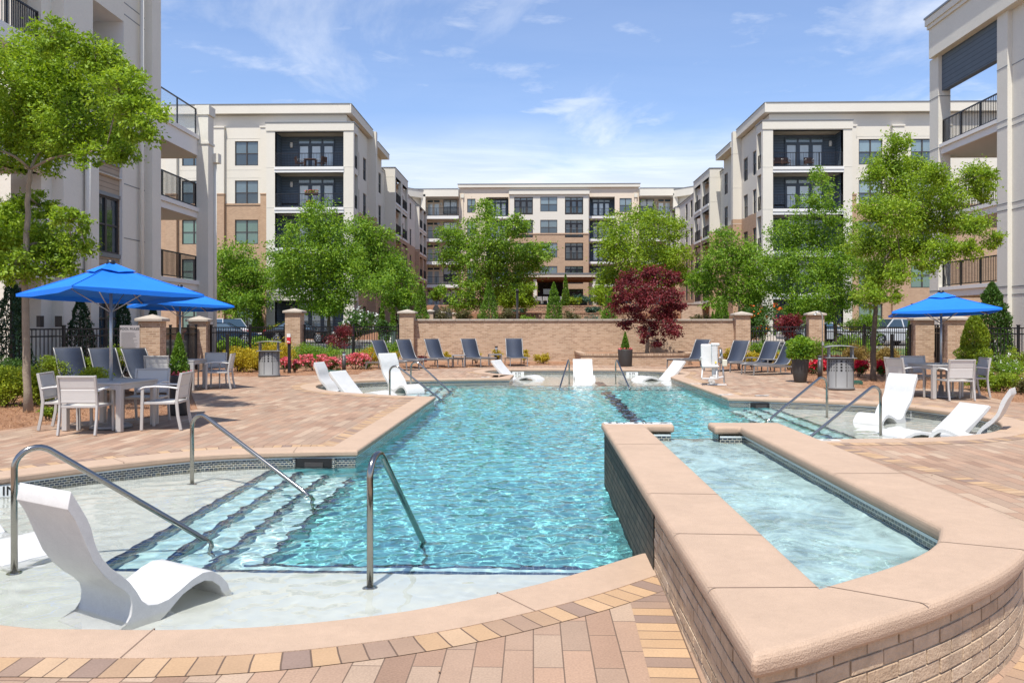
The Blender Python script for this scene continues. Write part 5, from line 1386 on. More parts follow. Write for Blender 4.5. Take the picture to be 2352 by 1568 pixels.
# flowering and leafy shrubs inside the fence
SH_ = [
 ('golden yellow bush beside the second left pillar', 546, 829, 48, 29, 28.3, 'leaf_yellow', 4200), ('golden bush behind the left waste bin', 615, 808, 50, 28, 30, 'leaf_yellow', 3600), ('small golden bush right of the left waste bin', 648, 806, 28, 22, 30.5, 'leaf_yellow', 1800),
 ('low golden bush behind the pink flowers and first lounger', 845, 819, 42, 18, 31.0, 'leaf_yellow', 1900), ('tiny golden bush beside the first lounger by the wall', 905, 818, 14, 9, 33, 'leaf_yellow', 600),
 ('sparse golden bush behind the third wall lounger', 1030, 820, 12, 14, 34.5, 'leaf_yellow', 600), ('golden bush behind the fourth wall lounger', 1094, 820, 13, 13, 34.5, 'leaf_yellow', 600),
 ('golden bush around the bollard by the wall', 1142, 813, 17, 12, 35, 'leaf_yellow', 800), ('golden bush behind the back facing lounger', 1203, 814, 11, 16, 34.6, 'leaf_yellow', 600), ('round golden bush standing alone by the brick wall', 1248, 821, 19, 14, 34, 'leaf_yellow', 1100),
 ('golden bush behind the white pool lift', 1668, 814, 12, 20, 32.5, 'leaf_yellow', 800), ('golden bush between the right loungers', 1727, 823, 22, 16, 32, 'leaf_yellow', 1100), ('dull golden bush behind the outer right lounger', 1782, 826, 20, 17, 31.5, 'leaf_yellow', 900), ('low golden bush left of the right flower pot', 1812, 832, 16, 14, 30, 'leaf_yellow', 600),
 ('leafy green bush right of the red signed post', 694, 812, 44, 22, 32, 'leaf_green', 2400), ('leafy green bush behind the pink flowers', 742, 812, 34, 20, 32, 'leaf_green', 1600), ('green bush behind the first wall lounger', 870, 800, 30, 16, 34.5, 'leaf_green', 1500), ('green bush at the foot of the left end pillar', 908, 803, 24, 18, 34.8, 'leaf_green', 1300),
 ('green bush at the foot of the right end pillar', 1735, 804, 26, 18, 34, 'leaf_green', 1400), ('bright leafy bush behind the right flower pot', 1878, 806, 44, 26, 31, 'leaf_green', 2600), ('low green bush beside the outer right lounger', 1765, 806, 20, 16, 34, 'leaf_green', 800),
 ('tan feathery mound left of the right tree trunk', 1968, 812, 30, 30, 29.5, 'leaf_tan', 3200), ('tan feathery mound right of the right tree trunk', 2034, 814, 34, 28, 29.5, 'leaf_tan', 3400),
 ('yellow green clipped hedge at the left edge', 18, 890, 72, 42, 16.6, 'leaf_hedge', 8000), ('yellow green hedge around the slim tree trunk', 108, 888, 66, 40, 16.6, 'leaf_hedge', 7500), ('light green hedge behind the white table chairs', 205, 878, 56, 28, 17.4, 'leaf_hedge', 5200), ('light green hedge between the tilted loungers', 215, 838, 34, 22, 21.3, 'leaf_lime', 2200), ('bright green bush by the railings behind the loungers', 128, 842, 40, 22, 20.6, 'leaf_lime', 2400), ('bright bush beside the pool rules board', 265, 815, 30, 24, 22, 'leaf_lime', 1500), ('dark creeping bush at the left edge below the railings', 20, 840, 60, 20, 19.2, 'leaf_deep', 2400),
 ('little green tuft in the straw before the slim tree', 108, 950, 24, 16, 14.0, 'leaf_lime', 900),
 ('low hedge right of the blue umbrella table', 2248, 872, 34, 22, 21, 'leaf_lime', 2400), ('low hedge at the right edge of the bed', 2300, 880, 36, 20, 20.4, 'leaf_lime', 2400), ('brownish low bush at the far right edge', 2345, 890, 26, 20, 19.8, 'leaf_olive', 1400), ('green bush with pale flowers by the right railings', 2318, 842, 40, 26, 23, 'leaf_green', 2400), ('green bush under the right edge evergreen', 2352, 820, 36, 26, 25, 'leaf_lime', 1500),
 ('olive bush left of the bright pointed conifer', 1062, 713, 20, 22, 56, 'leaf_olive', 1500), ('dark olive bush between two conifers behind the wall', 1160, 712, 22, 24, 56, 'leaf_olive', 1500), ('round olive bush right of the middle conifer', 1315, 712, 24, 22, 54, 'leaf_olive', 1800), ('brown green clipped dome behind the wall near the red maple', 1613, 722, 23, 16, 50, 'leaf_olive', 1800),
 ('reddish bush left of the far conifers behind the wall', 1015, 705, 24, 24, 60, 'leaf_olive', 1300), ('young bushy tree below the far left balconies', 1010, 672, 20, 18, 82, 'leaf_green', 1500),
 ('blue green juniper on the upper left terrace', 1180, 713, 34, 7, 90, 'leaf_blue', 900), ('blue green juniper on the upper right terrace', 1360, 713, 32, 7, 90, 'leaf_blue', 900),
 ('yellowish bush in front of the pergola chairs', 1325, 690, 26, 9, 98.5, 'leaf_lime', 800), ('grassy clump in front of the pergola', 1345, 686, 30, 9, 99, 'leaf_blue', 900), ('pale bush beside the right pergola post', 1372, 670, 18, 24, 96, 'leaf_spring', 1000),
 ('olive bush behind the wall just left of the lamp post', 1105, 716, 22, 18, 58, 'leaf_olive', 1500), ('green bush behind the wall right of the lamp post', 1212, 720, 24, 12, 60, 'leaf_green', 1300), ('low blue green bush behind the wall right of the middle conifer', 1350, 722, 22, 10, 62, 'leaf_blue', 1100), ('green bush behind the wall left of the red maple', 1385, 712, 18, 20, 58, 'leaf_green', 1300), ('dark green bush behind the left end of the wall', 940, 705, 24, 26, 52, 'leaf_deep', 1600), ('tall green bush behind the right end pillar', 1722, 690, 24, 50, 52, 'leaf_green', 2400), ('leafy bush by the lower right wall of the balcony building', 1830, 715, 40, 36, 55, 'leaf_green', 2600), ('green bush left of the right bin tree, behind the railings', 1985, 735, 36, 34, 50, 'leaf_green', 2400),
 ('red laceleaf maple bush by the left railings', 772, 775, 30, 34, 33.5, 'leaf_red', 2200), ('low dark red bush behind the pink flowers', 700, 828, 20, 7, 30.6, 'leaf_red', 600), ('dark red bush beside the right bin', 1905, 825, 24, 12, 29.5, 'leaf_red', 800), ('dark red maple bush in front of the right railings', 1806, 750, 34, 36, 38.8, 'leaf_red', 2600), ('small golden bush at the left foot of the left waste bin', 592, 838, 20, 16, 28.4, 'leaf_yellow', 1300), ('tiny red bush at the left end pillar', 968, 822, 12, 8, 34, 'leaf_red', 400),
 ('camellia with white blooms behind the left railings', 826, 735, 36, 50, 41, 'leaf_deep', 3400), ('rounded dark green bush behind the green box', 886, 738, 22, 26, 44, 'leaf_deep', 1800), ('orange flowering bush behind the right end pillar', 1745, 735, 40, 60, 42, 'leaf_deep', 3400),
 ('clipped hedge along the drive behind the left railings', 525, 797, 50, 20, 41, 'leaf_green', 2400), ('clipped hedge along the drive left of the third pillar', 607, 796, 44, 19, 41, 'leaf_green', 2200), ('clipped hedge along the drive behind the right railings', 1955, 790, 60, 17, 41, 'leaf_green', 2400), ('yellow topped hedge behind the white car at the right', 1955, 758, 60, 10, 60.5, 'leaf_yellow', 2000), ('orange topped hedge behind the black car', 650, 752, 40, 9, 60.5, 'leaf_lime', 1600), ('low hedge under the small round tree', 560, 765, 30, 10, 60.8, 'leaf_deep', 1200),
]
FL = {'camellia with': ('white_tile', 200, 0.10), 'orange flowering': ('petal_orange', 60, 0.12), 'green bush with pale': ('white_tile', 90, 0.035), 'orange topped': ('petal_orange', 120, 0.12)}
for i, q in enumerate(SH_):
    f = next((v for k, v in FL.items() if q[0].startswith(k)), None)
    leaf = 0.045 if q[5] < 25 else 0.06 if q[5] < 38 else 0.11 if q[5] < 70 else 0.2
    zb = None if q[5] < 40 else ground_z(0, q[5]) if q[5] < 80 else None
    shrub(q[0], q[1], q[2], q[3], q[4], q[5], q[6], q[7], leaf*(1.25 if 'hedge' in q[0] else 1), 100+i, 'garden shrubs', zb=zb, **(dict(flowers=f[0], fn=f[1], fsize=f[2]) if f else {}))
for i, q in enumerate((('pink azalea just right of the left waste bin', 652, 840, 13, 16, 27.8, 'petal_pink', 160), ('small pink azalea right of the red signed post', 676, 842, 12, 12, 28, 'petal_pink', 120), ('salmon pink azalea mound left of the bollard light', 722, 838, 36, 18, 29, 'petal_pink', 420), ('pink azalea just left of the first bollard light', 762, 840, 22, 15, 28.8, 'petal_pink', 240), ('deep pink azalea mound right of the bollard light', 815, 834, 36, 18, 30, 'petal_pink', 460),
        ('red azalea behind the right flower pot', 1880, 846, 26, 14, 27, 'petal_red', 300), ('red azalea left of the right tree trunk', 1972, 850, 20, 16, 26, 'petal_red', 260), ('red azalea right of the right tree trunk', 2026, 846, 20, 15, 26.2, 'petal_red', 260))):
    shrub(q[0], q[1], q[2], q[3], q[4], q[5], 'leaf_deep', 900, 0.055, 300+i, 'flowering azaleas', 'azalea', 'shrub', q[6], q[7], 0.075)
# ------------------------------------------------------------------ walls, pillars, railings
def centred(o, t): o.location = -Vector(t.location); return o
WY = 36.4
def brick_wall():
    x0, x1 = P(945, 0, WY).x, P(1690, 0, WY).x
    t = thing('brick_wall', 'long tan brick wall with stone coping across the far end of the pool', 'wall', ((x0+x1)/2, WY, 0))
    w = (x1-x0)/2
    MB().box((-w, 0, -0.1), (w, 0.3, 1.74)).build('brickwork', M['brick_tan'], t)
    mb = MB(); n = 22
    for i in range(n): mb.box((-w+2*w*i/n+0.004, -0.055, 1.743), (-w+2*w*(i+1)/n-0.004, 0.355, 1.83))
    mb.build('coping', M['cap_stone'], t, bevel=0.012)
brick_wall()
def pillar(label, x, Y, body, apex, rz=0.0, w=0.62):
    p = P(x, 0, Y)
    t = thing('brick_pillar', label, 'pillar', (p.x, Y, 0), rz, 'brick pillars with stone caps')
    h = w/2
    MB().box((-h, -h, -0.1), (h, h, body)).box((-h-0.025, -h-0.025, -0.1), (h+0.025, h+0.025, 0.42)).build('brickwork', M['brick_tan'], t)
    c = h+0.085; mb = MB()
    a = mb.verts([(-c,-c,body+0.003), (c,-c,body+0.003), (c,c,body+0.003), (-c,c,body+0.003), (-c,-c,body+0.085), (c,-c,body+0.085), (c,c,body+0.085), (-c,c,body+0.085), (0,0,apex)])
    for f in ((3,2,1,0), (0,1,5,4), (1,2,6,5), (2,3,7,6), (3,0,4,7), (4,5,8), (5,6,8), (6,7,8), (7,4,8)): mb.poly([a+i for i in f])
    mb.build('cap', M['cap_stone'], t, bevel=0.012)
    return Vector((p.x, Y, 0))
P1 = pillar('brick pillar behind the lounge chairs, nearest the pool rules board', 350, 24.6, 1.70, 1.92, R(8))
P2 = pillar('brick pillar between the second umbrella and the yellow bush', 458, 30.0, 1.70, 1.92, R(8))
P3 = pillar('brick pillar in front of the black car', 677, 33.6, 2.06, 2.26)
P4 = pillar('brick pillar ending the left end of the long wall', 936, 36.3, 2.06, 2.26)
P5 = pillar('brick pillar ending the right end of the long wall', 1703, 36.3, 1.97, 2.17)
P6 = pillar('brick pillar behind the shower pole and flower pot', 1872, 35.6, 1.97, 2.17, R(-6))
P7 = pillar('brick pillar left of the right umbrella pole with tree shadow on it', 2118, 30.5, 1.74, 1.95, R(-8), 0.64)
P8 = pillar('brick pillar right of the right umbrella pole in tree shade', 2192, 28.8, 1.74, 1.95, R(-8), 0.64)
def railing(label, a, b, h=1.52, step=0.115, name='iron_fence', group='black iron railings', z0=0.0, thick=0.02, posts=2.3, z1=None):
    a, b = Vector((a[0], a[1], z0)), Vector((b[0], b[1], z0 if z1 is None else z1)); d = b-a; L = d.length; u = d/L
    t = thing(name, label, 'fence', (a+b)/2, math.atan2(d.y, d.x), group)
    mb = MB(); e = L/2
    for z in (h-0.03, h-0.22, 0.13): mb.box((-e, -0.02, z-0.02), (e, 0.02, z+0.02))
    n = int(L/step)
    for i in range(1, n):
        x = -e+L*i/n; mb.box((x-thick/2, -thick/2, 0.06), (x+thick/2, thick/2, h-0.05))
    mb.build('rail_panel', M['black_metal'], t)
    m = max(1, round(L/posts))
    for i in range(m+1):
        x = -e+L*i/m
        MB().box((x-0.035, -0.035, -0.1), (x+0.035, 0.035, h+0.05)).box((x-0.045, -0.045, h+0.05), (x+0.045, 0.045, h+0.08)).build('post', M['black_metal'], t)
    return t
railing('black iron railings behind the slim tree and the tilted loungers', P(-70, 0, 19.6), P(322, 0, 24.3))
railing('narrow black iron gate between the two left entry pillars', P1+Vector((0.05, 0.42, 0)), P2+Vector((0.05, -0.42, 0)), name='iron_gate', posts=1.3)
railing('black iron railings behind the yellow bushes and left waste bin', P2+Vector((0.4, 0.1, 0)), P3+Vector((-0.4, 0, 0)))
railing('black iron railings between the black car pillar and the long wall', P3+Vector((0.4, 0.05, 0)), P4+Vector((-0.4, 0, 0)))
railing('black iron railings behind the right loungers and dark red bush', P5+Vector((0.4, 0, 0)), P6+Vector((-0.4, 0, 0)))
railing('black iron railings in front of the white cars at the right', P6+Vector((0.4, -0.1, 0)), P7+Vector((-0.4, 0.1, 0)))
railing('black iron gate in the gap between the two right pillars', P7+Vector((0.38, -0.15, 0)), P8+Vector((-0.38, 0.15, 0)), name='iron_gate', posts=0.8)
railing('black iron railings at the right edge behind the lime conifer', P8+Vector((0.4, -0.1, 0)), P(2470, 0, 25.6))
railing('thin black railings on the terrace in front of the pergola', P(1180, 0, 99.5), P(1392, 0, 99.5), 1.02, 0.16, z0=3.86, thick=0.03, posts=2.6)
def planter_wall():
    Yf, x0, x1 = 32.9, P(1331, 0, 32.9).x, P(1600, 0, 33.4).x
    t = thing('brick_planter', 'low curved brick planter with a rowlock top around the red maple', 'planter', ((x0+x1)/2, 34.5, 0))
    pts = curve([(x0, 36.38), (x0+0.02, 33.6), (x0+0.25, 33.0), (x0+1.4, 32.75), ((x0+x1)/2, 32.65), (x1-1.3, 32.9), (x1-0.2, 33.5), (x1, 36.38)], 0.25)
    mb = MB(); wallstrip(mb, [tuple(p) for p in pts], -0.05, 0.36); wallstrip(mb, [tuple(p) for p in offset(pts, 0.22)], -0.05, 0.36)
    centred(mb.build('brickwork', M['brick_tan'], t, recalc=False), t)
    mb = MB(); sweep(mb, pts, [(-0.03, 0.355), (-0.03, 0.45), (0.24, 0.45), (0.24, 0.355)])
    rl = bricks('rowlock', [(0.34,0.22,0.145),(0.46,0.31,0.205),(0.53,0.375,0.26)], (0.30,0.22,0.15), 0.075, 0.6, 0.010, offset=0.0, grime=0.14)
    centred(mb.build('rowlock_course', rl, t, recalc=False), t)
    q = [tuple(p) for p in offset(pts, 0.1)]
    mb = MB(); mb.face([(p[0], p[1], 0.38) for p in q][::-1]); centred(mb.build('planting_soil', M['mulch'], t, recalc=False), t)
planter_wall()
# terraces behind the wall
for lab, Y, zt, zb, xa, xb in (('lower rough block retaining wall behind the brick wall', 85.05, 2.72, 1.5, 1160, 1470), ('upper rough block retaining wall below the pergola railings', 95.05, 3.62, 2.7, 1010, 1500)):
    x0, x1 = P(xa, 0, Y).x, P(xb, 0, Y).x
    t = thing('retaining_wall', lab, 'retaining wall', ((x0+x1)/2, Y, zb)); w = (x1-x0)/2
    MB().box((-w, -0.18, -0.3), (w, 0.1, zt-zb-0.10)).build('blockwork', M['block_stone'], t)
    MB().box((-w, -0.22, zt-zb-0.097), (w, 0.16, zt-zb)).build('coping', M['block_stone'], t)
for lab, x, w, Y, zt, zb in (('plain brick terrace wall behind the right end of the long wall', 1588, 46, 66, 3.15, 1.0), ('low brick terrace wall under the leaning tree', 955, 30, 70, 2.2, 1.0)):
    p = P(x, 0, Y); h = w*Y/FOC/2
    t = thing('brick_wall', lab, 'wall', (p.x, Y, zb)); MB().box((-h, -0.15, -0.3), (h, 0.15, zt-zb)).build('brickwork', M['brick_tan'], t); MB().box((-h-0.06, -0.21, zt-zb+0.003), (h+0.06, 0.21, zt-zb+0.09)).build('coping', M['cap_stone'], t)
for i, (x, Y, apx) in enumerate(((988, 60, 2.66), (1013, 64, 2.62), (1021, 67, 2.62), (1040, 70, 2.6))):
    lab = ('leftmost of four little brick piers behind the wall, beside the twin conifer', 'second little brick pier behind the wall, right of the taller black arch', 'third little brick pier behind the wall, left of the lower black arch', 'rightmost of four little brick piers behind the wall')[i]
    pillar(lab, x, Y, apx-0.2, apx, 0, 0.5)
wood = plain('wood', (0.28, 0.115, 0.045), 0.7, var=0.25, scale=4); M['wood'] = wood
M['tv'] = glassmat('tv', (0.012, 0.018, 0.024)); M['dark_brick'] = bricks('dark_brick', [(0.02,0.022,0.026),(0.035,0.036,0.04)], (0.02,0.02,0.02), 0.3, 0.12, 0.01)
for lab, x, yt, Y, w in (('taller black arched grill hood behind the left of the wall', 1003, 699, 61, 0.66), ('lower black arched grill hood behind the left of the wall', 1031, 707, 66, 0.55)):
    p = P(x, yt, Y); H = p.z-0.9
    t = thing('grill_hood', lab, 'grill', (p.x, Y, 0.9))
    prof = [(-w/2, 0)]+[(-w/2*math.cos(a*PI/10), H*0.55+H*0.45*math.sin(a*PI/10)) for a in range(11)]+[(w/2, 0)]
    mb = MB(); n = len(prof)
    a = mb.verts([(q[0], -0.35, q[1]) for q in prof]); b = mb.verts([(q[0]*0.9, 0.35, q[1]*0.95) for q in prof])
    mb.poly([a+i for i in range(n)]); mb.poly([b+i for i in range(n)][::-1])
    for i in range(n): mb.poly((a+i, a+(i+1) % n, b+(i+1) % n, b+i))
    mb.build('hood', M['pot_dark'], t, bevel=0.03)
    mb = MB(); mb.tube([(-w*0.3, -0.38, H*0.35), (-w*0.3, -0.42, H*0.6), (w*0.3, -0.42, H*0.6), (w*0.3, -0.38, H*0.35)], 0.02, 6); mb.build('handle', M['steel'], t)
# pergola pavilion
def pavilion():
    Y0, Y1 = 100.6, 107.5; X = lambda x: P(x, 0, Y0).x; zf, zt = 3.92, 7.75
    xa, xb = X(1196), X(1370)
    t = thing('pergola', 'timber roofed pergola lounge in front of the far building', 'pergola', ((xa+xb)/2, Y0+3, zf)); c = (xa+xb)/2; w = (xb-xa)/2; H = zt-zf
    MB().box((-w-0.1, -3.1, H-0.16), (w+0.1, 4.6, H)).build('roof', M['metal_edge'], t)
    MB().box((-w, -3.05, H-0.50), (w, -2.9, H-0.163)).build('fascia', M['soffit'], t)
    mb = MB()
    for i in range(16): x = -w+0.2+(2*w-0.4)*i/15; mb.box((x-0.05, -2.88, H-0.42), (x+0.05, 4.5, H-0.17))
    mb.build('joist', wood, t); MB().box((-w, -2.7, H-0.78), (w, -2.5, H-0.43)).box((-w, 0.2, H-0.8), (w, 0.4, H-0.43)).box((-w, 4.2, H-0.8), (w, 4.4, H-0.43)).build('beam', wood, t)
    for x in (X(1229)-c, X(1366)-c, X(1203)-c):
        for y in (-2.6, 4.3): MB().box((x-0.2, y-0.2, -0.1), (x+0.2, y+0.2, H-0.79)).build('post', M['stucco_cream'], t)
    xl, xr = X(1235)-c, X(1297)-c
    MB().box((xl, 2.0, -0.1), (xr, 2.6, H-0.9)).build('chimney_wall', M['dark_brick'], t)
    tv = thing('television', 'flat black television on the dark pergola wall', 'television', (c+X(1260)-c, Y0+4.94, zf+1.75)); MB().box((-0.62, -0.05, -0.37), (0.62, 0.02, 0.37)).build('casing', M['black_metal'], tv, bevel=0.01); mb = MB(); mb.box((-0.58, -0.056, -0.33), (0.58, -0.0505, 0.33)); mb.build('screen', M['glass'], tv)
    mb = MB(); mb.box((X(1311)-c, 1.0, 0.5), (X(1352)-c, 1.5, 0.92)); mb.box((X(1309)-c, 0.95, 0.0), (X(1354)-c, 1.6, 0.5)); b = mb.build('fire_table', M['pot_dark'], None, bevel=0.02); b.location = t.location; tag(b, 'dark fire table at the right side under the pergola', 'fire table')
    for i, (x, lab) in enumerate(((1238, 'white slatted chair by the left pergola post'), (1252, 'white slatted chair in the middle in front of the pergola'), (1290, 'white slatted chair right of the middle conifer, below the pergola'))):
        k = thing('slatted_chair', lab, 'chair', (X(x), Y0-0.4, zf), 0, 'white slatted chairs by the pergola')
        m1 = MB()
        for s in (-0.27, 0.27): MB().box((s-0.025, -0.3, 0), (s+0.025, -0.25, 0.95)).build('leg', M['trim_white'], k); MB().box((s-0.025, 0.22, 0), (s+0.025, 0.27, 0.45)).build('leg', M['trim_white'], k)
        for z in (0.55, 0.68, 0.81, 0.92): m1.box((-0.25, -0.29, z-0.035), (0.25, -0.26, z+0.035))
        m1.build('backrest', M['trim_white'], k); MB().box((-0.25, -0.25, 0.42), (0.25, 0.25, 0.46)).build('seat', M['trim_white'], k)
pavilion()
lp = P(1188, 733, 52); t = thing('lamp_post', 'slim dark lamp post rising behind the brick wall', 'lamp post', (lp.x, 52, 0.2))
H = P(1188, 657, 52).z-0.2
MB().box((-0.075, -0.075, -0.1), (0.075, 0.075, H-0.35)).build('pole', M['bronze'], t); MB().box((-0.09, -0.55, H-0.34), (0.09, 0.09, H-0.22)).build('lamp_head', M['bronze'], t, bevel=0.02)
bx = P(893, 762, 46); t = thing('utility_box', 'grey green utility box behind the left railings', 'utility box', (bx.x, 46, 0.1)); MB().box((-0.40, -0.35, 0), (0.40, 0.35, 1.12)).build('cabinet', plain('box_green', (0.10, 0.14, 0.125), 0.5), t, bevel=0.03); MB().box((-0.02, -0.356, 0.50), (0.20, -0.3505, 0.85)).build('notice', M['trim_white'], t)

# ------------------------------------------------------------------ cars on the drive
def car(label, x, Y, z, rz, paint, seed=0, suv=False):
    p = P(x, 0, Y); t = thing('parked_car', label, 'car', (p.x, Y, z), rz, 'cars parked along the drive')
    L, W = (4.75, 1.86) if suv else (4.6, 1.80)
    hood, belt, roof = (0.98, 1.08, 1.68) if suv else (0.86, 0.96, 1.43)
    ax = (-1.40, 1.38); rw = 0.36 if suv else 0.335
    # lower body outline with arches, in (x, z)
    def arch(cx): return [(cx+(rw+0.06)*math.cos(a), 0.32+(rw+0.06)*math.sin(a)) for a in np.linspace(PI*1.02, -0.02*PI, 11)]
    low = [(-L/2+0.05, 0.30)]+arch(ax[0])+arch(ax[1])+[(L/2-0.10, 0.28), (L/2, 0.45), (L/2-0.02, 0.68), (L/2-0.25, hood-0.06), (L/2-0.9, hood), (0.95, belt-0.02), (-1.35 if not suv else -2.0, belt), (-L/2+0.30, belt-0.02), (-L/2+0.04, belt-0.14), (-L/2, 0.55)]
    mb = MB(); n = len(low); ys = ((-W/2, 0.93), (-W/2+0.06, 1.0), (W/2-0.06, 1.0), (W/2, 0.93))
    rows = []
    for y, k in ys: rows.append(mb.verts([(q[0]*(0.985 if k < 1 else 1), y, 0.6+(q[1]-0.6)*k if q[1] > 0.6 else q[1]) for q in low]))
    for a, b in zip(rows, rows[1:]):
        for i in range(n): mb.poly((a+i, a+(i+1) % n, b+(i+1) % n, b+i), 0, None, False)
    mb.poly([rows[0]+i for i in range(n)][::-1]); mb.poly([rows[-1]+i for i in range(n)])
    mb.build('body', M[paint], t, bevel=0.025, seg=2)
    cab = [(0.98, belt), (0.22, roof-0.03), (-0.2, roof), (-1.0 if not suv else -1.75, roof-0.03), (-1.75 if not suv else -2.15, belt)]
    mb = MB(); ww = W/2-0.05; wt = W/2-0.27
    a = mb.verts([(q[0], -(ww if q[1] < belt+0.05 else wt), q[1]) for q in cab]); b = mb.verts([(q[0], (ww if q[1] < belt+0.05 else wt), q[1]) for q in cab]); n = 5
    mb.poly([a+i for i in range(n)]); mb.poly([b+i for i in range(n)][::-1])
    for i in range(n): mb.poly((a+i, a+(i+1) % n, b+(i+1) % n, b+i))
    mb.build('windows', M['glass'], t, bevel=0.02)
    mb = MB(); r0 = [(0.24, roof-0.035), (-0.2, roof+0.012), (-1.02 if not suv else -1.77, roof-0.02)]
    for q, s in zip(r0, r0[1:]):
        mb.face([(q[0], -wt-0.015, q[1]), (q[0], wt+0.015, q[1]), (s[0], wt+0.015, s[1]), (s[0], -wt-0.015, s[1])])
    for sy in (-1, 1):
        for q0, q1 in ((cab[0], cab[1]), (cab[3], cab[4]), ((-0.42, belt), (-0.42, roof-0.01))):
            f = lambda q: (ww if q[1] < belt+0.05 else wt)+0.008
            mb.bar((q0[0], sy*f(q0), q0[1]), (q1[0], sy*f(q1), q1[1]), 0.07, 0.03, up=(0, 1, 0))
        mb.bar((0.24, sy*(wt+0.004), roof-0.03), (cab[3][0], sy*(wt+0.004), roof-0.02), 0.04, 0.05)
    mb.build('roof', M[paint], t, recalc=True)
    for cx in ax:
        for sy in (-1, 1):
            w = MB(); Mx = Matrix.Translation((cx, sy*(W/2-0.13), rw))@Matrix.Rotation(PI/2, 4, 'X')
            def lathe(prof, mat, nm, par):
                q = MB(); q.lathe(prof, (0, 0, 0), 20); q.v = [tuple(Mx@Vector(v)) for v in q.v]; return q.build(nm, mat, par)
            ty = lathe([(rw*0.62, -0.10), (rw*0.9, -0.11), (rw, -0.07), (rw, 0.07), (rw*0.9, 0.11), (rw*0.62, 0.10)], M['black_metal'], 'wheel', t)
            q = MB(); sd = -0.112*sy
            for k in range(5):
                a = 2*PI*k/5; q.bar((0, 0, sd), (rw*0.62*math.cos(a), rw*0.62*math.sin(a), sd), 0.05, 0.03, up=(0, 0, 1))
            q.lathe([(rw*0.56, sd-0.01), (rw*0.64, sd-0.015), (rw*0.64, sd+0.02), (rw*0.56, sd+0.015)], (0, 0, 0), 20, caps=False)
            q.lathe([(0.01, sd-0.02), (0.06, sd-0.02), (0.06, sd+0.02), (0.01, sd+0.02)], (0, 0, 0), 10)
            q.v = [tuple(Mx@Vector(v)) for v in q.v]; q.build('rim', M['pole_grey'], ty)
    for sy in (-1, 1):
        MB().box((L/2-0.22, sy*(W/2-0.30)-0.2, 0.62), (L/2-0.045, sy*(W/2-0.30)+0.2, 0.76)).build('headlight', M['trim_white'], t, bevel=0.03)
        MB().box((-L/2-0.01, sy*(W/2-0.26)-0.22, 0.70), (-L/2+0.16, sy*(W/2-0.26)+0.235, 0.90)).build('tail_light', M['car_red'], t, bevel=0.03)
    MB().box((-L/2-0.012, -0.26, 0.58), (-L/2+0.05, 0.26, 0.70)).build('number_plate', M['trim_white'], t)
    return t
for n_, c_ in (('car_black', (0.008, 0.009, 0.011)), ('car_white', (0.62, 0.63, 0.64)), ('car_blue', (0.012, 0.03, 0.06))):
    M[n_] = plain(n_, c_, 0.25, 0.1, var=0.02, coat=1.0)
M['car_red'] = plain('car_red', (0.35, 0.01, 0.01), 0.3)
car('black car parked side on behind the third brick pillar', 690, 56.5, 0.28, R(4), 'car_black')
car('white car seen from the back at the left beside the corner column', 502, 56.5, 0.28, R(140), 'car_white', suv=True)
car('dark blue car low behind the left railings, nearest the corner column', 515, 52.6, 0.25, R(12), 'car_blue')
car('white car with its red tail light showing behind the right waste bin', 1868, 56.5, 0.28, R(184), 'car_white')
car('white car hidden behind the tan mounds at the right', 2040, 53.0, 0.25, R(200), 'car_white', suv=True)
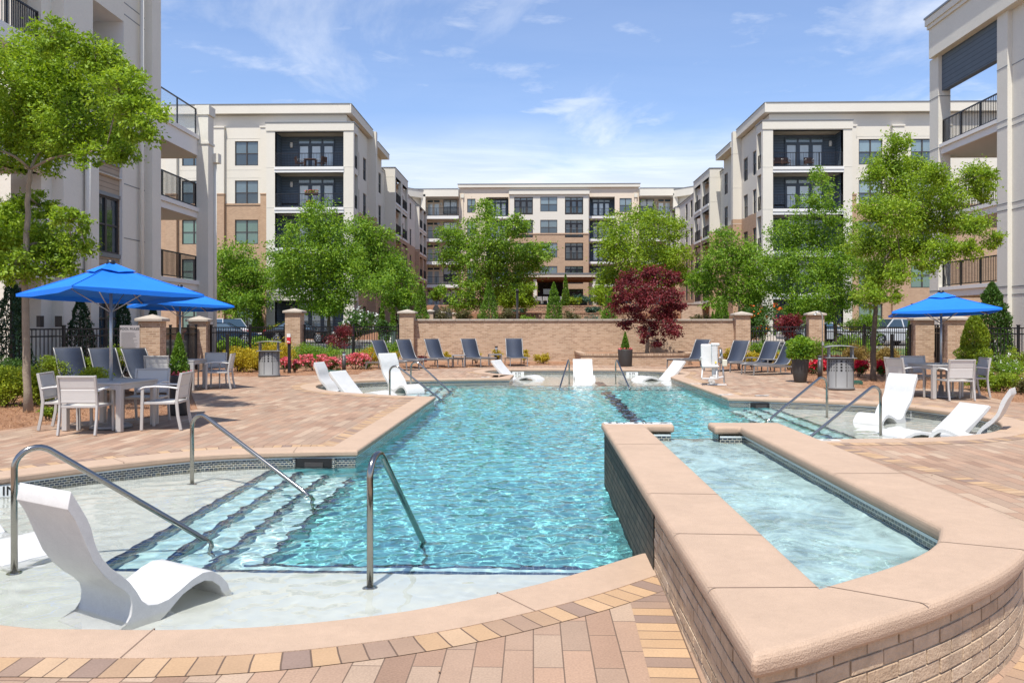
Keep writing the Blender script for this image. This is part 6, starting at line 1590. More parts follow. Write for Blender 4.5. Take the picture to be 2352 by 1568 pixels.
# ------------------------------------------------------------------ pool furniture
def dining_chair(label, frame='alu_light', sling='sling_white', group='dining chairs around the umbrella tables'):
    t = thing('dining_chair', label, 'chair', (0, 0, 0), 0, group)
    w = 0.27
    for s in (-1, 1):
        mb = MB(); mb.bar((s*w, 0.26, 0), (s*w, 0.245, 0.645), 0.032, 0.045, up=(0, 1, 0)); mb.build('leg', M[frame], t, bevel=0.006)
        mb = MB(); pr = [(-0.33, 0.0), (-0.285, 0.22), (-0.265, 0.44), (-0.285, 0.62), (-0.335, 0.875)]
        for a, b in zip(pr, pr[1:]): mb.bar((s*w, a[0], a[1]), (s*w, b[0], b[1]+0.004), 0.032, 0.045, up=(0, 1, 0))
        mb.build('leg', M[frame], t, bevel=0.005)
        mb = MB(); ap = [(0.30, 0.63), (0.22, 0.665), (0.05, 0.675), (-0.15, 0.665), (-0.285, 0.645)]
        for a, b in zip(ap, ap[1:]): mb.bar((s*w, a[0], a[1]), (s*w, b[0], b[1]), 0.055, 0.022, up=(0, 0, 1))
        mb.build('armrest', M['trim_white'], t, bevel=0.007)
    mb = MB()
    mb.box((-w, 0.20, 0.40), (w, 0.24, 0.435)); mb.box((-w, -0.275, 0.40), (w, -0.24, 0.435))
    for s in (-1, 1): mb.box((s*w-0.016, -0.24, 0.40), (s*w+0.016, 0.20, 0.435))
    mb.build('seat_frame', M[frame], t, bevel=0.005)
    mb = MB(); k = 6
    for i in range(k):
        x0, x1 = -w+0.02+(2*w-0.04)*i/k, -w+0.02+(2*w-0.04)*(i+1)/k
        f = lambda x: 0.437-0.018*math.cos(x/w*PI/2)
        mb.face([(x0, -0.25, f(x0)), (x1, -0.25, f(x1)), (x1, 0.235, f(x1)), (x0, 0.235, f(x0))], 0, None, True)
    o = mb.build('seat', M[sling], t, weld=True); so = o.modifiers.new('thick', 'SOLIDIFY'); so.thickness = 0.012
    mb = MB(); q = [(-0.268, 0.50), (-0.283, 0.62), (-0.291, 0.665), (-0.285, 0.672), (-0.295, 0.70), (-0.318, 0.80), (-0.327, 0.845)]
    for a, b in zip(q, q[1:]): mb.face([(-w+0.02, a[0], a[1]), (w-0.02, a[0], a[1]), (w-0.02, b[0], b[1]), (-w+0.02, b[0], b[1])], 0, None, False)
    o = mb.build('backrest', M[sling], t, weld=True); so = o.modifiers.new('thick', 'SOLIDIFY'); so.thickness = 0.018; so.offset = 0
    mb = MB(); mb.bar((-w, -0.333, 0.862), (w, -0.333, 0.862), 0.036, 0.034); MB().bar((-w, -0.266, 0.485), (w, -0.266, 0.485), 0.03, 0.03).build('lower_back_rail', M[frame], t, bevel=0.006); mb.build('back_rail', M[frame], t, bevel=0.006)
    return t
def dining_table(label):
    t = thing('dining_table', label, 'table', (0, 0, 0), 0, 'square umbrella tables'); e = 0.50
    MB().box((-e, -e, 0.715), (e, e, 0.745)).build('table_top', M['alu_light'], t, bevel=0.005)
    MB().box((-e+0.015, -e+0.015, 0.64), (e-0.015, -e+0.04, 0.713)).box((-e+0.015, e-0.04, 0.64), (e-0.015, e-0.015, 0.713)).box((-e+0.015, -e+0.04, 0.64), (-e+0.04, e-0.04, 0.713)).box((e-0.04, -e+0.04, 0.64), (e-0.015, e-0.04, 0.713)).build('apron', M['alu_light'], t)
    for sx in (-1, 1):
        for sy in (-1, 1): MB().box((sx*(e-0.05)-0.042, sy*(e-0.05)-0.042, 0), (sx*(e-0.05)+0.042, sy*(e-0.05)+0.042, 0.712)).build('leg', M['alu_light'], t, bevel=0.006)
    return t
def umbrella(label, hd=1.40, rim=2.10, apex=2.58, tilt=0.0):
    t = thing('patio_umbrella', label, 'umbrella', (0, 0, 0), 0, 'blue square umbrellas')
    mb = MB(); n = 10; K = 16
    # corners on the axes at distance hd, edges hang in slightly between them
    def edge(s):
        k = int(s) % 4; f = s-int(s)
        a, b = PI/2*k, PI/2*(k+1); p = Vector((math.cos(a), math.sin(a)))*hd*(1-f)+Vector((math.cos(b), math.sin(b)))*hd*f
        return p*(1-0.045*math.sin(PI*f)), 4*f*(1-f)
    def surf(s, r):
        p, m = edge(s); z = apex-(apex-rim)*(r**0.92)-0.05*m*math.sin(PI*r)*0.9+0.012*m*r
        return Vector((p.x*r, p.y*r, z+tilt*p.y*r))
    rows = []
    for i in range(n+1):
        r = 0.035+(1-0.035)*i/n; rows.append(mb.verts([surf(4*k/K/1.0 if False else 4*k/(K*4)*4/4*1.0*1.0 if False else k*4/(K*1.0)/1.0, r) for k in range(K)]))
    for a, b in zip(rows, rows[1:]):
        for k in range(K): mb.poly((a+k, b+k, b+(k+1) % K, a+(k+1) % K), 0, None, False)
    # hem
    hem = mb.verts([surf(k*4/K, 1)+Vector((0, 0, -0.075 if k % 4 else -0.035)) for k in range(K)])
    for k in range(K): mb.poly((rows[-1]+k, hem+k, hem+(k+1) % K, rows[-1]+(k+1) % K), 0)
    c = mb.build('canopy', M['canvas_blue'], t); so = c.modifiers.new('thick', 'SOLIDIFY'); so.thickness = 0.006
    mb = MB(); rr = []
    for i in range(5):
        r = 0.03+0.235*i/4; rr.append(mb.verts([surf(k*4/K, r)+Vector((0, 0, 0.045-0.012*i/4+(0.012 if k % 2 and i == 4 else 0))) for k in range(K)]))
    for a, b in zip(rr, rr[1:]):
        for k in range(K): mb.poly((a+k, b+k, b+(k+1) % K, a+(k+1) % K))
    v = mb.build('vent', M['canvas_blue'], c); so = v.modifiers.new('thick', 'SOLIDIFY'); so.thickness = 0.008
    mb = MB()
    for k in range(4):
        mb.tube([surf(k, r)+Vector((0, 0, 0.004)) for r in (0.27, 0.45, 0.65, 0.85, 1.0)], 0.007, 5)
    mb.build('corner_seam', M['canvas_blue'], c)
    mb = MB(); mb.tube([(0, 0, 0.05), (0, 0, apex+0.04)], 0.024, 14); mb.build('pole', M['pole_grey'], t)
    mb = MB(); mb.lathe([(0.0, 0.075), (0.05, 0.07), (0.07, 0.03), (0.07, 0.0)], (0, 0, apex), 14); mb.build('finial', M['black_metal'], t)
    for k in range(4):
        mb = MB(); pts = [surf(k, r)+Vector((0, 0, -0.035)) for r in (0.05, 0.3, 0.6, 0.985)]
        mb.tube(pts, 0.013, 6); mb.build('rib', M['pole_grey'], t)
        mb = MB(); mb.tube([(0, 0, rim-0.28), surf(k, 0.52)+Vector((0, 0, -0.04))], 0.009, 6); mb.build('strut', M['pole_grey'], t)
    mb = MB(); mb.lathe([(0.0, 0.0), (0.31, 0.0), (0.31, 0.035), (0.27, 0.06), (0.06, 0.085), (0.05, 0.30), (0.0, 0.30)], (0, 0, 0), 28, caps=False); mb.build('base', M['alu_grey'], t)
    return t
def lounger(label, group='navy sling loungers round the pool'):
    t = thing('sun_lounger', label, 'sun lounger', (0, 0, 0), 0, group); w = 0.33
    prof = [(-1.25, 0.335), (-1.0, 0.325), (-0.5, 0.32), (-0.1, 0.31), (0.02, 0.325), (0.10, 0.40), (0.19, 0.55), (0.28, 0.73), (0.36, 0.90), (0.43, 1.01), (0.455, 1.03)]
    mb = MB()
    for a, b in zip(prof, prof[1:]): mb.face([(-w+0.02, a[0], a[1]), (w-0.02, a[0], a[1]), (w-0.02, b[0], b[1]), (-w+0.02, b[0], b[1])], 0, None, True)
    o = mb.build('sling', M['sling_navy'], t, weld=True); so = o.modifiers.new('thick', 'SOLIDIFY'); so.thickness = 0.010
    for s in (-1, 1):
        mb = MB(); q = [(-1.27, 0.33)]+prof[1:]
        mb.tube([(s*w, p[0], p[1]) for p in q], 0.018, 6); mb.build('side_rail', M['alu_grey'], t)
        mb = MB(); mb.bar((s*w, -1.22, 0.30), (s*w, 0.72, 0.235), 0.03, 0.045); mb.build('base_rail', M['alu_grey'], t)
        MB().bar((s*w, -1.24, 0), (s*w, -1.20, 0.33), 0.045, 0.03, up=(1, 0, 0)).build('leg', M['alu_grey'], t, bevel=0.005)
        MB().bar((s*w, 0.70, 0), (s*w, 0.66, 0.25), 0.045, 0.03, up=(1, 0, 0)).build('leg', M['alu_grey'], t, bevel=0.005)
    for y, z in ((-1.25, 0.325), (0.0, 0.29), (0.69, 0.235), (0.452, 1.028)): MB().bar((-w, y, z), (w, y, z), 0.028, 0.028).build('cross_bar', M['alu_grey'], t)
    for s in (-1, 1): MB().bar((s*w*0.7, 0.31, 0.74), (s*w*0.7, 0.62, 0.26), 0.015, 0.02).build('back_prop', M['alu_grey'], t)
    return t
def side_table(label):
    t = thing('side_table', label, 'side table', (0, 0, 0), 0, 'small side tables between the loungers'); e = 0.25
    MB().box((-e, -e, 0.41), (e, e, 0.44)).build('table_top', M['alu_grey'], t, bevel=0.006)
    for sx in (-1, 1):
        for sy in (-1, 1): MB().box((sx*(e-0.02)-0.018, sy*(e-0.02)-0.018, 0), (sx*(e-0.02)+0.018, sy*(e-0.02)+0.018, 0.408)).build('leg', M['alu_grey'], t)
    return t
# three umbrella tables
T1, T2, T3 = Vector((-6.58, 12.92, 0)), Vector((-8.62, 20.4, 0)), Vector((9.12, 18.75, 0))
d0 = dining_table('square grey table under the large umbrella at the left front'); d0.location = T1+Vector((-0.10, 0, 0)); d0.rotation_euler = (0, 0, R(-7))
again(d0, 'square grey table under the umbrella behind the tall flower pot', T2+Vector((-0.18, 0, 0)), R(4)); again(d0, 'square grey table under the right umbrella', T3, R(6))
u0 = umbrella('large blue umbrella at the left front, partly covering a second one', hd=1.43, tilt=-0.055); u0.location = T1+Vector((-0.10, 0, 0)); u0.rotation_euler = (0, 0, R(7))
again(u0, 'blue umbrella half hidden behind the larger left one', T2+Vector((-0.18, 0, 0)), R(-4), scale=(0.98, 0.98, 0.985)); again(u0, 'blue umbrella at the right in front of the brick pillars', T3, R(24), scale=(1.03, 1.03, 0.90))
c0 = dining_chair('pale dining chair with its back to the pool at the left front table'); c0.location = (-6.72, 12.30, 0); c0.rotation_euler = (0, 0, R(3))
for lab, x, y, rz in (('pale dining chair at the left side of the left front table', -7.33, 12.85, -80), ('pale dining chair at the right side of the left front table, beside the flower pot', -5.80, 12.88, 96), ('shaded dining chair at the far side of the left front table', -6.45, 13.62, 186),
        ('pale dining chair facing away at the second table, behind the tall flower pot', -9.0, 19.75, 8), ('dining chair at the right side of the second table, nearest the yellow bush', -7.95, 20.75, 100), ('dining chair at the left side of the second table by the brick pillar', -9.45, 20.5, -80), ('shaded dining chair at the far side of the second table', -8.35, 21.3, 184),
        ('pale dining chair with its back to the pool at the right table', 9.10, 18.15, 2), ('pale dining chair at the left side of the right table', 8.38, 18.85, -72), ('shaded dining chair at the far side of the right table', 8.98, 19.5, 180), ('dining chair at the right side of the right table by the lime conifer', 9.85, 18.95, 84)):
    again(c0, lab, (x, y, 0), R(rz))
# loungers
def lo_at(proto, lab, x, y, rz, first=False):
    if first: proto.location = (x, y, 0); proto.rotation_euler = (0, 0, R(rz)); proto['label'] = lab; return proto
    return again(proto, lab, (x, y, 0), R(rz))
l0 = lounger('x')
for i, (lab, x, Y, rz) in enumerate((
    ('navy lounger nearest the pink flowers, leftmost by the wall', 888, 29.6, 58), ('navy lounger in front of the left end pillar', 942, 31.0, 46), ('navy lounger by the wall, left of the first side table', 1005, 32.0, 40), ('navy lounger by the wall between two side tables', 1087, 32.4, 32), ('navy lounger facing the pool squarely, rightmost of the left wall row', 1183, 32.9, 8),
    ('navy lounger right of the maple planter, behind the white pool lift', 1598, 31.2, -50), ('navy lounger just right of the white pool lift', 1686, 29.4, -50), ('navy lounger second from the right flower pot', 1754, 28.4, -58), ('navy lounger right beside the right flower pot', 1792, 27.1, -70))):
    lo_at(l0, lab, P(x, 0, Y).x, Y, rz, i == 0)
for lab, x, Y, rz in (('tilted navy lounger behind the left front table, farthest left of three', 172, 20.5, 52), ('tilted navy lounger behind the umbrella pole, middle of three', 255, 19.9, 54), ('tilted navy lounger in front of the pool rules board, rightmost of three', 333, 19.8, 62)):
    lo_at(l0, lab, P(x, 0, Y).x, Y, rz)
s0 = side_table('small grey side table left of the fourth wall lounger'); p = P(1054, 0, 31.4); s0.location = (p.x, 31.4, 0)
for lab, x, Y in (('small grey side table left of the squarely facing lounger', 1137, 32.3), ('small grey side table between the two loungers right of the pool lift', 1719, 29.6), ('small grey side table between the two rightmost loungers', 1771, 28.2)):
    p = P(x, 0, Y); again(s0, lab, (p.x, Y, 0), R(10))

# moulded white loungers standing in the water
def moulded(name, label, cat, top, under, w, group):
    t = None
    prof = top+under; mb = MB(); n = len(prof)
    xs = [-w/2, -w/2+0.02, w/2-0.02, w/2]; rows = []
    cx = sum(p[0] for p in prof)/n; 
    for j, x in enumerate(xs):
        rows.append(mb.verts([(x, p[0], p[1]) for p in prof]))
    for a, b in zip(rows, rows[1:]):
        for i in range(n): mb.poly((a+(i+1) % n, a+i, b+i, b+(i+1) % n), 0, None, True)
    # side faces as strips between the upper and lower outline
    m, k = len(top), len(under)
    for base in (rows[0], rows[-1]):
        for i in range(m-1):
            j0 = m+int(round((m-1-i)*(k-1)/(m-1))); j1 = m+int(round((m-2-i)*(k-1)/(m-1)))
            j0 = min(j0, n-1); j1 = min(j1, n-1)
            q = [base+i, base+i+1, base+j1] + ([base+j0] if j0 != j1 else [])
            mb.poly(q, 0, None, False)
    o = mb.build(name, M['white_plastic'], None, bevel=0.012, seg=2)
    tag(o, label, cat, group)
    o.cycles.is_caustics_receiver = True
    return o
topA = [(0.831,0.0),(0.82,0.09),(0.791,0.175),(0.724,0.25),(0.659,0.295),(0.583,0.304),(0.497,0.28),(0.40,0.234),(0.318,0.20),(0.238,0.192),(0.171,0.205),(0.128,0.245),(0.09,0.315),(0.042,0.385),(-0.021,0.449),(-0.082,0.503),(-0.132,0.567),(-0.167,0.631),(-0.187,0.691),(-0.206,0.769),(-0.23,0.829),(-0.269,0.90),(-0.302,0.96),(-0.33,1.007)]
undA = [(-0.35,0.905),(-0.306,0.835),(-0.283,0.785),(-0.259,0.725),(-0.23,0.655),(-0.192,0.563),(-0.132,0.473),(-0.062,0.398),(0.01,0.336),(0.047,0.292),(0.060,0.24),(0.055,0.17),(0.025,0.08),(-0.08,0.012),(-0.10,0.0),(0.25,0.0),(0.28,0.03),(0.33,0.13),(0.424,0.20),(0.521,0.235),(0.596,0.245),(0.66,0.225),(0.72,0.175),(0.755,0.10),(0.775,0.0)]
topB = [(1.85, 0.0), (1.82, 0.09), (1.70, 0.20), (1.52, 0.275), (1.35, 0.29), (1.15, 0.25), (0.95, 0.165), (0.80, 0.11), (0.69, 0.105), (0.60, 0.15), (0.50, 0.235), (0.40, 0.33), (0.30, 0.425), (0.20, 0.52), (0.10, 0.625), (0.0, 0.74), (-0.045, 0.795)]
undB = [(-0.11, 0.755), (-0.05, 0.67), (0.05, 0.56), (0.15, 0.45), (0.25, 0.345), (0.34, 0.245), (0.43, 0.14), (0.50, 0.05), (0.53, 0.0), (0.85, 0.0), (0.95, 0.06), (1.05, 0.125), (1.15, 0.175), (1.35, 0.215), (1.50, 0.195), (1.62, 0.14), (1.70, 0.06), (1.73, 0.0)]
ga = 'white moulded seats standing in the shallow water'
wa = moulded('pool_chair', 'white moulded pool chair in the shallow water at the left front', 'pool chair', topA, undA, 0.54, ga)
wb = moulded('pool_chaise', 'long white moulded pool lounger in the right bay, hump towards the steps', 'pool lounger', topB, undB, 0.66, ga)
def seat(proto, lab, head, toe, scale=None, first=False):
    h, q = Vector((head[0], head[1])), Vector((toe[0], toe[1])); d = q-h
    rz = math.atan2(d.y, d.x)-PI/2
    o = proto
    if not first: o = proto.copy(); link(o); o['label'] = lab
    o.location = (h.x, h.y, SH+0.002); o.rotation_euler = (0, 0, rz)
    if scale: o.scale = scale
    return o
seat(wa, '', (-2.744, 5.135), (-2.332, 5.857), None, True)
wa['category'] = 'pool chair'
seat(wb, 'white moulded pool lounger cut off by the left edge of the picture', (-5.3, 7.2), (-3.75, 6.4), (0.95, 0.9, 0.8))
seat(wa, 'white moulded pool chair seen from behind at the tip of the middle left bay', (-5.35, 21.6), (-4.3, 21.3), (0.95, 0.95, 0.95))
seat(wb, 'long white moulded pool lounger in the middle left bay', (-5.0, 21.2), (-3.55, 20.55), (1.0, 0.9, 0.95))
seat(wa, 'white moulded pool chair standing tall in the middle left bay by the handrails', (-3.75, 22.4), (-3.1, 21.8), (1.1, 1.1, 1.15))
seat(wb, 'white moulded pool lounger at the left of the far bay', (-1.2, 27.6), (0.1, 27.0), (1.0, 0.9, 0.95))
seat(wb, 'white moulded pool lounger in the middle of the far bay, facing the deep water', (1.68, 28.3), (1.68, 26.3), (1.0, 0.85, 0.95))
seat(wb, 'white moulded pool lounger at the right of the far bay', (4.75, 27.3), (3.2, 26.6), (1.0, 0.9, 0.95))
seat(wa, 'white moulded pool chair standing tall in the right bay', (6.85, 15.95), (6.0, 15.3), (1.05, 1.1, 1.0))
seat(wb, '', (7.42, 14.2), (5.75, 13.75), (0.95, 0.92, 0.78), True)
seat(wa, 'white moulded pool chair seen from behind at the right tip of the right bay', (7.15, 13.2), (6.45, 13.75), (0.95, 1.0, 0.97))

# stainless handrails
def handrail(label, base, end, top, zend=-0.2, drop=0.75, r=0.024):
    t = thing('handrail', label, 'handrail', (base[0], base[1], SH), 0, 'stainless handrails on the pool steps')
    b = Vector((0, 0, 0)); e = Vector((end[0]-base[0], end[1]-base[1], zend-SH)); H = top-SH
    hd = Vector((e.x, e.y, 0)); Lh = hd.length; u = hd/Lh
    rad = 0.15; pts = [b, Vector((0, 0, H-rad-0.12))]
    slope = (e.z-H)/(Lh-rad*0.9); th = math.atan(slope)
    for i in range(11):                    # bend from upright over to the falling line
        a = PI-(PI/2-th)*i/10
        pts.append(u*(rad+rad*math.cos(a))+Vector((0, 0, H-rad-0.0+rad*math.sin(a))))
    pts[1] = Vector((0, 0, H-rad-0.05))
    last = pts[-1]; k = e
    pts += [last.lerp(k, 0.5), last.lerp(k, 0.93), k+u*0.03+Vector((0, 0, -0.03)), k+u*0.045+Vector((0, 0, -0.12)), k+u*0.05+Vector((0, 0, -drop))]
    mb = MB(); mb.tube(pts, r, 14); mb.build('tube', M['steel'], t, recalc=False)
    mb = MB(); mb.lathe([(0.055, 0.0), (0.055, 0.008), (0.03, 0.018), (0.025, 0.02)], (0, 0, 0), 18); mb.build('flange', M['steel'], t)
    return t
handrail('handrail at the left front beside the moulded pool chair', (-3.92, 6.15), (-2.80, 7.0), 0.70)
handrail('handrail on the left steps in front of the dark tile band', (-3.98, 9.55), (-2.42, 8.85), 0.585)
handrail('handrail standing alone at the near end of the deep water', (-1.17, 5.90), (-0.95, 7.05), 0.69, drop=0.9)
handrail('handrail on the middle left steps, nearer of the two', (-3.52, 20.2), (-2.22, 19.9), 0.60)
handrail('handrail on the middle left steps, farther of the two', (-3.30, 22.2), (-2.18, 21.9), 0.60)
handrail('handrail of the far bay left of the facing lounger', (1.10, 25.4), (0.76, 23.8), 0.52)
handrail('handrail of the far bay right of the facing lounger', (2.52, 25.4), (2.75, 23.8), 0.52)
handrail('handrail on the right steps, farther of the two', (5.80, 16.5), (4.42, 15.75), 0.58)
handrail('handrail on the right steps, nearer of the two', (5.77, 13.9), (4.34, 13.25), 0.60)

# ------------------------------------------------------------------ bins, pots, signs, lift
def waste_bin(label):
    t = thing('waste_bin', label, 'waste bin', (0, 0, 0), 0, 'grey perforated waste bins'); n = 32
    prof = [(0.30, 0.0), (0.335, 0.02), (0.335, 0.06), (0.315, 0.075), (0.315, 0.74), (0.30, 0.78)]
    sq = lambda r, a: (r*(abs(math.cos(a))**0.75)*(1 if math.cos(a) > 0 else -1), r*0.82*(abs(math.sin(a))**0.75)*(1 if math.sin(a) > 0 else -1))
    mb = MB(); rows = [mb.verts([(*sq(r, 2*PI*k/n), z) for k in range(n)]) for r, z in prof]
    for a, b in zip(rows, rows[1:]):
        for k in range(n): mb.poly((a+k, a+(k+1) % n, b+(k+1) % n, b+k), 0, None, True)
    mb.poly([rows[-1]+k for k in range(n)]); mb.build('body', M['bin_grey'], t)
    mb = MB()
    for a in (-2.6, -1.87, -1.27, -0.5):
        x, y = sq(0.318, a); mb.box((x-0.006, y-0.006, 0.07), (x+0.006, y+0.006, 0.76))
    mb.build('panel_seam', M['pot_dark'], t)
    mb = MB()
    for row in range(4):
        for k in range(11):
            a = -PI*0.86+PI*0.72*k/10; a0, a1 = a-0.03, a+0.03; z = 0.46+row*0.075
            p0, p1 = sq(0.3175, a0), sq(0.3175, a1); mb.face([(p0[0], p0[1], z), (p1[0], p1[1], z), (p1[0], p1[1], z+0.05), (p0[0], p0[1], z+0.05)])
    mb.build('perforations', M['dark_hole'], t, recalc=False)
    MB().box((-0.36, -0.31, 0.782), (0.36, 0.31, 0.80)).build('rim_plate', M['bin_grey'], t, bevel=0.006)
    for sx in (-1, 1):
        for sy in (-1, 1): MB().box((sx*0.27-0.02, sy*0.20-0.02, 0.80), (sx*0.27+0.02, sy*0.20+0.02, 1.06)).build('hood_post', M['bin_grey'], t)
    mb = MB(); q = [(-0.37, 1.055), (-0.25, 1.085), (0, 1.10), (0.25, 1.085), (0.37, 1.055)]
    for a, b in zip(q, q[1:]): mb.face([(a[0], -0.31, a[1]), (b[0], -0.31, b[1]), (b[0], 0.31, b[1]), (a[0], 0.31, a[1])], 0, None, True)
    o = mb.build('hood', M['bin_grey'], t, weld=True); so = o.modifiers.new('thick', 'SOLIDIFY'); so.thickness = 0.016
    return t
b0 = waste_bin('grey waste bin with a hood in front of the yellow bushes at the left'); b0.location = G(618.3, 864); b0.rotation_euler = (0, 0, R(12))
again(b0, 'grey waste bin with a hood right of the tall flower pot at the right', G(1930, 894), R(-14))
def pot(label, loc, prof, plant, seed):
    t = thing('flower_pot', label, 'flower pot', loc, 0, 'dark flower pots on the deck')
    mb = MB(); mb.lathe(prof, (0, 0, 0), 32, caps=False); mb.build('pot', M['pot_dark'], t)
    H = prof[-3][1] if False else max(p[1] for p in prof)
    mb = MB(); mb.lathe([(0.0, H-0.05), (prof[-1][0], H-0.05)], (0, 0, 0), 20, caps=False); mb.build('soil', M['soil'], t)
    r = np.random.RandomState(seed); n = 2600
    if plant == 'fern':
        a = r.uniform(0, 2*PI, n); q = np.sqrt(r.uniform(0, 1, n))*0.38; h = r.uniform(0, 1, n); C = np.stack([q*np.cos(a), q*np.sin(a), H+0.5*h*(1.15-q)*1.2], -1)
        o = np.stack([np.cos(a), np.sin(a), 0.5+0*a], -1); leaves('foliage', C, o, 0.10, M['leaf_green'], t, 0.1, 0.35, seed, 0.3)
    else:
        hh, rb = plant; h = r.uniform(0, 1, n)**1.2; a = r.uniform(0, 2*PI, n); q = rb*(1-h)**0.8*np.sqrt(r.uniform(0.3, 1.1, n))
        C = np.stack([q*np.cos(a), q*np.sin(a), H-0.03+h*hh], -1); o = np.stack([np.cos(a)*0.6, np.sin(a)*0.6, 1+0*a], -1); leaves('foliage', C, o, 0.06, M['leaf_conifer'], t, -0.2, 0.38, seed, 0.0)
    m = 150; a = r.uniform(0, 2*PI, m); q = prof[-1][0]*r.uniform(0.75, 1.15, m); C = np.stack([q*np.cos(a), q*np.sin(a), H+r.uniform(-0.01, 0.07, m)], -1)
    leaves('blossom', C, np.stack([np.cos(a), np.sin(a), 1+0*a], -1), 0.045, M['petal_pink' if plant != 'fern' else 'petal_orange'], t, -0.3, 0.9, seed)
    return t
tall = [(0.0, 0.0), (0.15, 0.0), (0.165, 0.03), (0.205, 0.30), (0.225, 0.52), (0.235, 0.70), (0.235, 0.72), (0.205, 0.72), (0.20, 0.64)]
pot('tall dark pot with a young conifer beside the left dining chair', G(411, 952), tall, (0.78, 0.20), 1)
pot('tall dark pot with a leafy fern near the right loungers', G(1838, 877), [(a*1.02, b*0.92) for a, b in tall], 'fern', 2)
pot('round dark pot with a small conifer in front of the maple planter', G(1436, 840.5), [(0.0, 0.0), (0.25, 0.0), (0.26, 0.02), (0.285, 0.62), (0.285, 0.64), (0.255, 0.64), (0.25, 0.58)], (0.70, 0.19), 3)
def text_mesh(body, size, extrude=0.002):
    cu = bpy.data.curves.new('writing', 'FONT'); cu.body = body; cu.size = size; cu.extrude = extrude; cu.align_x = 'CENTER'; cu.align_y = 'CENTER'; cu.offset = size*0.012
    o = bpy.data.objects.new('writing', cu); link(o)
    bpy.context.view_layer.update()
    me = bpy.data.meshes.new_from_object(o.evaluated_get(bpy.context.evaluated_depsgraph_get()))
    bpy.data.objects.remove(o); bpy.data.curves.remove(cu); return me
def writing(body, size, parent, loc, rot, mat='black_ink', name='writing'):
    me = text_mesh(body, size); me.materials.clear(); me.materials.append(M[mat])
    o = link(bpy.data.objects.new(name, me), parent); o.location = loc; o.rotation_euler = rot; return o
# depth markers: tiles set in the coping and in the waterline band
def marker(label, loc, rot, body, w, h, size, squeeze=1.0, pict=False):
    t = thing('depth_marker', label, 'depth marker', loc, 0, 'white depth marker tiles'); t.rotation_euler = rot
    MB().box((-w/2, -h/2, 0), (w/2, h/2, 0.004)).build('tile', M['white_tile'], t)
    o = writing(body, size, t, (-0.09 if pict else 0, 0, 0.0045), (0, 0, 0)); o.scale = (squeeze, 1, 1)
    if pict:
        mb = MB(); mb.lathe([(0.032, 0.0046), (0.040, 0.0046)], (0, 0, 0), 20, caps=False); mb.bar((-0.026, 0.026, 0.005), (0.026, -0.026, 0.005), 0.007, 0.001)
        mb.bar((-0.02, 0.008, 0.005), (0.018, -0.004, 0.005), 0.010, 0.001); p = mb.build('pictogram', M['black_ink'], t); p.location = (w/2-0.09, 0.012, 0)
        writing('NO DIVING', 0.024, t, (w/2-0.09, -0.045, 0.0045), (0, 0, 0))
    return t
marker('white depth tile reading 3 FT 6 IN on the far end of the spa cap', (1.20, 9.54, SPT+0.0005), (0, 0, 0), '3 FT  6 IN', 0.78, 0.15, 0.125, 1.0, True)
marker('white depth tile reading 6 IN in the tile band at the left edge', (*(Vector(g2(8, 1096.5))+Vector((0.012, -0.014))), -0.145), (R(90), 0, R(36)), '6 IN', 0.44, 0.12, 0.14)
k = g2(2120, 934); marker('white depth tile reading 6 IN in the tile band of the right bay', (k[0]-0.03, k[1]-0.02, -0.145), (R(90), 0, R(-42)), '6 IN', 0.42, 0.11, 0.115)
k = g2(1190, 848); marker('white depth tile reading 6 IN behind the left far lounger', (k[0], k[1]-0.0, -0.145), (R(90), 0, 0), '6 IN', 0.42, 0.11, 0.115)
k = g2(1452, 848.5); marker('white depth tile reading 6 IN behind the right far handrail', (k[0], k[1]-0.0, -0.145), (R(90), 0, 0), '6 IN', 0.42, 0.11, 0.115)
for i, (lab, x, y, rz, w) in enumerate((('white no diving tile in the deck coping beside the pool lift, nearest the far bay', 1598, 881, 0, 0.3), ('white no diving tile in the coping below the pool lift', 1667, 906, 20, 0.34), ('white tile with a small round sign on the right coping, right of the skimmer', 1750, 908, 0, 0.3), ('small white tile with a round sign on the coping of the left far peninsula', 1115, 866, 0, 0.25), ('white no diving tile on the coping beside the spa, right side', 1900, 1010.5, 0, 0.34))):
    p = G(x, y); t = thing('depth_marker', lab, 'depth marker', (p.x, p.y, 0.001), R(rz), 'white depth marker tiles'); MB().box((-w/2, -0.075, 0), (w/2, 0.075, 0.004)).build('tile', M['white_tile'], t); mb = MB(); mb.lathe([(0.046, 0.0046), (0.056, 0.0046)], (0, 0, 0), 20, caps=False); mb.bar((-0.036, 0.036, 0.005), (0.036, -0.036, 0.005), 0.009, 0.001); mb.bar((-0.03, 0.012, 0.005), (0.026, -0.006, 0.005), 0.013, 0.001); mb.build('pictogram', M['black_ink'], t)
# skimmer mouths in the wall under the coping
def skimmer(label, p, rz):
    t = thing('pool_skimmer', label, 'pool skimmer', (p[0], p[1], -0.17), rz)
    MB().box((-0.24, -0.005, -0.085), (0.24, 0.03, 0.075)).build('opening', M['dark_hole'], t); m = MB(); m.box((-0.275, -0.022, -0.10), (-0.24, 0.01, 0.08)); m.box((0.24, -0.022, -0.10), (0.275, 0.01, 0.08)); m.build('surround', M['tile'], t); MB().box((-0.12, -0.018, -0.05), (0.12, -0.012, 0.03)).build('weir_flap', M['bronze'], t)
k = g2(722, 1035.5); skimmer('dark skimmer mouth in the tile band of the left bay', (k[0], k[1]-0.012), R(-2))
k = g2(1748, 914.4); skimmer('dark skimmer mouth in the tile band left of the right bay', (k[0], k[1]-0.012), R(0))
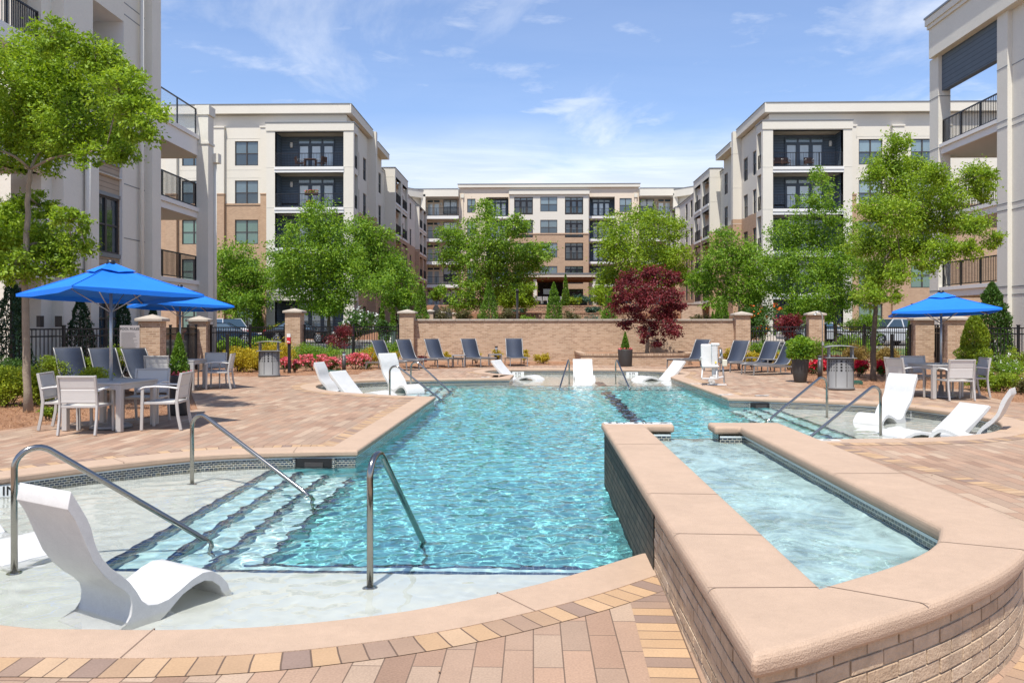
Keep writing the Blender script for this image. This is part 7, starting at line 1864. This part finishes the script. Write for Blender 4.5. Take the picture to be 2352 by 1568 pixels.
# board and posts
p = P(300, 0, 22.6); t = thing('pool_rules_board', 'pale grey pool rules board fixed to the left railings', 'sign', (p.x-0.10, 22.75, 1.12), R(24))
MB().box((-0.25, -0.012, -0.52), (0.25, 0.012, 0.47)).build('board', plain('board_grey', (0.42, 0.38, 0.37), 0.5, var=0.04), t)
writing('POOL RULES', 0.086, t, (0, -0.0135, 0.37), (R(90), 0, 0))
mb = MB(); rnd = random.Random(3)
for i in range(17):
    w = 0.21*rnd.uniform(0.7, 1.0); z = 0.26-i*0.030
    mb.box((-0.21, -0.0135, z), (-0.21+2*w, -0.0122, z+0.011))
for i, w in enumerate((0.09, 0.19, 0.19)): mb.box((-w, -0.0135, -0.33-i*0.07), (w, -0.0122, -0.285-i*0.07))
mb.build('small_print', plain('ink_grey', (0.16, 0.14, 0.14), 0.6), t)
def sign_post(label, x, y, h, sign=False):
    p = G(x, y); t = thing('sign_post', label, 'post', p, 0, 'black posts in the straw beds'); MB().box((-0.045, -0.045, -0.05), (0.045, 0.045, h)).build('post', M['black_metal'], t, bevel=0.004)
    if sign:
        MB().box((-0.06, -0.085, h-0.27), (0.06, -0.046, h-0.06)).build('red_plate', plain('sign_red', (0.55, 0.02, 0.03), 0.4), t); MB().box((-0.06, -0.085, h-0.058), (0.06, -0.046, h+0.06)).build('white_plate', M['white_tile'], t)
        MB().box((-0.045, -0.0875, h-0.235), (0.0, -0.0855, h-0.185)).box((0.012, -0.0875, h-0.235), (0.045, -0.0855, h-0.205)).build('white_mark', M['white_tile'], t)
sign_post('black post with a red and white emergency plate beside the pink flowers', 664.5, 855, 1.24, True)
sign_post('plain black post in front of the yellow bush', 522.7, 857, 1.30); sign_post('plain black post right of the tan mounds', 2048.7, 858, 1.30)
def bollard(label, loc, h=0.68):
    t = thing('bollard_light', label, 'bollard light', loc, 0, 'dark bollard lights'); mb = MB(); mb.lathe([(0.065, -0.05), (0.065, h-0.16)], (0, 0, 0), 18); mb.build('post', M['bronze'], t)
    mb = MB(); mb.lathe([(0.05, h-0.16), (0.05, h-0.05)], (0, 0, 0), 16); mb.build('lens', M['glass_clear'], t); mb = MB(); mb.lathe([(0.068, h-0.05), (0.068, h-0.015), (0.05, h)], (0, 0, 0), 18); mb.build('cap', M['bronze'], t)
bollard('dark bollard light among the pink flowers', G(790, 853)); bollard('dark bollard light by the brick wall in a golden bush', (P(1140, 0, 34.9).x, 34.9, 0)); bollard('dark bollard light beside the shower pole', G(1883, 868))
p = G(1889, 862); t = thing('outdoor_shower', 'slim grey outdoor shower pole with a bent top', 'shower', p)
mb = MB(); mb.tube([(0, 0, -0.05), (0, 0, 1.86), (-0.03, 0, 1.96), (-0.10, 0, 2.02), (-0.18, 0, 2.0), (-0.22, 0, 1.95)], 0.018, 10); mb.build('pipe', M['pole_grey'], t, recalc=False)
mb = MB(); mb.lathe([(0.02, 0.03), (0.06, 0.0), (0.06, -0.01)], (-0.23, 0, 1.92), 14); mb.build('shower_head', M['pole_grey'], t); MB().box((-0.03, -0.06, 0.95), (0.03, -0.01, 1.05)).build('valve', M['pole_grey'], t)
for lab, x, y in (('green lidded valve box in the straw among the pink flowers', 762, 855), ('green lidded valve box in the straw right of the right bin', 1963, 880)):
    t = thing('valve_box', lab, 'valve box', G(x, y)); MB().box((-0.18, -0.12, -0.05), (0.18, 0.12, 0.06)).build('box', plain('valve_green', (0.02, 0.09, 0.06), 0.5), t, bevel=0.01); MB().box((-0.16, -0.10, 0.062), (0.16, 0.10, 0.075)).build('lid', MATS['valve_green'], t)
# pool lift
def pool_lift():
    t = thing('pool_lift', 'white pool access lift with a folded seat on the right deck', 'pool lift', G(1650, 884), R(-4))
    W = M['white_plastic']; u = 1/86.8*86.8/1000*1000   # metres below, as seen
    MB().box((-0.28, -0.10, 0), (0.20, 0.10, 0.025)).build('base_plate', M['trim_white'], t, bevel=0.006)
    MB().bar((-0.22, 0, 0.06), (-0.16, 0, 0.22), 0.12, 0.14, up=(0, 1, 0)).bar((-0.24, 0, 0.05), (-0.10, 0, 0.10), 0.14, 0.10).build('pivot', W, t, bevel=0.02)
    MB().bar((-0.18, -0.02, 0.16), (0.13, -0.02, 0.225), 0.07, 0.045).build('lower_arm', W, t, bevel=0.01)
    mb = MB(); a = [(-0.165, 0.17), (0.01, 0.15), (-0.045, 1.08), (-0.19, 1.08)]
    mb.slab([(q[0], q[1]) for q in a], -0.065, 0.065); mb.v = [(v[1], v[0], v[2]) for v in mb.v]; mb.build('mast', W, t, bevel=0.025, seg=3)
    MB().box((-0.20, -0.075, 1.04), (0.03, 0.075, 1.12)).build('mast_head', W, t, bevel=0.03, seg=3)
    mb = MB(); mb.tube([(0.055, -0.01, 0.95), (0.10, -0.01, 0.62)], 0.042, 12); mb.tube([(0.10, -0.01, 0.62), (0.155, -0.01, 0.06)], 0.026, 12); mb.build('actuator', M['pole_grey'], t)
    mb = MB(); mb.tube([(0.0, -0.03, 0.99), (0.06, -0.05, 0.99), (0.07, -0.06, 0.85), (0.03, -0.06, 0.80)], 0.012, 6); mb.build('cable', M['black_metal'], t)
    MB().box((0.09, -0.10, 0.50), (0.22, 0.0, 0.68)).build('control_box', plain('cream_box', (0.60, 0.57, 0.45), 0.5), t, bevel=0.02)
    MB().box((-0.10, -0.088, 0.585), (-0.06, -0.0665, 0.625)).build('warning_label', plain('label_yellow', (0.8, 0.6, 0.02), 0.5), t)
    mb = MB(); q = [(0.16, 0.50), (0.19, 0.52), (0.30, 1.02), (0.33, 1.09), (0.29, 1.11), (0.24, 1.06), (0.13, 0.55)]
    MBs = MB(); MBs.slab(q, -0.42, -0.20); MBs.slab(q, -0.42+0.02, 0.05)
    s = MB(); s.slab([(0.14, 0.50), (0.20, 0.50), (0.31, 1.05), (0.27, 1.10), (0.22, 1.05)], -0.43, 0.02); s.build('seat_back', W, t, bevel=0.03, seg=3)
    s = MB(); s.slab([(-0.22, 0.52), (-0.20, 0.46), (0.20, 0.46), (0.20, 0.53), (0.0, 0.55)], -0.44, 0.0); s.v = [(v[0], v[1]+0.05, v[2]) for v in s.v]; s.build('seat', W, t, bevel=0.025, seg=3)
    for x in (-0.46, 0.03): MB().bar((x, -0.10, 0.74), (x, 0.20, 0.66), 0.05, 0.035).build('armrest', W, t, bevel=0.012)
    for x in (-0.42, -0.04): MB().bar((x, -0.05, 0.46), (x-0.04, -0.18, 0.20), 0.035, 0.04).build('leg', W, t, bevel=0.01)
    MB().box((-0.47, -0.30, 0.17), (-0.06, -0.15, 0.20)).build('foot_rest', W, t, bevel=0.01)
pool_lift()
# things on the far balconies
M['brown_wicker'] = plain('brown_wicker', (0.10, 0.045, 0.025), 0.7)
bc = dining_chair('brown chair on the top left navy balcony, left of the table', 'brown_wicker', 'brown_wicker', 'brown chairs on the balconies')
zf = FLL[0]; bc.location = (P(687, 0, 62.6).x, 62.75, zf); bc.rotation_euler = (0, 0, R(-60))
again(bc, 'brown chair on the top left navy balcony, right of the table', (P(737, 0, 62.6).x, 62.75, zf), R(60))
for lab, x, rz in (('brown chair on the top right navy balcony, leftmost', 1787, 170), ('brown chair on the top right navy balcony, second from left', 1806, 180), ('brown chair on the top right navy balcony, right of the doors', 1860, 175)): again(bc, lab, (P(x, 0, 61).x, 61.2, FLR[0]), R(rz))
t = thing('balcony_table', 'small brown table on the top left navy balcony', 'table', (P(712, 0, 62.6).x, 62.75, zf)); MB().box((-0.45, -0.3, 0.68), (0.45, 0.3, 0.73)).build('table_top', M['brown_wicker'], t)
for sx in (-0.4, 0.4): MB().box((sx-0.03, -0.25, 0), (sx+0.03, 0.25, 0.678)).build('leg', M['brown_wicker'], t)
def flower_box(label, x, z, w, seed, mat):
    p = P(x, 0, 62.2); t = thing('flower_box', label, 'flower box', (p.x, 62.27, z)); MB().box((-w/2, -0.1, 0), (w/2, 0.1, 0.2)).build('box', M['brown_wicker'], t)
    r = np.random.RandomState(seed); n = int(120*w); C = np.stack([r.uniform(-w/2, w/2, n), r.uniform(-0.12, 0.12, n), 0.2+r.uniform(0, 0.22, n)], -1); o = r.normal(0, 1, (n, 3)); leaves('blossom', C, o, 0.08, M[mat], t, 0, 0.8, seed); C = np.stack([r.uniform(-w/2, w/2, n), r.uniform(-0.12, 0.12, n), 0.15+r.uniform(0, 0.25, n)], -1); leaves('foliage', C, o, 0.14, M['leaf_green'], t, 0, 0.5, seed)
flower_box('box of pink and orange flowers on the second left navy balcony', 715, FLL[1]+0.95, 1.0, 1, 'petal_pink'); flower_box('small pot of orange flowers on the second left balcony floor', 710, FLL[1]+0.15, 0.5, 2, 'petal_orange')

# ------------------------------------------------------------------ pine straw on the beds (uncountable)
def straw(name, poly, n, seed):
    r = np.random.RandomState(seed); a = np.array(poly); lo_, hi = a.min(0), a.max(0); pts = np.zeros((0, 2))
    while len(pts) < n:
        q = r.uniform(lo_, hi, (n, 2)); q = q[inside(q[:, 0], q[:, 1], poly)]; pts = np.concatenate([pts, q])
    pts = pts[:n]; C = np.concatenate([pts, -0.025+0.055*r.uniform(0, 1, (n, 1))**1.5], 1); ang = r.uniform(0, 2*PI, n)
    o = leaves(name, C, np.stack([np.cos(ang)*3, np.sin(ang)*3, 0*ang], -1), 0.17, M['straw'], None, 0.0, 0.035, seed, 2.0); tag(o, kind='stuff')
M['straw'] = leafmat('straw', [(0.22,0.10,0.045),(0.38,0.20,0.10),(0.50,0.30,0.17)], 0.0)
straw('pine_straw', [g2(*p) for p in ((-60,995), (97,974), (205,964), (352,957), (440,940), (436,908), (340,905), (200,905), (100,905), (-60,915))], 15000, 1)
straw('pine_straw', [g2(*p) for p in ((480,863), (658,861), (822,859), (834,852), (888,845), (1018,845.5), (1221,838), (1329,837), (1331,831), (1018,833), (834,842), (658,850), (480,850))], 12000, 2)
straw('pine_straw', [g2(*p) for p in ((1664,846), (1817,853), (1842,868), (1858,880), (1889,889), (2021,890.5), (2215,891.5), (2265,908), (2310,919), (2352,923), (2400,915), (2330,890), (2215,876), (2021,862), (1889,855), (1664,838))], 15000, 3)

# bits of straw and leaf blown on to the pavers (uncountable)
r = np.random.RandomState(8); dk = np.array([tuple(g2(*p)) for p in ((0, 990), (300, 985), (560, 900), (800, 870), (1000, 860), (620, 868), (480, 870), (430, 960), (100, 985))])
pts = np.concatenate([dk[r.randint(0, len(dk), 320)]+r.normal(0, 0.7, (320, 2)), np.stack([r.uniform(-3.5, 10, 160), r.uniform(3.2, 20, 160)], -1)])
ok = inside(pts[:, 0], pts[:, 1], deck_outer) & ~inside(pts[:, 0], pts[:, 1], hole); pts = pts[ok]; n = len(pts); ang = r.uniform(0, 2*PI, n)
o = leaves('leaf_litter', np.concatenate([pts, np.full((n, 1), 0.002)], 1), np.stack([np.cos(ang)*4, np.sin(ang)*4, 0*ang], -1), 0.045, M['straw'], None, 0.0, 0.3, 4, 3.0); tag(o, kind='stuff')
